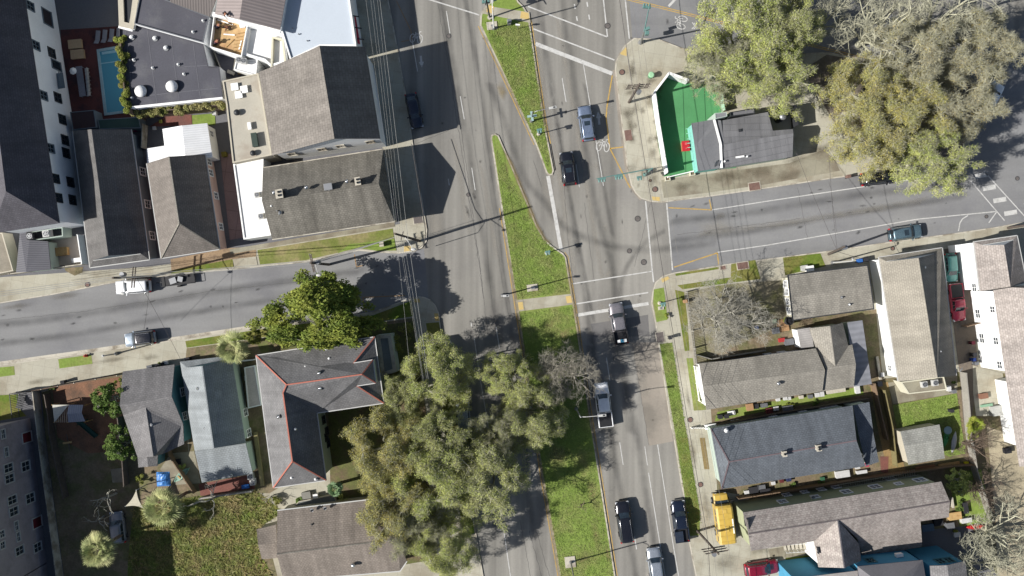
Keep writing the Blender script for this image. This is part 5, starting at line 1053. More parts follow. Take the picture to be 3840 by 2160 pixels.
for px, py, z, l in [(1222, 1307, 7.2, 'small white vent near the upper eave of the red ridged roof'), (1235, 1344, 7.8, 'small white vent in the middle of the north slope'), (1146, 1375, 8.2, 'small white vent on the west part of the north slope'), (1094, 1790, 7.6, 'vent on the south hip, left of two'), (1184, 1796, 7.2, 'vent on the south hip, right of two')]: pipe_vent(px, py, z, l, .35, .11)
for px, py, z, l in [(1198, 1398, 9.2, 'silver round vent just above the long red ridge'), (1202, 1455, 9.2, 'white ball vent below the long red ridge'), (1108, 1608, 9.2, 'silver round vent on the dark slope'), (1046, 1562, 9.2, 'dark pipe vent on the pale west slope')]: turbine(px, py, z, l, .26)
pb = flat('porch_roof', 'concrete porch roof with a yellow patch beside the red ridged house', [(1410, 1258), (1466, 1252), (1488, 1394), (1430, 1412)], 3.6, w_pgreen, M('grey porch membrane', A(150, 156, 156), v=.2, f=.1), par=.3, pw=.5, parmat=m_kerb)
crate(1431, 1386, 'yellow panel lying on the porch roof', M('yellow panel', A(196, 184, 70)), .5, .7, .12, z=3.3, name='panel', cat='panel')
fence([(918, 1350), (965, 1345)], 1.8, 'short white fence left of the red ridged house', m_white)
sc = flat('white_side_deck', 'white side terrace between the pale grey roof and the red ridged roof', [(915, 1378), (955, 1370), (980, 1520), (930, 1532)], 1.4, w_white, M('terrace boards', A(226, 214, 208), v=.15), par=.1, pw=.15, parmat=m_white)
lg = T('log', 'long pale wooden pole lying along the red ridged house', 'log', (*P(965, 1700)[:2], .15)); obj(MB().beam(P(958, 1620, .6), P(985, 1820, .6), .5, .4), 'timber', M('mossy wood', A(150, 140, 100), v=.2), lg, True)
c6 = house('brown_gable_house', 'brown roofed house at the bottom partly under the big trees', [(1040, 1914, 4.0), (1478, 1862, 4.0), (1526, 2105, 4.2), (1500, 2142, 4.0), (1064, 2178, 4.0), (1038, 2078, 6.2), (1490, 2022, 6.2)], [(0, 5, 6, 1), (4, 3, 2, 6, 5)], [0, 1, 6, 2, 3, 4, 5], w_beige, s_brown, gut=m_gut, ridges=[(5, 6)], ridgemat=s_moss)
house('brown_side_wing', 'small lower wing on the left end of the brown gable house', [(962, 1985, 3.2), (1036, 1967, 3.2), (1040, 2093, 3.2), (982, 2097, 3.2), (968, 2043, 4.2), (1038, 2035, 4.2)], [(0, 4, 5, 1), (3, 2, 5, 4)], [0, 1, 5, 2, 3, 4], w_beige, s_brown, over=.2, cat='extension')
for px, py, l in [(1169, 1914, 'dark bent vent upper on the brown gable roof'), (1218, 1907, 'dark bent vent right of another on the brown roof'), (1171, 1965, 'small dark vent lower on the brown slope')]: pipe_vent(px, py, 4.8, l, .35, .1, m_dark)
turbine(1325, 2118, 5.2, 'silver vent with a stain below on the southern brown slope', .3)
dk = flat('back_deck', 'grey back deck above the brown gable house', [(1120, 1880), (1255, 1855), (1262, 1890), (1090, 1912)], 1.0, w_beige, M('grey deck', A(136, 138, 136), v=.15), par=.08, pw=.1)
crate(1183, 1862, 'white box on the back deck', m_white, .6, .6, .7); crate(1148, 1858, 'stack of grey boards on the back deck', M('grey board', A(150, 148, 140)), 1.2, .9, .5, name='lumber_stack', cat='lumber')
# --- southeast
d1 = house('tan_low_house', 'low tan roofed house behind the bare tree', [(2955, 1032, 3.6), (3253, 995, 3.6), (3277, 1158, 3.6), (2973, 1201, 3.6), (2964, 1115, 4.5), (3266, 1076, 4.5)], [(0, 4, 5, 1), (3, 2, 5, 4)], [0, 1, 5, 2, 3, 4], w_cream, s_tan, gut=m_dark)
for px, py in [(2947, 1065), (2952, 1095), (2956, 1130), (2960, 1165)]: window(d1, px, py, .8, 1.2)
pipe_vent(3157, 1115, 4.4, 'small pipe on the tan low roof, left', .3, .08, m_steel); pipe_vent(3185, 1142, 4.2, 'small pipe on the tan low roof, right', .3, .08, m_white)
barrel(2960, 1204, 'large dark barrel at the corner of the tan low house', M('dark drum', A(70, 70, 70), v=.1), r=.55, h=1.2)
crate(3038, 1007, 'white cabinet by the wall north of the tan low house', m_white, 1.0, .7, .8); crate(3018, 1005, 'white freezer near the cabinet', m_gut, .8, .7, .7)
d2 = house('white_shotgun_house', 'long house with white siding, light tan west slope and dark east slope', [(3295, 965, 4.2), (3533, 929, 4.2), (3586, 1408, 4.2), (3368, 1430, 4.2), (3445, 967, 7.7), (3516, 1416, 7.7), (3326, 981, 4.9), (3502, 952, 4.9)], [(0, 1, 7, 6), (0, 6, 4, 5, 3), (1, 2, 5, 4, 7)], [0, 1, 2, 5, 3], w_white, s_tan2, over=.35, gut=m_gut)
obj(MB().quad(d2.W[6], d2.W[7], d2.W[4]), 'gable', w_white, d2.o, True)
window(d2, 3338, 1380, .7, 1.0)
d2a = flat('rear_concrete_annex', 'low grey annex with two air conditioners behind the white shotgun house', [(3378, 1432), (3540, 1412), (3552, 1462), (3408, 1478)], 2.6, w_cream, m_conc_d, par=.06, pw=.15)
ac_unit(3460, 1440, 2.6, 'left white air conditioner behind the white shotgun house', .8, .6); ac_unit(3500, 1434, 2.6, 'right white air conditioner behind the white shotgun house', .8, .6)
turbine(3462, 1003, 6.4, 'white ring vent near the front of the dark east slope', .26, m_white); turbine(3519, 1342, 6.2, 'white ball vent at the rear of the dark east slope', .24, m_white); pipe_vent(3522, 1317, 6.2, 'thin white pipe just above the ball vent')
dish(3600, 1388, 3.8, 'white dish at the rear corner of the white shotgun house', .42)
d3 = house('tan_gable_house', 'tan roofed house with a white front wall facing the avenue sidewalk', [(2622, 1363, 4.0), (2709, 1354, 4.2), (3059, 1306, 4.0), (3084, 1467, 4.0), (2650, 1537, 4.0), (2636, 1450, 5.6), (3094, 1388, 5.6)], [(0, 5, 6, 2, 1), (4, 3, 6, 5)], [0, 1, 2, 6, 3, 4, 5], w_white, s_tan, over=.35)
turbine(2918, 1437, 5.4, 'silver vent on the tan gable roof', .26); window(d3, 2930, 1322, .9, 1.0); window(d3, 2880, 1330, .9, 1.0)
d3b = house('cross_gable_rear', 'rear part with a dark cross gable slope joined to the tan gable house', [(3036, 1231, 3.5), (3113, 1222, 5.0), (3160, 1211, 3.6), (3182, 1296, 3.6), (3133, 1374, 5.2), (3210, 1368, 5.2), (3202, 1450, 3.5), (3082, 1468, 3.5), (3098, 1386, 5.2), (3060, 1305, 3.5), (3196, 1292, 3.6)], [(0, 9, 4, 1), (1, 4, 3, 2), (9, 8, 5, 10, 3, 4), (8, 7, 6, 5)], [0, 1, 2, 3, 10, 5, 6, 7, 9], w_pgreen, s_tan, over=.25)
house('steel_lean_to', 'shiny grey lean-to roof at the back of the cross gable', [(3178, 1209, 3.0), (3234, 1201, 2.7), (3269, 1440, 2.7), (3203, 1450, 3.0)], [(0, 3, 2, 1)], [0, 1, 2, 3], w_pgreen, corrugated('smooth grey sheet', A(166, 168, 174), .8, .4, dirt=.2), over=.15, cat='extension')
house('white_porch', 'small white porch with a corrugated roof behind the tan gable house', [(2990, 1236, 2.9), (3040, 1228, 3.2), (3052, 1300, 3.2), (3004, 1308, 2.9)], [(0, 3, 2, 1)], [0, 1, 2, 3], w_white, corrugated('aged sheet', A(176, 172, 168), .3, .7, dirt=.3), over=.1, cat='porch')
d4 = house('blue_roof_house', 'long house with a blue grey hipped roof and two ridge chimneys', [(2665, 1607, 4.8), (3197, 1521, 4.8), (3246, 1748, 4.8), (2706, 1834, 4.8), (2734, 1732, 7.0), (3212, 1652, 7.0)], [(0, 4, 5, 1), (3, 2, 5, 4), (0, 3, 4)], [0, 1, 5, 2, 3], w_pgreen, s_blue, over=.4, gut=None, ridges=[(4, 5), (0, 4), (3, 4)], ridgemat=M('faded red ridge', A(122, 108, 112), v=.2))
for px, py in [(2895, 1560), (3005, 1541), (3085, 1527), (3118, 1522), (2760, 1581)]: window(d4, px, py, .9, 1.0)
d4b = house('lower_rear_roof', 'lower blue grey rear roof shaded by the main gable', [(3199, 1520, 4.2), (3260, 1508, 4.0), (3296, 1732, 4.0), (3248, 1748, 4.2), (3224, 1648, 4.9), (3276, 1630, 4.4)], [(0, 4, 5, 1), (3, 2, 5, 4)], [0, 1, 2, 3], w_pgreen, s_blue, over=.2, cat='extension')
chimney(2938, 1700, 7.1, 'left small ridge chimney on the blue grey roof', .45, .55, .45, m_kerb, pots=1); chimney(3066, 1678, 7.1, 'right small ridge chimney with dark flues on the blue grey roof', .5, .65, .45, m_kerb)
dish(3240, 1709, 5.2, 'large white dish at the rear edge of the blue grey roof', .5); turbine(2722, 1613, 5.4, 'white dome vent at the front corner of the blue grey roof', .3, m_white)
crate(2665, 1600, 'white bench box on the front porch of the blue roofed house', m_white, 1.5, .6, .6); crate(2740, 1548, 'white shelf behind the tan house fence', m_white, .8, .4, .5)
d5 = house('green_wall_house', 'long house with sage green side wall full of windows and reddish blended shingles', [(2786, 1922, 6.7), (3530, 1806, 6.7), (3562, 1881, 8.4), (3558, 1940, 6.45), (3452, 1955, 6.45), (3459, 2050, 3.2), (3238, 2090, 3.0), (3215, 2020, 5.6), (3142, 1950, 8.4), (2807, 2002, 8.4), (2816, 2066, 6.2), (3052, 2030, 6.2)],
    [(0, 9, 8, 2, 1), (9, 10, 11, 8), (8, 7, 6, 5, 4, 3, 2)], [0, 1, 2, 3, 4, 5, 6, 7, 11, 10, 9], w_green, s_red, over=.3, ridges=[(9, 8), (8, 2)], ridgemat=M('dark ridge shingle', A(112, 104, 104), v=.2))
d5b = house('cross_wing', 'cross gabled wing with one light and one dark slope, on the green walled house', [(3052, 2030, 5.9), (3142, 1950, 8.45), (3222, 2040, 5.7), (3230, 2102, 5.6), (3167, 2130, 8.45), (3070, 2127, 5.9)], [(0, 5, 4, 1), (1, 4, 3, 2)], [0, 1, 2, 3, 4, 5], w_white, shingle('pink grey shingle', A(192, 184, 176), A(174, 164, 158)), over=.2, ridges=[(1, 4)], ridgemat=s_dark, cat='extension')
for px, py, w, h_ in [(2950, 1856, .9, 1.1), (3018, 1846, .8, .9), (3079, 1835, .9, 1.0), (3135, 1827, .9, 1.0), (3337, 1796, 1.2, 1.2), (2935, 1882, 1.0, 1.3), (3058, 1864, .9, 1.0), (3174, 1845, 1.1, 1.4), (3282, 1826, 1.2, 1.4), (3370, 1815, .8, .8), (3450, 1801, 1.3, 1.3)]: window(d5, px, py, w, h_)
window(d5, 2802, 1960, 1.0, 1.6, m_dark); window(d5b, 3066, 2062, .6, .8, m_dark)
ac_unit(3045, 1862, 4.0, 'window air conditioner sticking out of the green wall', .5, .4)
st = T('outdoor_stairs', 'long slatted wooden walkway along the green wall', 'walkway', (*P(3260, 1800)[:2], .14)); g = MB()
for i in range(34): a = P(3150 + i * 8.6, 1826 - i * 1.45, 1.5); g.box(a[0], a[1], 1.2, .09, 1.1, .05, .15)
for dy in (0, 14): g.beam(P(3145, 1818 + dy, 1.6), P(3445, 1767 + dy, 1.6), .08, .1)
obj(g, 'slats', M('grey slats', A(176, 176, 156), v=.1), st, True); g = MB()
for i in range(8): a = P(3155 + i * 40, 1826 - i * 6.8, .8); g.box(a[0], a[1], .14, .1, .1, 1.1)
obj(g, 'posts', m_wood_p, st, True)
d6 = house('blue_house', 'bright blue walled house with a dark grey roof at the bottom edge', [(3216, 2124, 8.0), (3460, 2100, 8.0), (3500, 2330, 8.0), (3250, 2360, 8.0), (3330, 2210, 10.5), (3360, 2260, 10.5)], [(0, 4, 1), (1, 4, 5, 2), (2, 5, 3), (3, 5, 4, 0)], [0, 1, 2, 3], w_blue, M('dark shingle mat', A(126, 124, 128), v=.15, f=.12), over=.2, gut=None)
d6b = house('blue_turret', 'small grey roofed blue turret at the right end of the blue house', [(3488, 2122, 7.6), (3620, 2104, 7.6), (3640, 2260, 7.6), (3500, 2280, 7.6), (3552, 2120, 8.6), (3570, 2270, 8.6)], [(0, 4, 5, 3), (1, 2, 5, 4)], [0, 1, 2, 3], w_blue, s_grey, over=.15, cat='extension')
for px, py in [(3265, 2103), (3455, 2080), (3480, 2076)]: window(d6, px, py, 1.0, 1.5, w_teal)
for px, py in [(3527, 2106), (3560, 2102)]: window(d6b, px, py, .9, 1.6, w_teal)
d6c = house('blue_west_wing', 'west wing of the blue house with a light grey roof at the bottom edge', [(2975, 2170, 7.8), (3216, 2140, 7.8), (3240, 2380, 7.8), (3010, 2400, 7.8)], [(0, 3, 2, 1)], [0, 1, 2, 3], w_blue, M('light shingle mat', A(170, 164, 160), v=.15, f=.12), over=.15, cat='extension')
crate(3374, 2083, 'white meter box on the blue wall', m_white, .9, .4, .6, z=5.2)
d7 = house('white_two_storey', 'white sided two storey house with a reddish roof at the right edge', [(3726, 1088, 6.4), (3792, 1078, 8.0), (4150, 1030, 8.0), (4202, 1373, 6.4), (3771, 1400, 6.4), (3850, 1080, 9.2), (3916, 1390, 9.2)], [(0, 4, 6, 5, 1), (1, 5, 2), (2, 5, 6, 3)], [0, 1, 2, 3, 6, 4], w_white, s_pink, over=.2)
d7c = house('white_rear_section', 'southern half of the white two storey house under the same reddish roof', [(3771, 1400, 6.4), (4202, 1373, 6.4), (4260, 1760, 6.4), (3824, 1750, 6.4), (3916, 1390, 9.2), (3990, 1740, 9.2)], [(0, 3, 5, 4), (1, 4, 5, 2)], [0, 4, 1, 2, 5, 3], w_white, s_pink, over=1.8, cat='extension')
d7b = house('white_front_section', 'front section of the white house with a ridge and a dark east slope', [(3651, 907, 5.2), (3814, 883, 5.2), (3850, 1060, 5.2), (3674, 1092, 5.2), (3765, 918, 7.2), (3790, 1075, 7.2), (3686, 920, 5.7), (3800, 900, 5.6)], [(0, 1, 7, 6), (0, 6, 4, 5, 3), (1, 2, 5, 4, 7)], [0, 1, 2, 5, 3], w_white, s_pink, over=.15, gut=m_gut)
obj(MB().quad(d7b.W[6], d7b.W[7], d7b.W[4]), 'gable', w_white, d7b.o, True)
for px, py, w in [(3668, 1176, 1.1), (3723, 1160, .8), (3683, 1268, 1.2), (3736, 1278, .9), (3750, 1368, .9)]: window(d7, px, py, w, 1.1)
window(d7b, 3655, 1078, 1.0, 1.0)
flat('white_side_stoop', 'small white stoop roof in front of the white house', [(3594, 918), (3650, 910), (3654, 935), (3598, 945)], 3.0, w_white, m_flat_w, par=.1, pw=.1)
d8 = house('grey_shed', 'small grey shingled shed in the green back yard', [(3377, 1618, 2.8), (3523, 1592, 2.8), (3543, 1719, 2.8), (3408, 1743, 2.8), (3391, 1672, 3.5), (3534, 1648, 3.5)], [(0, 4, 5, 1), (3, 2, 5, 4)], [0, 1, 5, 2, 3, 4], w_beige, shingle('shed shingle', A(176, 176, 168)), over=.15, cat='shed')
# --- northeast: the small restaurant with its turf patio
ne = house('dark_roof_restaurant', 'small building with a dark flat roof next to the green turf patio', [(2706, 452, 3.7), (2880, 420, 3.7), (2898, 490, 3.9), (2973, 484, 3.9), (2972, 588, 3.7), (2706, 630, 3.7), (2716, 540, 4.4), (2975, 500, 4.2)], [(0, 6, 7, 3, 2, 1), (5, 4, 7, 6)], [0, 1, 2, 3, 4, 5], w_pgreen, shingle('dark roll roofing', A(132, 132, 134), row=.9, w=4.0, contrast=.05, streak=.2), over=.15, cat='building')
new = house('dark_roof_west_part', 'dark roofed western part of the restaurant with a turquoise patio wall', [(2593, 462, 3.6), (2678, 447, 3.6), (2704, 452, 3.9), (2716, 540, 4.3), (2704, 630, 3.7), (2618, 642, 3.6), (2606, 552, 4.1)], [(0, 6, 3, 2, 1), (5, 4, 3, 6)], [0, 1, 2, 4, 5], M('turquoise wall', A(150, 226, 212), v=.06), M('dark tar sheet', A(130, 131, 134), v=.14, f=.08), over=.12, cat='building')
obj(MB().beam(P(2678, 449, 4.0), P(2702, 540, 4.5), .32, .1).beam(P(2702, 540, 4.5), P(2706, 630, 3.9), .32, .1), 'ridge_trim', m_white, new.o, True)
for i in range(6): pass
br = MB()
for i, py in enumerate((482, 500, 520, 536, 552)): a = P(2584 + (py - 482) * .12, py, 2.4); br.box(a[0], a[1], 2.3, .9, .08, .08, .1)
obj(br, 'bracket', M('mint bracket', A(176, 236, 210)), new.o, True)
flat('roof_box', 'grey rooftop cabinet at the north edge of the dark roof', [(2681, 424), (2725, 420), (2727, 436), (2683, 446)], 4.6, w_pgreen, M('box top', A(150, 152, 156)), par=.06, pw=.08, cat='rooftop unit')
flat('roof_box_dark', 'dark grey rooftop units along the north edge of the dark roof', [(2738, 420), (2828, 405), (2832, 424), (2740, 436)], 4.6, m_dark, M('unit top', A(130, 130, 134)), par=.3, pw=.08, cat='rooftop unit')
eq = T('kitchen_exhaust', 'black kitchen exhaust equipment in the dark yard behind the restaurant', 'exhaust fan', (*P(2915, 450)[:2], .14), .15)
obj(MB().cyl(0, 0, 0, .5, 2.4, 12).cyl(.9, .4, 0, .35, 2.0, 12), 'drum', m_dark, eq); obj(MB().tube((0, 0, 2.0), (.9, .4, 1.8), .2, .2, 10), 'duct', m_steel, eq); obj(MB().ball(0, 0, 2.4, .5, .5, .3, 14, 5, 0.), 'cowl', m_steel, eq)
fence([(2876, 422), (2962, 410), (2968, 482)], 2.6, 'dark board fence round the restaurant equipment yard', m_dark, board=.08)
dish(2688, 620, 3.8, 'grey dish at the south edge of the dark restaurant roof', .48, m=m_steel)
crate(2775, 588, 'thin white tube lamp lying on the dark restaurant roof', m_white, 1.1, .18, .15, z=3.9, name='roof_light', cat='light'); crate(2775, 489, 'small black box on the dark restaurant roof', m_dark, .35, .35, .3, z=3.9)
pipe_vent(2716, 606, 3.9, 'white pipe near the dish on the dark roof'); pipe_vent(2800, 588, 3.9, 'white stub beside the tube lamp')
fence([(2497, 290), (2445, 358), (2462, 480), (2472, 540), (2491, 655)], 2.1, 'white plank wall along the street side of the green turf patio', m_white, board=.22, z=.14)
fence([(2497, 288), (2570, 315)], 2.1, 'white wall piece at the northern tip of the turf patio', m_white, board=.25, z=.14)
fence([(2692, 318), (2706, 421)], 1.6, 'thin mint rail on the east side of the turf patio', M('mint rail', A(190, 232, 200)), board=.05, z=.14)
fence([(2500, 668), (2594, 646)], 1.1, 'low pale rail at the south end of the turf patio', m_white, board=.05, z=.14)
for px, py, l in [(2503, 670, 'cream square planter at the south west corner of the turf patio'), (2596, 650, 'cream square planter by the turquoise wall')]:
    x, y, z = P(px, py, .5); t = T('planter', l, 'planter', (x, y, .14), .15); obj(MB().box(0, -.28, 0, .7, .1, .6).box(0, .28, 0, .7, .1, .6).box(-.3, 0, 0, .1, .46, .6).box(.3, 0, 0, .1, .46, .6), 'box', w_cream, t); obj(MB().box(0, 0, .0, .5, .46, .45), 'soil', m_soil, t)
x, y, z = P(2571, 548, 1); t = T('red_kiosk', 'small red topped kiosk with a pale fringe on the green turf', 'kiosk', (x, y, .14), .08)
obj(MB().box(0, 0, 0, .9, 1.2, .9), 'counter', M('orange wood', A(206, 130, 90), v=.1), t, bevel=.03); obj(MB().box(0, 0, 1.0, 1.05, 1.4, .06), 'top', M('red top', A(206, 44, 56), v=.08), t, bevel=.02); obj(MB().box(.05, .3, 1.06, .3, .3, .12).box(.1, -.3, 1.06, .4, .12, .1, .6), 'tray', M('pale red', A(226, 110, 104)), t)
x, y, z = P(2442, 281, .9); t = T('trash_can', 'round pale green lidded trash can on the corner pavement', 'trash can', (x, y, .134)); obj(MB().cyl(0, 0, 0, .34, .95, 18), 'body', M('green can', A(110, 160, 120)), t); obj(MB().cyl(0, 0, .955, .42, .08, 20, .3), 'lid', M('mint lid', A(176, 226, 180)), t)
# ================================================================ vehicles
p_black = paint('black paint', (.012, .013, .018), .2, .22); p_navy = paint('navy black paint', (.012, .018, .035), .3, .22); p_silverblue = paint('silver blue paint', A(150, 166, 192), .45, .3); p_silver = paint('silver paint', A(190, 198, 208), .5, .3)
p_grey = paint('warm grey paint', A(164, 160, 164), .45, .3); p_white = paint('white car paint', (.72, .73, .74), .0, .3); p_yellow = paint('school bus yellow', A(222, 186, 84), 0, .5); p_red = paint('dark red paint', A(150, 26, 56), .2, .3)
p_pink = paint('sun faded red paint', A(196, 44, 76), .1, .35); p_teal = paint('teal paint', A(104, 176, 166), .2, .35); p_bluegrey = paint('blue grey paint', A(112, 138, 150), .4, .3); p_pale = paint('pale grey blue paint', A(176, 190, 204), .3, .3)
vehicle('parked_car', 'car', 1552, 414, -78, 'sedan', p_navy, 'dark car driving in the building shadow at the upper left of the avenue', L=4.9)
vehicle('suv', 'car', 2199, 462, 98, 'suv', p_silverblue, 'silver blue SUV with roof ribs and sunroof beside the white lane arrow', sunroof=.28, rails=True, ribs=True, L=4.9)
vehicle('suv', 'car', 2130, 632, 97, 'suv', p_black, 'black SUV with a glass roof near the tip of the upper median', sunroof=.2, rails=True, L=4.65)
vehicle('pickup_truck', 'pickup truck', 2320, 1214, 99, 'pickup', p_grey, 'grey pickup with white boxes in its open black bed, on the stop line', bed='open_black', ribs=True)
vehicle('pickup_truck', 'pickup truck', 2263, 1518, 97, 'pickup', p_white, 'white pickup with black bed cover and sunroof beside the median trees', bed='cover', sunroof=.0, L=6.2)
vehicle('suv', 'car', 2342, 1957, 98, 'big_suv', p_black, 'long black SUV in the left lane near the bottom', ribs=True, rails=True, L=5.75)
vehicle('pickup_truck', 'pickup truck', 2551, 1955, 97, 'pickup', p_navy, 'black pickup with a ribbed metal load parked at the right kerb', bed='ribbed', rails=True)
vehicle('suv', 'car', 2458, 2119, 98, 'suv', p_silver, 'silver SUV leaving at the bottom edge of the avenue', ribs=True, L=4.9)
vehicle('suv', 'car', 2857, 2131, 8, 'suv', p_red, 'dark red SUV at the bottom right beside the grass strip', rails=True, sunroof=.55, L=4.75)
vehicle('parked_car', 'car', 499, 1075, 184, 'suv', p_white, 'white car parked under the utility pole in the left side street', L=4.9)
vehicle('parked_car', 'car', 525, 1270, 187, 'suv', p_pale, 'small silver black SUV at the south kerb of the left side street', roofm=p_black, rails=True, L=4.3)
vehicle('station_wagon', 'car', 3396, 873, 8, 'suv', p_bluegrey, 'teal grey wagon with sunroof parked at the kerb on the right', sunroof=.25, rails=True, L=4.6)
vehicle('suv', 'car', 3296, 666, 7, 'suv', p_black, 'black SUV with red tail lights half hidden under the tree on the right', rails=True, L=5.0)
vehicle('parked_car', 'car', 3568, 1004, -85, 'hatch', p_teal, 'turquoise hatchback in the driveway between the white houses', L=4.0)
vehicle('pickup_truck', 'pickup truck', 3592, 1134, -83, 'pickup_s', p_pink, 'faded red pickup with a black bed cover in the driveway', bed='cover', L=5.2)
vehicle('suv', 'car', 1736, 1552, 93, 'suv', p_pale, 'pale car mostly hidden below the oak crowns on the avenue', ribs=True, L=4.6)
vehicle('suv', 'car', 440, 1978, 97, 'suv', paint('dull grey paint', A(140, 146, 156), .3, .4), 'grey car in deep shade between the two palms', L=4.4)
vehicle('suv', 'car', 3718, 366, 60, 'suv', p_white, 'white car behind bare branches at the upper right', L=4.6)
# cargo in the pickup
for i, (dx, m) in enumerate(((-.45, m_white), (0.0, w_blue), (.42, m_white))):
    x, y, _ = P(2333, 1278, 1.1); c, q = math.cos(math.radians(9)), math.sin(math.radians(9))
    t = T('cargo_box', ['white box at the left of the grey pickup bed', 'blue tote in the middle of the grey pickup bed', 'white box at the right of the grey pickup bed'][i], 'box', (x + dx * c, y + dx * q, .84), math.radians(9)); obj(MB().box(0, 0, 0, .36, .4, .38), 'body', m, t, bevel=.02); obj(MB().box(0, 0, .382, .38, .42, .04), 'lid', m, t)
x, y, _ = P(668, 1051, .6); t = T('trailer_stand_in', 'low black open trailer built for an unclear dark shape behind the parked white car', 'trailer', (x, y, .012), math.radians(7))  # open trailer modelled where a dark shape of unclear nature lies
obj(MB().box(0, 0, .5, 4.6, 1.3, .08), 'deck', m_blk, t); g = MB()
for s in (-.65, .65): g.beam((-2.3, s, .95), (2.3, s, .95), .05)
for xx in (-2.3, -1.1, 0, 1.1, 2.3): g.box(xx, .65, .5, .05, .05, .45).box(xx, -.65, .5, .05, .05, .45)
g.beam((-2.3, -.65, .95), (-2.3, .65, .95), .05).beam((2.3, -.65, .95), (2.3, .65, .95), .05); obj(g, 'rail', m_dark, t)
obj(MB().beam((-2.3, 0, .5), (-3.1, 0, .45), .1), 'drawbar', m_dark, t)
for s in (-1, 1): wh = obj(MB().tube((0, s * .7, .32), (0, s * .9, .32), .32, .32, 16), 'wheel', m_tyre, t)
obj(MB().box(-.6, 0, .58, .9, .8, .45, .2).box(.4, .1, .58, .7, .7, .35, -.3), 'load', m_steel, t)
# yellow bus
x, y, _ = P(2712, 1940, 1.3); t = T('school_bus', 'yellow short school bus parked on the concrete by the green walled house', 'bus', (x, y, .134), math.radians(97))
def sec(x, w, z0, z1, r=.25): return [(x, -w, z0), (x, -w, z1 - r), (x, -w + r, z1 - .04), (x, -w * .3, z1), (x, w * .3, z1), (x, w - r, z1 - .04), (x, w, z1 - r), (x, w, z0)]
obj(MB().loft([sec(-3.35, 1.05, .5, 2.5), sec(-3.25, 1.15, .45, 2.7), sec(1.7, 1.15, .45, 2.7), sec(1.95, 1.1, .45, 2.55)]), 'body', p_yellow, t, smooth=False)
obj(MB().loft([sec(1.95, 1.0, .45, 1.5, .15), sec(3.1, .98, .45, 1.35, .15), sec(3.3, .85, .5, 1.15, .15)]), 'hood', p_yellow, t, smooth=False)
obj(MB().quad((1.97, -1.0, 1.5), (1.97, 1.0, 1.5), (1.78, .95, 2.35), (1.78, -.95, 2.35)).quad((2.0, -.98, 1.52), (2.4, -.9, 1.5), (2.4, .9, 1.5), (2.0, .98, 1.52)), 'windshield', m_glass, t)
for s in (-1, 1):
    for i in range(5): obj(MB().box(-2.6 + i * .9, s * 1.155, 1.6, .7, .02, .5), 'side_window', m_glass, t)
    for xx in (-2.1, 2.3): wh = obj(MB().tube((xx, s * .85, .45), (xx, s * 1.17, .45), .45, .45, 18), 'wheel', m_tyre, t); obj(MB().tube((xx, s * 1.1, .45), (xx, s * 1.19, .45), .24, .22, 12), 'rim', m_steel, wh)
    obj(MB().box(3.28, s * .65, .9, .1, .25, .2), 'headlight', m_lens, t); obj(MB().box(-3.36, s * .8, 1.0, .06, .22, .25), 'taillight', m_red, t); obj(MB().beam((2.1, s * 1.05, 1.7), (2.35, s * 1.4, 1.75), .05).box(2.35, s * 1.4, 1.5, .08, .2, .35), 'mirror', m_blk, t)
for xx in (3.36, -3.42): obj(MB().box(xx, 0, .45, .12, 2.15, .25), 'bumper', m_blk, t, bevel=.03)
g = MB()
for i in range(7): g.box(-2.9 + i * .75, 0, 2.69, .05, 1.9, .035)
obj(g, 'roof_rib', p_yellow, t); obj(MB().box(-1.2, 0, 2.7, .8, .6, .1).box(1.2, 0, 2.7, .5, .5, .06), 'roof_hatch', M('roof hatch yellow', A(222, 188, 96), v=.15), t, bevel=.03)
obj(MB().box(-.9, -.9, 2.6, 2.0, .14, .12), 'rail', m_white, t)

# ================================================================ poles, lamps, signals
def bar_arm(mb, a, b, w=.12): mb.beam(a, b, w)
def utility_pole(base, top, ht, label, arms, az, light=None, tr=None):
    bx, by, _ = P(*base); tx, ty, _ = P(*top, ht); t = T('utility_pole', label, 'utility pole', (bx, by, .13)); tx -= bx; ty -= by
    obj(MB().tube((0, 0, 0), (tx, ty, ht), .19, .13, 10), 'pole', m_wood_p, t)
    f = lambda z: (tx * z / ht, ty * z / ht, z)
    for z, ln in arms:
        p = f(z); d = (math.cos(az) * ln / 2, math.sin(az) * ln / 2); a = obj(MB().beam((p[0] - d[0], p[1] - d[1], z), (p[0] + d[0], p[1] + d[1], z), .12, .14), 'crossarm', m_wood_p, t); g = MB()
        for u in (-.95, -.5, .5, .95): g.cyl(p[0] + d[0] * u, p[1] + d[1] * u, z + .06, .06, .2, 8, .04)
        obj(g, 'insulator', m_kerb, a)
    if tr: z, az2 = tr; p = f(z); obj(MB().cyl(p[0] + .45 * math.cos(az2), p[1] + .45 * math.sin(az2), z - .5, .3, .9, 14), 'transformer', m_steel, t)
    if light: z, az2, ln = light; p = f(z); e = (p[0] + math.cos(az2) * ln, p[1] + math.sin(az2) * ln, z + .6); obj(MB().tube(p, e, .05, .04, 8), 'lamp_arm', m_gut, t); obj(MB().ball(e[0] + math.cos(az2) * .25, e[1] + math.sin(az2) * .25, e[2] - .02, .36, .2, .12, 12, 6), 'lamp_head', m_gut, t, smooth=True)
    return t
utility_pole((1575, 904), (1480, 876), 13.5, 'tall dark leaning utility pole at the corner, with wires up and down the avenue', [(9.8, 1.2)], 1.3, (8.5, -.95, 1.8))
utility_pole((1234, 992), (1165, 986), 11, 'utility pole with two crossarms on the north side of the left side street', [(9.6, 2.4), (10.4, 2.4)], -1.35, (8.4, -1.2, 1.4), (8.6, .3))
utility_pole((568, 1038), (424, 1042), 11, 'utility pole with crossarms beside the parked white car', [(4.9, 2.8), (5.6, 2.8)], 1.5, (8.0, -1.5, 1.8), (8.6, 1.2))
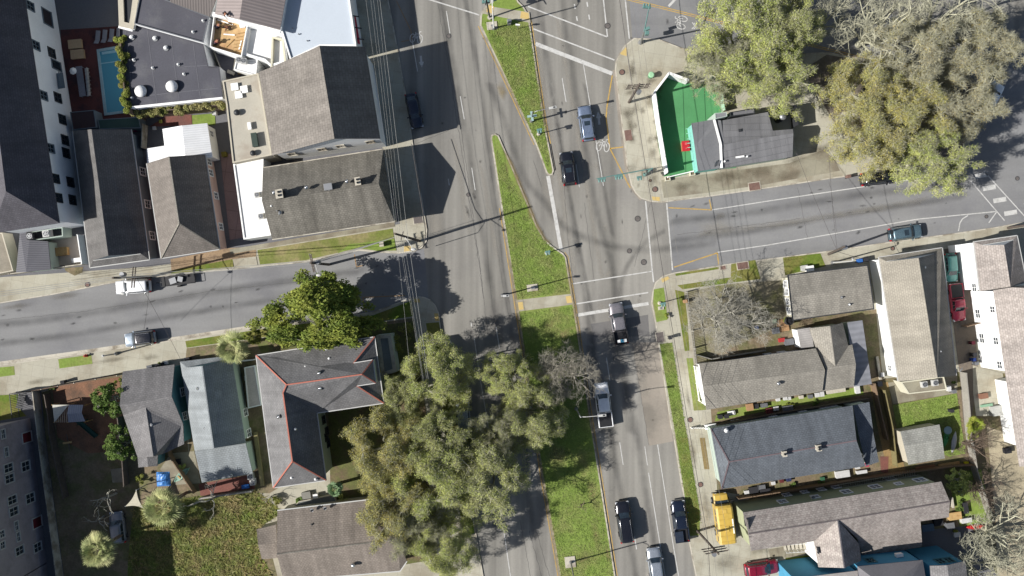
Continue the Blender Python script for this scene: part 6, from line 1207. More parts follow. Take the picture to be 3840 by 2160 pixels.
utility_pole((2358, 384), (2398, 316), 11, 'utility pole with three crossarms in front of the green turf wall', [(8.6, 3.1), (9.6, 3.1), (10.6, 3.1)], .06, None, (7.6, -.6))
utility_pole((2614, 1990), (2694, 2076), 11.4, 'utility pole with stacked crossarms between the black pickup and the yellow bus', [(8.6, 3.1), (9.6, 3.1), (10.6, 3.1)], .16, None, (10.0, -2.2))
utility_pole((3106, 953), (3165, 925), 10.5, 'dark leaning utility pole at the kerb of the right side street', [], 0, None, (8.4, .2))
utility_pole((3778, 855), (3905, 836), 10.5, 'dark utility pole near the zebra crossing at the right edge', [], 0, (8.0, 2.0, 2.6))
def street_lamp(base, ht, label, az, ln, m=m_gut, box=(1.0, .32)):
    bx, by, _ = P(*base); t = T('street_lamp', label, 'street lamp', (bx, by, .14), az)
    obj(MB().cyl(0, 0, 0, .28, .5, 12, .16), 'base', m_steel, t); obj(MB().tube((0, 0, .4), (0, 0, ht), .11, .07, 10), 'pole', m, t)
    obj(MB().path([(0, 0, ht - .4), (ln * .3, 0, ht + .1), (ln, 0, ht + .25)], .045), 'arm', m, t); h_ = obj(MB().box(ln + box[0] / 2, 0, ht + .18, box[0], box[1], .12), 'lamp_head', m_gut, t, bevel=.03); obj(MB().box(ln + box[0] * .7, 0, ht + .302, box[0] * .3, box[1] * .6, .02), 'sensor', m_dark, h_); return t
street_lamp((2160, 1532), 8.0, 'white cantilever lamp reaching over the white pickup from the dark median', .1, 2.3)
street_lamp((2140, 2106), 8.2, 'grey lamp post on a concrete pad in the median at the bottom', -1.35, 1.6, m_steel)
street_lamp((3120, 985), 7.0, 'white curved lamp over the right side street by the yellow markings', 1.68, .1, m_gut, (.35, .2))
street_lamp((1993, 455), 6.2, 'lamp arm with a white box beside the street sign on the upper median', .2, 2.2, m_steel)
street_lamp((1852, 108), 9.0, 'thick white lamp post near the top of the upper median', 1.6, .5, m_white)
street_lamp((1884, 1108), 7.4, 'small lamp head over the lane left of the median path', .05, .15, m_gut, (.8, .3))
street_lamp((438, 1326), 4.2, 'thin sign pole at the kerb next to the silver black SUV', .25, .1, m_steel, (.3, .3))
def signal_head(t, x, y, z, az, n=3, name='signal_head'):
    c, q = math.cos(az), math.sin(az); g = MB(); v = MB()
    for i in range(n): o = (i - (n - 1) / 2) * .36; g.box(x - o * q, y + o * c, z, .3, .34, .34, az); v.tube((x - o * q + c * .15, y + o * c + q * .15, z + .17), (x - o * q + c * .42, y + o * c + q * .42, z + .15), .13, .13, 8)
    o = obj(g, name, m_green_s, t, bevel=.02); obj(v, 'visor', m_green_s, o); lz = MB()
    for i in range(n): k = (i - (n - 1) / 2) * .36; lz.tube((x - k * q + c * .15, y + k * c + q * .15, z + .17), (x - k * q + c * .17, y + k * c + q * .17, z + .17), .1, .1, 8)
    obj(lz, 'lens', m_red, o)
bx, by, _ = P(2418, 655); t = T('traffic_signal', 'green mast arm signal with two heads reaching over the avenue at the right corner', 'traffic signal', (bx, by, .134))
obj(MB().cyl(0, 0, 0, .3, .6, 12, .18), 'base', m_green_s, t); obj(MB().tube((0, 0, .5), (0, 0, 6.2), .14, .1, 10), 'pole', m_green_s, t)
e = P(2236, 671, 6.1); obj(MB().tube((0, 0, 6.0), (e[0] - bx, e[1] - by, 6.2), .09, .05, 8), 'mast_arm', m_green_s, t)
for px, py in ((2256, 678), (2320, 668)): a = P(px, py, 6); signal_head(t, a[0] - bx, a[1] - by + .25, 5.8, -1.45)
a = P(2397, 665, 3.2); signal_head(t, a[0] - bx, a[1] - by, 3.0, -1.4, 2, 'pedestrian_head'); obj(MB().box(.3, .2, 2.6, .5, .4, .7), 'control_box', m_steel, t, bevel=.03)
bx, by, _ = P(2401, 160); t = T('traffic_signal', 'ornate pole with a long teal arm and signal at the upper corner pavement', 'traffic signal', (bx, by, .134))
obj(MB().cyl(0, 0, 0, .36, .5, 8, .22), 'base', m_steel, t); e = P(2416, 118, 7.4); e2 = P(2437, 12, 7.6); obj(MB().tube((0, 0, .4), (e[0] - bx, e[1] - by, 7.2), .16, .1, 10), 'pole', m_steel, t); obj(MB().tube((e[0] - bx, e[1] - by, 7.2), (e2[0] - bx, e2[1] - by, 7.5), .08, .06, 8), 'mast_arm', m_green_s, t)
a = P(2425, 28, 7); signal_head(t, a[0] - bx, a[1] - by, 6.8, 1.5, 3); obj(MB().beam((.2, .9, 3.0), (.8, 1.1, 3.1), .4).box(.5, .5, 2.2, .5, .5, .8), 'control_box', m_green_s, t, bevel=.03)
bx, by, _ = P(1837, 68); t = T('traffic_signal', 'dark signal post with a teal head at the top of the upper median', 'traffic signal', (bx, by, .14))
obj(MB().cyl(0, 0, 0, .34, .3, 8), 'base', m_kerb, t); e = P(1821, 18, 6.5); obj(MB().tube((0, 0, 0), (-.3, .5, 6.0), .12, .09, 10), 'pole', m_dark, t); obj(MB().tube((-.3, .5, 6.0), (e[0] - bx, e[1] - by, 6.4), .08, .06, 8), 'mast_arm', m_dark, t); signal_head(t, -.4, .6, 4.6, 1.6, 3); signal_head(t, .6, 1.0, 4.8, 0.0, 2, 'pedestrian_head')
for base, l, h_ in [((2020, 503), 'small signal post near the southern tip of the upper median', 3.0), ((2050, 948), 'squat grey green signal on the lower median near the crossing shadow', 3.2), ((2473, 1137), 'green signal cabinet post in the corner grass strip on the right', 2.6)]:
    x, y, _ = P(*base); t = T('signal_post', l, 'signal post', (x, y, .14)); obj(MB().cyl(0, 0, 0, .3, .25, 12, .2), 'base', m_kerb, t); obj(MB().cyl(0, 0, .2, .07, h_ - .3, 8), 'pole', m_steel, t); signal_head(t, 0, 0, h_, -1.4, 2)
bx, by, _ = P(2476, 1140); 
x, y, _ = P(1993, 453); t = T('street_sign', 'teal and white street name sign on the upper median', 'street sign', (x, y, .14), .15); obj(MB().cyl(0, 0, 0, .05, 3.4, 8), 'post', m_steel, t); obj(MB().box(0, 0, 3.2, 1.3, .3, .06, 0, 0).box(0, 0, 3.1, .3, 1.3, .06), 'blade', M('sign teal', A(176, 206, 204)), t)
x, y, _ = P(1941, 110); t = T('street_sign', 'small white sign board in the upper median grass', 'street sign', (x, y, .14), -.1); obj(MB().cyl(0, 0, 0, .04, 1.8, 8), 'post', m_steel, t); obj(MB().box(0, 0, 1.7, .6, .14, .4), 'board', m_white, t)
for (px, py), s, l in [((1996, 1079), (1.5, .95), 'concrete pad with a box in the lower median above the path'), ((2138, 2106), (1.45, 1.55), 'square concrete pad under the median lamp at the bottom'), ((1845, 98), (1.45, 1.1), 'concrete pad under the upper median lamp'), ((2478, 1155), (.8, .5), 'small pale pad beside the signal cabinet'), ((1434, 917), (.55, .6), 'grey utility cabinet in the bright grass beside the corner pavement'), ((1909, 88), (.5, .7), 'grey metal box in the upper median by the path')]:
    x, y, _ = P(px, py); hgt = .12 if 'pad' in l else .8; t = T('concrete_pad' if 'pad' in l else 'utility_cabinet', l, 'concrete pad' if 'pad' in l else 'cabinet', (x, y, .138), .12); obj(MB().box(0, 0, 0, *s, hgt), 'slab' if 'pad' in l else 'cabinet', m_kerb if 'pad' in l else m_steel, t, bevel=.02)
    if 'box' in l: obj(MB().box(.1, 0, hgt, .5, .4, .35), 'box', m_steel, t)
    elif 'pad' in l: obj(MB().cyl(0, 0, hgt, .16, .04, 10), 'bolt_plate', m_steel, t)
    else: obj(MB().box(0, 0, hgt, s[0] + .06, s[1] + .06, .05), 'lid', m_kerb, t)
# overhead wires: each one hangs between its supports
def wire(pts, label, r=.03, group='overhead wires', sag=.35, m=None):
    W = [P(*p) for p in pts]; mb = MB()
    for a, b in zip(W, W[1:]):
        n = 8; pr = a
        for i in range(1, n + 1):
            u = i / n; q_ = tuple(a[j] + (b[j] - a[j]) * u for j in range(3)); q_ = (q_[0], q_[1], q_[2] - sag * 4 * u * (1 - u)); mb.tube(pr, q_, r, r, 4); pr = q_
    o = obj(mb, 'overhead_wire', m or M('pale wire', A(176, 176, 172), v=.05, f=.05)); tag(o, label, 'wire', group)
lw = 'thin pale wire of the bundle running down the west side of the avenue'
for a, b, c, z in [(1378, 1486, 1500, 9), (1398, 1493, 1545, 9.6), (1409, 1500, 1548, 9.8), (1424, 1510, 1560, 10.4), (1432, 1528, 1566, 10.8)]: wire([(a - 22, -120, z), (b, 880, z), (c + 40, 1420, z)], lw, .014 if z < 10.5 else .022)
dk_w = M('dark cable', A(96, 92, 90))
wire([(1544, 540, 4), (1590, 820, 5.2), (1597, 880, 6.0), (1590, 915, 5.5), (1560, 938, 2)], 'thick dark cable curving round the corner pavement', .05, 'cables', 0, dk_w)
le = 'thin wire of the bundle running down the east side of the avenue'
for i in range(4): wire([(2318 + i * 22, -100, 9.5), (2368 + i * 22, 325, 9.6), (2650 + i * 28, 2052, 9.6), (2680 + i * 30, 2400, 9.6)], le, .015, m=M('mid wire', A(150, 146, 140)))
wire([(2310, -100, 7.5), (2376, 350, 7.5), (2655, 2030, 8), (2680, 2400, 8)], 'darker low telephone cable along the east side of the avenue', .035, 'cables', .3, dk_w)
for z, dy in ((9.7, 0), (10.4, 10), (9.2, 18)): wire([(-200, 1120 + dy, z), (470, 1032 + dy * .6, z), (1175, 978 + dy * .6, z), (1480, 890, z)], 'thin wire along the north side of the left side street', .028)
for a, b, l in [((510, 1040, 8), (676, 1345, 4.5), 'thin dark service wire crossing the left side street to the pale grey house'), ((560, 1040, 8), (540, 1235, 3), 'thin dark wire dropping over the left side street'), ((1165, 985, 9), (1322, 948, 5), 'pale guy wire right of the two armed pole'), ((1165, 985, 8), (1480, 885, 8), 'pale wire from the two armed pole to the corner pole'), ((3140, 940, 9), (2985, 570, 4.5), 'thin dark service wire from the right pole across the street to the restaurant'), ((3140, 940, 9), (3110, 600, 8), 'second thin wire across the right side street'), ((3145, 945, 9), (3290, 985, 4), 'thin wire from the right pole to the white shotgun house')]:
    wire([a, b], l, .022, 'service wires', .3, dk_w)
# ================================================================ trees and plants
def proto(key, Ht, **kw):
    D = make_tree(key, Ht=Ht, **kw); v = np.zeros(len(D['limb'].vertices) * 3, np.float32); D['limb'].vertices.foreach_get('co', v); v = v.reshape(-1, 3)
    D['size'] = (float(v[:, 2].max()), float(np.percentile(np.hypot(v[:, 0], v[:, 1]), 97)))
    print(key, D['info'], D['size'])
lf_oak = leafmat('grey green oak leaves', A(200, 214, 118), A(222, 226, 138), var=.4); lf_oak2 = leafmat('yellow green oak leaves', A(214, 202, 118), A(194, 194, 114), var=.4); lf_oak3 = leafmat('olive oak leaves', A(214, 218, 142), A(196, 206, 122), var=.4)
lf_dense = leafmat('glossy green leaves', A(122, 144, 60), A(166, 174, 76), var=.35); lf_small = leafmat('fresh green leaves', A(128, 152, 76), A(104, 134, 58)); lf_dark = leafmat('ivy leaves', A(150, 164, 70), A(168, 164, 90))
lf_palm = leafmat('palm fan leaf', A(184, 196, 130), A(210, 208, 150), var=.4); lf_bright = leafmat('bright frond', A(156, 184, 140), A(130, 168, 110)); lf_yucca = leafmat('yucca leaf', A(156, 178, 70), A(190, 190, 90)); lf_bud = leafmat('yellow buds', A(178, 168, 100), A(160, 156, 110)); lf_dry = leafmat('brown twigs leaf', A(150, 132, 110), A(130, 118, 98))
oakkw = dict(trunk=2.6, nmain=7, kids=[4.0, 3.2, 2.4], depth=3, bark=bark_pale, twigs=8, tw_r=.019, el=(12, 62), r0=.46, fill=620, gap=.1)
proto('oak_a', 10.5, seed=3, R=7.5, leaf=lf_oak, nleaf=52, spread=.95, size=.23, asp=.42, **oakkw)
proto('oak_b', 10.0, seed=8, R=7.5, leaf=lf_oak, nleaf=44, spread=.95, size=.23, asp=.42, **oakkw)
proto('oak_thin', 10.0, seed=13, R=7.5, leaf=lf_oak, nleaf=16, spread=.95, size=.2, asp=.4, **{**oakkw, 'twigs': 13, 'fill': 460})
lf_straw = leafmat('straw oak leaves', A(216, 196, 140), A(190, 184, 120), var=.4)
proto('dense', 12.0, seed=21, R=6.0, trunk=3.4, nmain=8, kids=[4.0, 2.6], depth=2, leaf=lf_dense, nleaf=120, spread=.85, size=.32, asp=.55, bark=bark_grey, el=(10, 78), r0=.35, fill=240, gap=.1)
proto('bare_a', 8.5, seed=31, R=5.6, trunk=1.8, nmain=9, kids=[4.6, 3.8, 3.0, 1.6], depth=4, bark=bark_grey, el=(6, 66), r0=.4, rmin=.016, wig=.14, twigs=1, tw_r=.013, spread=.8)
proto('bare_dense', 8.5, seed=33, R=5.6, trunk=1.8, nmain=11, kids=[5.2, 4.4, 3.4, 2.0], depth=4, bark=bark_grey, el=(4, 70), r0=.34, rmin=.014, wig=.14, twigs=2, tw_r=.011, spread=.8)
proto('bare_b', 8.0, seed=37, R=5.6, trunk=1.6, nmain=8, kids=[4.6, 4.0, 3.2, 1.4], depth=4, bark=bark_grey, el=(8, 62), r0=.34, rmin=.016, wig=.18, twigs=1, tw_r=.015, spread=.8)
proto('snag', 6.0, seed=41, R=3.4, trunk=2.4, nmain=5, kids=[2.6, 2.2], depth=2, bark=bark_grey, el=(0, 60), r0=.16, rmin=.02, wig=.35)
proto('small', 4.8, seed=45, R=2.3, trunk=1.3, nmain=7, kids=[3.0, 2.0], depth=2, leaf=lf_small, nleaf=46, spread=.45, size=.24, asp=.6, bark=bark_grey, el=(15, 75), r0=.1, fill=70, gap=-.6)
G1 = 'live oaks along the avenue'
for i, (k, px, py, r, ht, m, l) in enumerate([
    ('oak_a', 1632, 1408, 150, 11, None, 'rounded olive oak at the top of the big cluster, over the power lines'),
    ('oak_b', 1500, 1500, 95, 9, lf_oak3, 'smaller oak between the red ridged house and the big cluster'),
    ('oak_b', 1650, 1640, 130, 12, lf_oak3, 'oak in the middle of the big cluster above the hidden pale car'),
    ('oak_a', 1430, 1690, 165, 12, lf_oak2, 'yellow green oak on the left side of the big cluster'),
    ('oak_a', 1625, 1800, 185, 12.5, None, 'largest oak in the heart of the big cluster'),
    ('oak_b', 1830, 1790, 165, 12, lf_oak3, 'oak reaching over the avenue on the right of the big cluster'),
    ('oak_b', 1480, 1905, 150, 11, lf_oak2, 'oak overhanging the brown gable roof'),
    ('oak_a', 1655, 2060, 130, 11, lf_oak, 'southernmost oak of the big cluster by the bottom edge'),
    ('oak_thin', 1570, 1985, 120, 10, lf_oak3, 'oak between the roof overhang and the southern oak'),
    ('oak_b', 1915, 1415, 115, 10, lf_oak, 'oak in the median just left of the bare tree'),
    ('oak_a', 1990, 1560, 140, 11, lf_oak3, 'oak shading the dark median grass'),
    ('oak_thin', 1870, 1620, 105, 11, None, 'thin oak bridging the avenue and the median crowns')]):
    tree(k, 'live_oak', l, px, py, r, ht, i * 1.7, m, group=G1)
G2 = 'oaks of the corner park'
for i, (k, px, py, r, ht, m, l) in enumerate([
    ('oak_a', 2800, 140, 210, 12, lf_oak, 'big grey green oak north of the turf patio'),
    ('oak_thin', 2700, 250, 130, 10, lf_oak3, 'thin oak crown over the corner of the turf patio'),
    ('oak_b', 2900, 270, 150, 11, lf_oak, 'oak crown above the restaurant yard'),
    ('oak_a', 2960, 60, 150, 11, lf_oak3, 'oak at the top edge right of the big grey green oak'),
    ('oak_a', 3240, 330, 150, 11, lf_oak2, 'golden green oak at the west side of the park'),
    ('oak_b', 3290, 525, 150, 11, lf_oak2, 'golden oak overhanging the black parked SUV'),
    ('oak_a', 3450, 430, 175, 12, lf_oak2, 'large golden green oak in the middle of the park'),
    ('oak_b', 3500, 590, 150, 11, lf_oak, 'oak overhanging the end of the right side street'),
    ('oak_thin', 3620, 360, 160, 11.5, lf_straw, 'thin pale oak at the east side of the park'),
    ('oak_thin', 3440, 210, 170, 12, lf_straw, 'thin oak with pale limbs north of the golden oaks'),
    ('oak_thin', 3700, 180, 160, 11, lf_straw, 'thin oak at the upper right')]):
    tree(k, 'live_oak', l, px, py, r, ht, i * 1.3 + .5, m, group=G2)
for i, (k, px, py, r, ht, b, l) in enumerate([
    ('bare_dense', 2108, 1390, 132, 9, bark_twig, 'bare brown tree in the median beside the white pickup'),
    ('bare_dense', 2716, 1200, 165, 9, None, 'bare grey tree in the yard behind the corner sidewalk'),
    ('bare_a', 3300, 110, 190, 10, bark_pale, 'pale bare tree over the diagonal street at the top'),
    ('bare_a', 3560, 60, 190, 11, bark_pale, 'pale bare tree with thick white limbs at the top right'),
    ('bare_b', 3130, 60, 110, 9, bark_pale, 'small pale bare tree at the top between two oaks'),
    ('bare_b', 3780, 2030, 170, 9, bark_pale, 'bare yellowish tree in the bottom right corner'),
    ('bare_a', 3690, 2150, 130, 8, bark_pale, 'bare tree at the bottom edge right of the blue house'),
    ('bare_b', 3670, 1680, 90, 6, bark_brown, 'brown bare thicket along the back fence'),
    ('bare_b', 3700, 1850, 80, 6, bark_brown, 'brown bare thicket beside the pale gravel lane'),
    ('snag', 378, 1880, 75, 6.5, None, 'bare crooked tree in the shade above the left palm'),
    ('snag', 345, 1960, 60, 5, None, 'second bare crooked tree just above the left palm'),
    ('snag', 770, 1890, 85, 6, None, 'bare grey branches between the right palm and the weedy lot'),
    ('snag', 1010, 1870, 40, 3, None, 'small bare shrub under the south hip of the red ridged house'),
    ('snag', 2182, 1906, 34, 3.2, bark_brown, 'tiny bare tree in the middle of the lower median')]):
    t = tree(k, 'bare_tree', l, px, py, r, ht, i * 2.1, None, b)
tree('dense', 'broadleaf_tree', 'dense dark green tree standing over the left side street', 1172, 1176, 188, 12, 0, cat='tree', zc=.74, sy=.74)
tree('small', 'small_tree', 'small fresh green tree nearest the street in the playground', 405, 1505, 62, 5.5, .2); tree('small', 'small_tree', 'small fresh green tree south of the playground mulch', 452, 1668, 62, 5.0, 1.4)
tree('small', 'small_tree', 'leafy green vine covered tree in the back garden at the right', 3606, 1810, 46, 4.0, 2.2, lf_oak); tree('small', 'small_tree', 'green bush tree at the street under the palm', 950, 1262, 30, 3.4, 2.9, lf_dark)
palm('fan_palm', 'large pale green fan palm right of the sail shade', 613, 1902, 84, 8, lf_palm, 5, 60); palm('fan_palm', 'pale green fan palm at the lower left', 367, 2062, 76, 8, lf_palm, 6, 56)
palm('fan_palm', 'fan palm at the street in front of the pale grey house', 868, 1302, 72, 5.5, lf_palm, 7, 40)
palm('fan_palm', 'bright pale fern palm beside the red ridged house', 1255, 1832, 34, 3.5, lf_bright, 8, 30); palm('yucca_plant', 'spiky yellow green yucca cluster by the back fence', 3660, 1592, 40, 2.2, lf_yucca, 9, 34); palm('yucca_plant', 'small spiky plant below the yucca cluster', 3650, 1632, 26, 1.6, lf_yucca, 10, 20)
# ivy hedges round the black roofed building
def hedge(name, pts, w, h, label, lm, n, seed):
    W = [P(x, y, h) for x, y in pts]; t = T(name, label, 'hedge', (*W[len(W) // 2][:2], .13)); rng = np.random.default_rng(seed); cs = []
    for a, b in zip(W, W[1:]):
        L_ = math.hypot(b[0] - a[0], b[1] - a[1]); k = int(L_ * 4)
        for i in range(k):
            u = rng.random(); cs.append((a[0] + (b[0] - a[0]) * u + rng.normal() * w * .28, a[1] + (b[1] - a[1]) * u + rng.normal() * w * .28, .4 + (h - .3) * rng.random() ** .16))
    cs = np.array(cs); o0 = np.array(ORI[t.name]); V, F = leaves(rng, cs - o0, n // len(cs), .42, .22, .5); part('crown', npmesh('crown', V, F, lm), t)
    mb = MB()
    for a, b in zip(W, W[1:]): mb.beam((a[0], a[1], h * .5), (b[0], b[1], h * .5), .12, h * .9)
    obj(mb, 'stem', bark_brown, t, True)
hedge('ivy_hedge', [(446, 140), (452, 230), (458, 300), (468, 380), (484, 424)], .75, 5.6, 'tall ivy hedge between the pool and the black roofed building', lf_dark, 16000, 3)
hedge('ivy_hedge', [(482, 424), (560, 418), (660, 408), (760, 398), (836, 390)], .8, 3.8, 'dry ivy hedge along the south wall of the black roofed building', leafmat('dry ivy leaves', A(186, 178, 120), A(150, 156, 84)), 14000, 4)
for i, (px, py, r, h, lm, l) in enumerate([(1030, 1870, .9, 1.2, lf_dark, 'weedy bush at the corner of the red ridged house'), (1290, 1880, .9, 1.5, lf_oak, 'green bush by the back deck under the oaks'), (3575, 1435, .35, .8, lf_small, 'small green plant by the air conditioners behind the shotgun house'), (2500, 1185, .4, .8, lf_yucca, 'spiky light green plant in the corner grass strip'), (2944, 1200, .4, .7, lf_dark, 'little weed clump by the dark barrel'),
    (452, 1432, .5, .9, lf_dark, 'bush in the playground corner near the teal house'), (192, 1460, .4, .7, lf_small, 'small green shrub at the playground gate'), (595, 1366, .5, .8, lf_yucca, 'round potted shrub in front of the teal house'), (690, 1750, .6, .8, lf_oak, 'scrubby plants in the back yard of the pale grey house'), (520, 1800, .7, 1.4, lf_dark, 'dark ivy bush by the black gap behind the teal house'),
    (1125, 1880, .6, .8, lf_small, 'green weeds left of the back deck'), (3605, 1905, .7, .9, lf_small, 'low green shrubs in the right back garden'), (3590, 1990, .6, .7, lf_dark, 'dark shrub near the pale deck at the right'), (2960, 1525, .5, .6, lf_dark, 'shrub behind the tan gable house'), (3060, 1510, .5, .6, lf_small, 'green shrub among the pots behind the tan gable house'), (3080, 1810, .5, .5, lf_small, 'low plants behind the blue roofed house'), (2980, 1820, .6, .5, lf_small, 'low green row along the blue roofed house wall'),
    (1480, 1290, 1.2, 2.4, lf_dark, 'dark leafy bush in the shade beside the porch roof'), (1520, 1240, 1.2, 2.2, lf_dark, 'dark shrub mass near the sidewalk north of the first oak'), (1290, 1230, 1.0, 1.4, lf_dry, 'brownish shrub right of the dense street tree')]): bush('shrub', l, px, py, r, h, lm, 900, .16, seed=50 + i)
# grass: tufts scattered over the lot, and over the lawns near the kerbs
def tufts(name, poly, n, seed, m, size=.16, z=.14):
    rng = np.random.default_rng(seed); W = np.array([P(x, y)[:2] for x, y in poly]); lo, hi = W.min(0), W.max(0); pts = rng.random((n * 3, 2)) * (hi - lo) + lo; ins = np.zeros(len(pts), bool); j = len(W) - 1
    for i in range(len(W)):
        c = ((W[i, 1] > pts[:, 1]) != (W[j, 1] > pts[:, 1])) & (pts[:, 0] < (W[j, 0] - W[i, 0]) * (pts[:, 1] - W[i, 1]) / (W[j, 1] - W[i, 1] + 1e-9) + W[i, 0]); ins ^= c; j = i
    pts = pts[ins][:n]; k = len(pts); a = rng.random(k) * 6.283; d = np.stack([np.cos(a), np.sin(a), np.zeros(k)], 1); p = np.column_stack([pts, np.full(k, z)]); h = size * (.5 + rng.random((k, 1))); lean = rng.normal(size=(k, 3)); lean[:, 2] = .35 + np.abs(lean[:, 2]) * .2
    V = np.stack([p - d * size * .3, p + d * size * .3, p + lean * h + d * .02, p + lean * h - d * .02], 1).reshape(-1, 3); o = bpy.data.objects.new(name, npmesh(name, V, np.arange(len(V)).reshape(-1, 4), m)); C.objects.link(o); o['kind'] = 'stuff'; o['label'] = 'short green grass blades'
g_lot = leafmat('weed blades', A(160, 146, 96), A(134, 146, 74), var=.4, trans=.2); g_law = leafmat('lawn blades', A(146, 172, 82), A(166, 176, 106), var=.25, trans=.2)
tufts('grass_weeds', [(500, 1900), (735, 1862), (960, 1838), (1060, 1920), (962, 1985), (990, 2100), (1040, 2200), (480, 2200)], 10000, 1, g_lot, .3, .175)
tufts('grass_median_blades', [(1945, 1175), (2148, 1150), (2200, 1560), (2300, 2170), (2105, 2170), (2035, 1777), (1965, 1311)], 18000, 2, g_law, .13); tufts('grass_middle_median_blades', [(1860, 560), (1930, 700), (2000, 850), (2110, 970), (2130, 1095), (1942, 1118), (1926, 1036), (1885, 780)], 8000, 12, g_law, .13)
tufts('grass_upper_median_blades', [(1815, 80), (1985, 100), (2040, 470), (2062, 640), (2010, 530), (1925, 350)], 9000, 3, g_law, .13)
tufts('grass_verge_blades', [(2474, 1290), (2520, 1285), (2563, 1560), (2624, 1918), (2622, 2004), (2590, 2008), (2530, 1620)], 7000, 4, g_law, .11, .16)
tufts('grass_yard_blades', [(3352, 1522), (3586, 1478), (3603, 1600), (3620, 1695), (3560, 1710), (3372, 1640)], 6000, 5, g_law, .12, .2)

# ================================================================ pool, yards and small objects
W = [P(x, y, .15)[:2] for x, y in [(363, 186), (470, 168), (500, 420), (392, 434)]]
pt = T('swimming_pool', 'blue swimming pool in the shade between the hotel and the black roof', 'pool', (*P(425, 300)[:2], .14)); I = inset(W, .35); mb = MB(); n = 4
for i in range(4): j = (i + 1) % 4; mb.quad((*W[i], .24), (*W[j], .24), (*I[j], .24), (*I[i], .24)); mb.quad((*I[i], .24), (*I[j], .24), (*I[j], .17), (*I[i], .17)); mb.quad((*W[i], .14), (*W[j], .14), (*W[j], .24), (*W[i], .24))
obj(mb, 'coping', M('pool coping', A(176, 206, 214)), pt, True); mb = MB(); I = I if area(I) > 0 else I[::-1]; mb.quad(*[(x, y, .175) for x, y in I]); mp, nt, b = nodes('pool water'); b.inputs['Base Color'].default_value = (*A(84, 168, 192), 1); b.inputs['Roughness'].default_value = .06; nzz = noise(nt, nt.nodes.new('ShaderNodeTexCoord').outputs['Object'], 3, 3); bump(nt, b, nzz, .3, .05); obj(mb, 'water', mp, pt, True)
st = MB()
for a, b_, w in (((382, 200), (462, 188), .35), ((372, 208), (398, 425), .3), ((380, 238), (470, 226), .12)): st.beam(P(*a, .19), P(*b_, .19), w, .02)
obj(st, 'ledge', M('pool ledge', A(176, 224, 236)), pt, True)
m_lou = M('grey lounger cloth', A(150, 152, 162)); m_tanb = M('tan cushion', A(206, 178, 142))
for px, l in ((366, 'left'), (392, 'middle'), (418, 'right'), (444, 'rightmost')): lounger(px, 140 - (px - 366) * .12, 'grey sun lounger at the head of the pool, %s of the row' % l, m_lou, 1.5, group='loungers at the pool head')
crate(281, 165, 'upper tan day bed beside the hotel wall', m_tanb, 1.8, 1.2, .4, .1, name='day_bed', cat='day bed', group='day beds'); crate(290, 203, 'lower tan day bed beside the hotel wall', m_tanb, 1.8, 1.2, .4, .1, name='day_bed', cat='day bed', group='day beds')
table(303, 305, 'long dining table on the dark brick patio', m_lou, .9, 4.2, .14)
for i in range(7): chair(324 + i * 1.4, 262 + i * 15, 'patio chair number %s from the top on the pool side of the long table' % ['one', 'two', 'three', 'four', 'five', 'six', 'seven'][i], m_gut, 3.2, group='chairs at the long table')
x, y, _ = P(272, 265, 2.2); t = T('parasol', 'small closed white parasol at the head of the long table', 'parasol', (x, y, .14)); obj(MB().cyl(0, 0, 0, .3, .1, 12), 'base', m_dark, t); obj(MB().cyl(0, 0, 0, .03, 2.3, 8), 'pole', m_steel, t); obj(MB().tube((0, 0, 1.9), (0, 0, 2.3), .5, .08, 8), 'canopy', m_white, t)
flat('patio_shelter', 'low dark flat shelter roof at the south end of the pool', [(262, 420), (352, 412), (362, 478), (272, 488)], 2.5, w_slate, M('dark shelter roof', A(84, 66, 66)), par=.08, pw=.1)
flat('green_utility_deck', 'dark green low roof between the pool and the narrow house', [(365, 448), (520, 438), (528, 480), (372, 484)], 2.2, w_slate, M('green roof sheet', A(70, 98, 92), v=.15), par=.08, pw=.1)
# workers and timber on the deck
sk = M('skin', A(170, 118, 92), v=.06, f=.03); dz = 4.86
person(818, 96, dz, .35, 'kneel', 'worker in dark clothes kneeling at the upper left of the plywood deck', M('dark shirt', A(44, 40, 56)), M('dark jeans', A(38, 40, 56)), m_blk, sk)
person(812, 156, dz, .3, 'kneel', 'worker in a maroon shirt kneeling at the lower left of the plywood deck', M('maroon shirt', A(112, 56, 62)), M('grey trousers', A(84, 74, 84)), M('brown cap', A(90, 60, 50)), sk)
person(848, 55, 7.9, -.9, 'stand', 'worker in black bending at the white roof edge above the deck', M('black shirt', A(40, 40, 48)), M('black trousers', A(44, 42, 60)), m_white, sk)
person(853, 103, dz, 3.4, 'kneel', 'crouching worker in brown beside the beams on the deck', M('brown shirt', A(80, 58, 54)), M('brown trousers', A(96, 84, 74)), M('black cap', A(34, 32, 34)), sk)
for a, b, l, m in [((838, 128), (880, 131), 'white board lying in the middle of the deck', m_white), ((846, 176), (876, 148), 'diagonal pale board at the bottom of the deck', m_lumber), ((815, 74), (872, 92), 'long white beam along the top of the deck', m_white), ((834, 70), (870, 92), 'crossing beam at the top of the deck', m_lumber), ((854, 78), (905, 90), 'white beam at the top right of the deck', m_white), ((905, 152), (896, 186), 'white plank on the right side of the deck', m_white), ((790, 168), (824, 177), 'pale plank at the lower left edge of the deck', m_lumber)]:
    A0, B0 = P(*a, dz + .1), P(*b, dz + .1); t = T('timber_board', l, 'board', (A0[0], A0[1], dz)); obj(MB().beam((0, 0, .06), (B0[0] - A0[0], B0[1] - A0[1], .06), .16, .06), 'board', m, t)
crate(908, 94, 'white bucket cluster in the deck corner', m_white, .6, .6, .4, z=dz, name='bucket', cat='bucket')
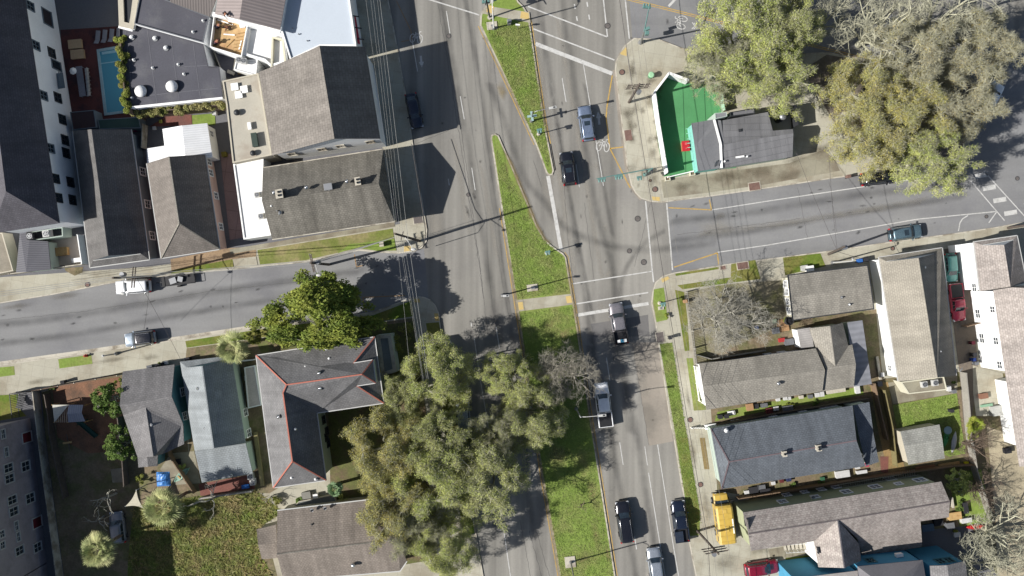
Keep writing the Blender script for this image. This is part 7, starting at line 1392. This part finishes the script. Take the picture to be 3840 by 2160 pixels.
chim = crate(905, 262, 'tan board stack on the low dark roof', m_lumber, 1.0, 1.0, .3, z=2.55, name='lumber_stack', cat='lumber'); crate(866, 272, 'small window frames left on the low dark roof', m_kerb, 1.0, .4, .2, -.4, z=2.55)
# playground
x, y, _ = P(225, 1545, 2.4); t = T('playhouse', 'slatted pergola play house with a cream canopy and corrugated grey roof', 'play house', (x, y, .14)); f = lambda px, py, z: tuple(np.array(P(px, py, z)) - np.array((x, y, .14)))
g = MB()
for px, py in ((196, 1518), (204, 1583), (258, 1518), (318, 1520), (320, 1582), (255, 1584)): a = f(px, py, 2.2); g.box(a[0], a[1], 0, .1, .1, 2.2)
obj(g, 'post', m_lumber, t); g = MB()
for i in range(8): u = i / 7; g.beam(f(200 + u * 55, 1518, 2.25), f(206 + u * 52, 1584, 2.25), .06, .1)
obj(g, 'slats', M('pale slat', A(214, 196, 176)), t); g = MB(); g.v = [f(196, 1518, 2.45), f(258, 1518, 2.45), f(204, 1584, 2.45), f(196, 1518, 2.42), f(258, 1518, 2.42), f(204, 1584, 2.42)]; g.f = [(0, 1, 2), (5, 4, 3), (0, 3, 4, 1), (1, 4, 5, 2), (2, 5, 3, 0)]; obj(g, 'canopy', M('cream cloth', A(222, 218, 204)), t)
g = MB(); g.v = [f(258, 1518, 2.5), f(312, 1518, 2.5), f(306, 1548, 2.9), f(252, 1552, 2.9), f(320, 1580, 2.4), f(256, 1584, 2.4)]; g.f = [(0, 3, 2, 1), (3, 5, 4, 2)]; obj(g, 'roof', corr_g, t, uv=True)
x, y, _ = P(330, 1610, 1); t = T('slide', 'dark green playground slide and climbing frame below the grey roof', 'slide', (x, y, .14), -.9); g_sl = M('green plastic', A(44, 84, 76))
obj(MB().beam((-1.2, 0, 1.3), (1.4, 0, .15), .6, .06), 'chute', g_sl, t); obj(MB().beam((-1.2, .3, 1.42), (1.4, .3, .27), .06, .2).beam((-1.2, -.3, 1.42), (1.4, -.3, .27), .06, .2), 'rim', g_sl, t); obj(MB().box(-1.6, 0, 1.2, .8, 1.0, .08), 'platform', g_sl, t)
for a in (-.45, .45):
    for b_ in (-1.95, -1.25): obj(MB().box(b_, a, 0, .08, .08, 1.9), 'leg', g_sl, t)
g = MB()
for i in range(5): g.box(-2.2 - i * .08, 0, 1.1 - i * .25, .06, .8, .05)
obj(g, 'ladder', g_sl, t)
x, y, _ = P(253, 1660, .6); t = T('seesaw', 'pale wooden T shaped see-saw in the shaded playground', 'see-saw', (x, y, .14), .15); obj(MB().box(0, 0, .45, 1.25, .28, .06), 'plank', m_lumber, t); obj(MB().box(.05, 0, .3, .1, 2.4, .1, .05), 'beam', m_wood_p, t); obj(MB().box(0, 0, 0, .25, .25, .42), 'pivot', m_steel, t)
def sail(pts, z, label):
    W = [P(px, py, z_) for (px, py), z_ in zip(pts, z)]; c = np.mean([w for w in W], 0); t = T('shade_sail', label, 'shade sail', (*c[:2], .14)); R = []; mb = MB(); V = []
    for i in range(3):
        a, b = np.array(W[i]), np.array(W[(i + 1) % 3])
        for k in range(6): u = k / 6; p = a + (b - a) * u; p += (c - p) * .42 * 4 * u * (1 - u) * .6; V.append(tuple(p))
    mb.v = V + [tuple(c)] + [(v[0], v[1], v[2] - .02) for v in V]; mb.f = [(i, (i + 1) % 18, 18) for i in range(18)] + [(i, 19 + i, 19 + (i + 1) % 18, (i + 1) % 18) for i in range(18)]; obj(mb, 'cloth', M('sail cloth', A(206, 200, 178)), t, True); g = MB()
    for w in W: g.cyl(w[0], w[1], .14, .06, w[2] - .1, 8)
    obj(g, 'mast', m_steel, t, True)
sail([(511, 1838), (537, 1905), (470, 1899)], (3.4, 3.2, 3.0), 'pale triangular shade sail left of the large palm')
tb = T('tarp', 'bright blue tarp over a pile in the yard behind the teal house', 'tarp', (*P(615, 1795)[:2], .14), .05); g = MB(); rr = random.Random(5); n = 9
for i in range(n):
    for j in range(n): g.v.append(((i / (n - 1) - .5) * 1.9, (j / (n - 1) - .5) * 2.0, .5 * max(0, 1 - abs(i / (n - 1) - .5) * 1.9) ** .6 + rr.uniform(-.05, .05) if 0 < i < n - 1 and 0 < j < n - 1 else .03))
g.f = [(i * n + j, (i + 1) * n + j, (i + 1) * n + j + 1, i * n + j + 1) for i in range(n - 1) for j in range(n - 1)]; obj(g, 'sheet', M('blue tarp cloth', A(84, 150, 226), rough=.4), tb)
x, y, _ = P(683, 1780, .3); t = T('boat', 'small pale green rowing boat lying in the back yard', 'boat', (x, y, .14), .75); hull = []
for u in np.linspace(-1, 1, 9): w = .42 * (1 - abs(u) ** 2.5) + .02; hull.append([(u * 1.4, -w, .4), (u * 1.4, -w * .7, .1), (u * 1.4, 0, .02), (u * 1.4, w * .7, .1), (u * 1.4, w, .4), (u * 1.4, w * .85, .38), (u * 1.4, 0, .16), (u * 1.4, -w * .85, .38)])
obj(MB().loft(hull), 'hull', M('pale green fibreglass', A(176, 216, 196)), t, smooth=True); obj(MB().box(.2, 0, .3, .2, .7, .04).box(-.5, 0, .3, .2, .6, .04), 'seat', m_lumber, t)
def kayak(px, py, label, m, rz, L_=3.0, name='kayak'):
    x, y, _ = P(px, py, .3); t = T(name, label, name, (x, y, .15), rz); R = []
    for u in np.linspace(-1, 1, 11): w = .36 * (1 - abs(u) ** 2.2) + .015; h_ = .26 * (1 - abs(u) ** 3) + .06 + .1 * abs(u); R.append([(u * L_ / 2, -w, h_ * .6), (u * L_ / 2, -w * .6, .02), (u * L_ / 2, w * .6, .02), (u * L_ / 2, w, h_ * .6), (u * L_ / 2, w * .5, h_), (u * L_ / 2, -w * .5, h_)])
    obj(MB().loft(R), 'hull', m, t, smooth=True)
    if name == 'kayak': obj(MB().ring(0, 0, .3, .2, .26, .06, 14), 'cockpit', m_blk, t); obj(MB().cyl(0, 0, .28, .2, .03, 12), 'seat', m_dark, t)
    else: obj(MB().box(-.9, 0, .25, .5, .03, .04), 'fin', m_dark, t); obj(MB().box(.2, 0, .3, 1.2, .3, .02), 'deck_pad', m_steel, t)
kayak(3548, 1640, 'bright green kayak on the lawn beside the shed', M('kayak green', A(96, 190, 110), rough=.4), 1.35, 2.9); kayak(3577, 1658, 'white paddle board with pale deck on the lawn edge', M('board white', A(226, 230, 232), rough=.4), 1.4, 3.0, 'paddle_board')
x, y, _ = P(3552, 1613, .6); t = T('round_table', 'round pale blue garden table above the green kayak', 'table', (x, y, .15)); obj(MB().cyl(0, 0, .6, .55, .05, 22), 'tabletop', M('pale blue top', A(176, 204, 206)), t); obj(MB().cyl(0, 0, 0, .06, .6, 8), 'pedestal', m_dark, t)
kayak(3660, 1975, 'long red kayak by the clutter at the right back fence', M('kayak red', A(206, 40, 44), rough=.4), .06, 2.9)
# bins and yard clutter: each thing by itself
mb_blue = M('blue bin plastic', A(50, 110, 190)); mb_blk = M('black bin plastic', A(54, 54, 58)); mb_grey = M('grey bin plastic', A(120, 122, 126)); mb_green = M('green bin plastic', A(60, 110, 80)); mb_red = M('red plastic', A(190, 60, 60)); mb_tan = M('tan wood', A(190, 150, 110)); mb_wht = M('white plastic', A(226, 226, 224))
for px, py, l, m in [(3222, 978, 'bright blue wheeled bin at the pavement by the tan low house', mb_blue), (3243, 974, 'black wheeled bin beside the bright blue bin', mb_blk), (3650, 1330, 'black wheeled bin by the white two storey wall', mb_blk), (3648, 1348, 'dark blue bin between black and grey bins by the white wall', M('navy bin', A(30, 56, 120))), (3658, 1362, 'dark grey bin lowest of three by the white wall', mb_grey), (2699, 1562, 'left black bin of a pair behind the white porch box', mb_blk), (2722, 1560, 'right black bin of a pair behind the white porch box', mb_blk), (3644, 1285, 'dark red bin against the white two storey wall', M('maroon bin', A(90, 30, 44))), (2790, 1212, 'blue bin lid under the bare tree near the fence', mb_blue), (238, 1432, 'black metal litter bin on the pavement by the playground fence', mb_blk), (3236, 664, 'brown barrel like bin at the kerb behind the black SUV', m_dark), (3180, 662, 'small brown bin at the kerb left of another bin', m_rust), (2512, 1266, 'black litter basket on the sidewalk corner', m_dark), (2568, 1130, 'tan post cap by the corner fence', mb_tan), (3574, 1467, 'grey grill with white lid in the green back yard', mb_grey), (3566, 1540, 'black grill in the green back yard', mb_blk), (3554, 1452, 'white round bucket by the shotgun house annex', mb_wht), (645, 1393, 'white bin in front of the teal house', mb_wht)]:
    bin_(px, py, l, m, .15, w=.55 if 'pair' in l or 'wheeled' in l else .45)
for i, (px, py, l, m, sx, sy, sz) in enumerate([(2918, 1497, 'white bucket furthest left in the pot row behind the tan house', mb_wht, .5, .5, .5), (2945, 1494, 'white pot second in the row behind the tan house', mb_wht, .5, .45, .5), (2960, 1494, 'small white tub third in the pot row', mb_wht, .4, .4, .4), (3005, 1489, 'cream box in the pot row', m_kerb, .55, .4, .4), (3040, 1487, 'grey tote in the pot row', mb_grey, .6, .45, .5), (3065, 1481, 'bright white box in the pot row', mb_wht, .6, .55, .5), (3083, 1478, 'white box at the right end of the pot row', mb_wht, .5, .6, .5), (3135, 1466, 'long cream bench along the rear wall', m_kerb, 2.6, .5, .5), (3216, 1460, 'white framed window leaning in the rear corner', mb_wht, .6, 1.1, .5),
    (2812, 1527, 'orange slatted chair by the tan gable house', mb_tan, .9, .9, .5), (2838, 1524, 'black box beside the orange chair', mb_blk, .5, .6, .4), (2866, 1520, 'pale table behind the tan gable house', mb_grey, .9, .5, .5), (2745, 1548, 'white plastic crate near the black bins', mb_wht, .8, .5, .4), (2910, 1532, 'white tub at the fence behind the tan gable house', mb_wht, .7, .5, .4), (2955, 1532, 'stack of pale chairs by the fence', mb_grey, 1.4, .7, .7), (2885, 1540, 'dark red box by the fence', M('dark red', A(110, 50, 50)), .8, .7, .5),
    (2936, 1220, 'tan pallet by the small white porch', mb_tan, 1.5, 1.6, .2), (2910, 1240, 'grey wooden box left of the tan pallet', mb_grey, .9, .8, .5), (2932, 1275, 'red topped toy box near the pallet', mb_red, .8, .5, .4), (2960, 1282, 'grey tarp covered box near the pallet', mb_grey, 1.2, .8, .6), (2905, 1205, 'green pale box in the bare yard', M('sage box', A(160, 176, 150)), .5, .5, .4),
    (3300, 1440, 'grey crate in the gap behind the rear lean-to', mb_grey, .6, .6, .5), (3310, 1405, 'white paint can shelf in the gap between houses', mb_wht, .4, .5, .6), (3296, 1380, 'long grey board frame in the gap between houses', m_kerb, .3, 3.2, .3), (3232, 1770, 'fallen white shelf behind the blue roof', mb_wht, 1.4, .4, .5), (3252, 1742, 'bright pink bag behind the blue roof', M('pink bag', A(214, 50, 100)), .4, .5, .4), (3216, 1752, 'white box by the dish mast', mb_wht, .6, .4, .4), (3160, 1778, 'white wire crate frame behind the blue roof', mb_wht, 1.9, .9, .5), (3085, 1795, 'green tub in the strip of plants', mb_green, .5, .4, .4), (2932, 1804, 'dark red bucket in the narrow yard', M('dark red', A(110, 50, 50)), .5, .4, .4), (2958, 1798, 'blue black tote in the narrow yard', M('navy tote', A(50, 60, 100)), .6, .5, .5), (2900, 1812, 'white bottle crate at the left of the narrow yard', mb_wht, .5, .4, .3),
    (2826, 1838, 'black planter with leaves at the front corner of the green house', mb_blk, 1.2, .8, .5), (2856, 1828, 'grey planter right of the black planter', mb_grey, 1.0, .6, .5), (2800, 1846, 'white folding sign by the green house corner', mb_wht, .6, .4, .4), (2870, 1845, 'black chair group in front of the green wall', mb_blk, 1.4, .8, .6),
    (3480, 1980, 'blue grey folded tarp behind the big roof', M('blue grey tarp', A(110, 130, 150)), 1.6, .9, .4), (3520, 1960, 'dark tarp heap behind the big roof', mb_blk, 1.2, .8, .5), (3565, 1972, 'grey metal tank in the clutter', mb_grey, 1.0, .8, .9), (3590, 2005, 'white fan box at the end of the clutter', mb_wht, .8, .6, .5), (3625, 1952, 'white table in the clutter by the back fence', mb_wht, 1.4, .6, .6), (3582, 1935, 'cream slatted deck table by the big roof', m_lumber, 1.7, 1.0, .6), (3604, 1835, 'grey framed trampoline pad in the garden', M('trampoline grey', A(110, 130, 140)), .7, 1.5, .5), (3622, 1905, 'dark long planter box in the garden', mb_blk, .6, 1.5, .5), (3572, 1885, 'pale upright board in the garden', m_kerb, .25, 1.4, .5), (3625, 1738, 'yellow bucket by the back fence', M('yellow plastic', A(220, 214, 40)), .5, .4, .4), (3560, 1742, 'pile of pale planks behind the shed', m_lumber, 2.8, .4, .3), (3470, 1752, 'pile of brown planks behind the shed', M('brown plank', A(160, 120, 90)), 2.6, .3, .3),
    (3744, 1540, 'large grey utility slab box by the white wall', M('pale slab', A(196, 196, 190)), 1.7, 1.3, .8), (3690, 1485, 'brown patio chair pile on the pale patio', M('brown iron', A(150, 110, 90)), 1.1, .7, .5), (3700, 1520, 'rolled green hose rack on the pale patio', M('hose green', A(150, 190, 160)), 1.6, .3, .3), (3780, 1690, 'dark covered scooter by the white wall', mb_blk, .9, .7, .6), (600, 1368, 'dark bicycle heap in front of the teal house', mb_blk, 1.2, .4, .5), (623, 1360, 'white bag in front of the teal house', mb_wht, .5, .4, .4), (560, 1376, 'round wire planter by the teal house', mb_grey, .7, .4, .4), (702, 1352, 'dark shelf box between the teal and pale grey houses', mb_blk, .6, .8, .9), (925, 1418, 'white box on the side terrace', mb_wht, .6, .6, .4), (945, 1515, 'black covered grill at the side terrace', mb_blk, 1.0, .9, .7), (920, 1825, 'blue garden bench at the back of the flat extension', mb_blue, 1.0, .5, .5), (951, 1803, 'white cooler beside the blue bench', mb_wht, .6, .6, .5), (694, 1822, 'white stone slab by the rowing boat', m_kerb, .6, .5, .3), (665, 1732, 'dark pot group behind the teal house', mb_blk, .8, .7, .4), (3560, 1460, 'small white bin by the annex corner', mb_wht, .4, .5, .6), (602, 455, 'yellow cushion in the small brick yard', M('yellow cushion', A(200, 196, 90)), .35, .4, .3), (578, 480, 'white pot in the small brick yard', mb_wht, .4, .4, .4), (505, 487, 'magenta flower tub by the narrow house', M('magenta', A(170, 30, 110)), .4, .4, .4), (802, 418, 'white shelf unit by the little artificial lawn', mb_wht, .5, .9, .8), (839, 578, 'yellow topped bin in the shaded alley', M('olive', A(130, 120, 50)), .6, .6, .8),
    (1395, 1362, 'white sign on the deep north eave of the red ridged house', mb_wht, .2, .2, .2), (2838, 1228, 'blue tote near the trees in the bare yard', mb_blue, .4, .5, .4), (2866, 1236, 'white stump stool in the bare yard', m_kerb, .4, .4, .4)]):
    if i == 60: continue
    crate(px, py, l, m, sx, sy, sz, .15)
ac_unit(945, 1782, .14, 'white air conditioner behind the flat extension', .85, .8); ac_unit(952, 1806, .14, 'second white unit lowest behind the flat extension', .75, .7)
# fences of the southeast block
fence([(2569, 1095), (2590, 1240), (2606, 1370), (2622, 1372)], 1.5, 'grey chain fence between sidewalk and the bare tree yard', M('fence grey', A(170, 166, 156)), gaps=True); fence([(2600, 1372), (2618, 1500), (2640, 1516)], .9, 'thin white fence in front of the tan gable house', m_white, gaps=True)
fence([(2610, 1330), (2660, 1344), (2860, 1312)], 1.2, 'grey boards between the bare tree yard and the tan house', M('grey board', A(150, 148, 140)))
fence([(3598, 1395), (3608, 1500), (3618, 1620), (3640, 1760), (3700, 1940)], 1.7, 'long pale board fence at the back of the right yards', M('fence grey', A(170, 166, 156)), board=.08); fence([(3250, 1440), (3262, 1435), (3290, 1560), (3310, 1640)], 1.6, 'brown fence strip behind the rear lean-to', M('brown fence', A(140, 118, 96)))
fence([(2680, 1590), (2900, 1545), (3240, 1490)], 1.5, 'dark wooden fence between the tan and blue roofed houses', m_wood_p); fence([(2760, 1860), (3000, 1822), (3250, 1782), (3560, 1740), (3640, 1735)], 1.5, 'brown fence between the blue roofed and green walled houses', M('brown fence', A(140, 118, 96))); fence([(3345, 1740), (3330, 1600), (3300, 1460)], 1.5, 'mossy fence left of the grass back yard', M('mossy fence', A(140, 130, 90)))
fence([(3604, 1222), (3650, 1210)], 1.6, 'brown gate across the driveway below the red pickup', M('brown fence', A(140, 118, 96))); fence([(640, 1640), (648, 1700), (740, 1840)], 1.4, 'brown fence right of the rowing boat yard', M('brown fence', A(140, 118, 96))); fence([(760, 1862), (955, 1834)], 1.2, 'grey wall along the back of the brick yard', M('fence grey', A(170, 166, 156)), board=.15)
fence([(556, 475), (552, 560)], 1.8, 'pale fence by the small brick yard', m_kerb)
fence([(2590, 1602), (2640, 1602)], .9, 'front rail of the blue roofed house', m_white, gaps=True)
x, y, _ = P(3005, 2050, 1.2); t = T('deck_stairs', 'slatted side stairs and railing of the green walled house', 'stairs', (x, y, .13), .16); g = MB()
for i in range(9): g.box(-2.0 + i * .5, 0, .1 + i * .16, .38, 1.0, .07)
obj(g, 'step', m_kerb, t); g = MB()
for s in (-.55, .55): g.beam((-2.2, s, 1.0), (2.3, s, 2.3), .07)
for i in range(9): g.box(-2.0 + i * .5, -.55, .2, .05, .05, 1.0 + i * .14).box(-2.0 + i * .5, .55, .2, .05, .05, 1.0 + i * .14)
obj(g, 'railing', mb_wht, t)
x, y, _ = P(319, 1335, .6); t = T('fire_hydrant', 'red hydrant at the edge of a small grass square by the side street', 'fire hydrant', (x, y, .14)); hr = M('hydrant red', A(200, 70, 60)); obj(MB().cyl(0, 0, 0, .14, .6, 12).cyl(0, 0, 0, .2, .08, 12).ball(0, 0, .6, .15, .15, .14, 12, 5, 0.), 'body', hr, t, smooth=False); obj(MB().tube((-.25, 0, .4), (.25, 0, .4), .07, .07, 8).tube((0, 0, .4), (0, .25, .4), .08, .08, 8), 'outlet', hr, t)

# ================================================================ light, sky, camera
w = bpy.data.worlds.new('World'); bpy.context.scene.world = w; w.use_nodes = True; nt = w.node_tree; bg = nt.nodes['Background']
sky = nt.nodes.new('ShaderNodeTexSky'); sky.sky_type = 'NISHITA'; sky.sun_disc = False; EL, AZ = math.radians(37.5), math.radians(15)
sky.sun_elevation = EL; sky.sun_rotation = math.radians(255); sky.air_density = 1.0; sky.dust_density = 1.5
nt.links.new(sky.outputs[0], bg.inputs['Color']); bg.inputs['Strength'].default_value = 0.055
sl = bpy.data.lights.new('sun', 'SUN'); sl.energy = 4.6; sl.angle = math.radians(.5); sl.color = (1.0, .965, .92); so = bpy.data.objects.new('sun', sl); C.objects.link(so)
d = np.array((math.cos(AZ) * math.cos(EL), math.sin(AZ) * math.cos(EL), -math.sin(EL))); from mathutils import Vector
so.rotation_euler = Vector(tuple(-d)).to_track_quat('Z', 'Y').to_euler(); so.location = (-60, -20, 80)
cam = bpy.data.cameras.new('camera'); cam.sensor_width = 36; cam.lens = 36 * H / (3840 / S); cam.clip_end = 3000; cam.clip_start = 1
co = bpy.data.objects.new('camera', cam); C.objects.link(co); co.location = (0, 0, H); co.rotation_euler = (0, 0, 0); bpy.context.scene.camera = co
vs = bpy.context.scene.view_settings; vs.view_transform = 'Standard'; vs.look = 'None'; vs.gamma = 1; vs.exposure = 0.68
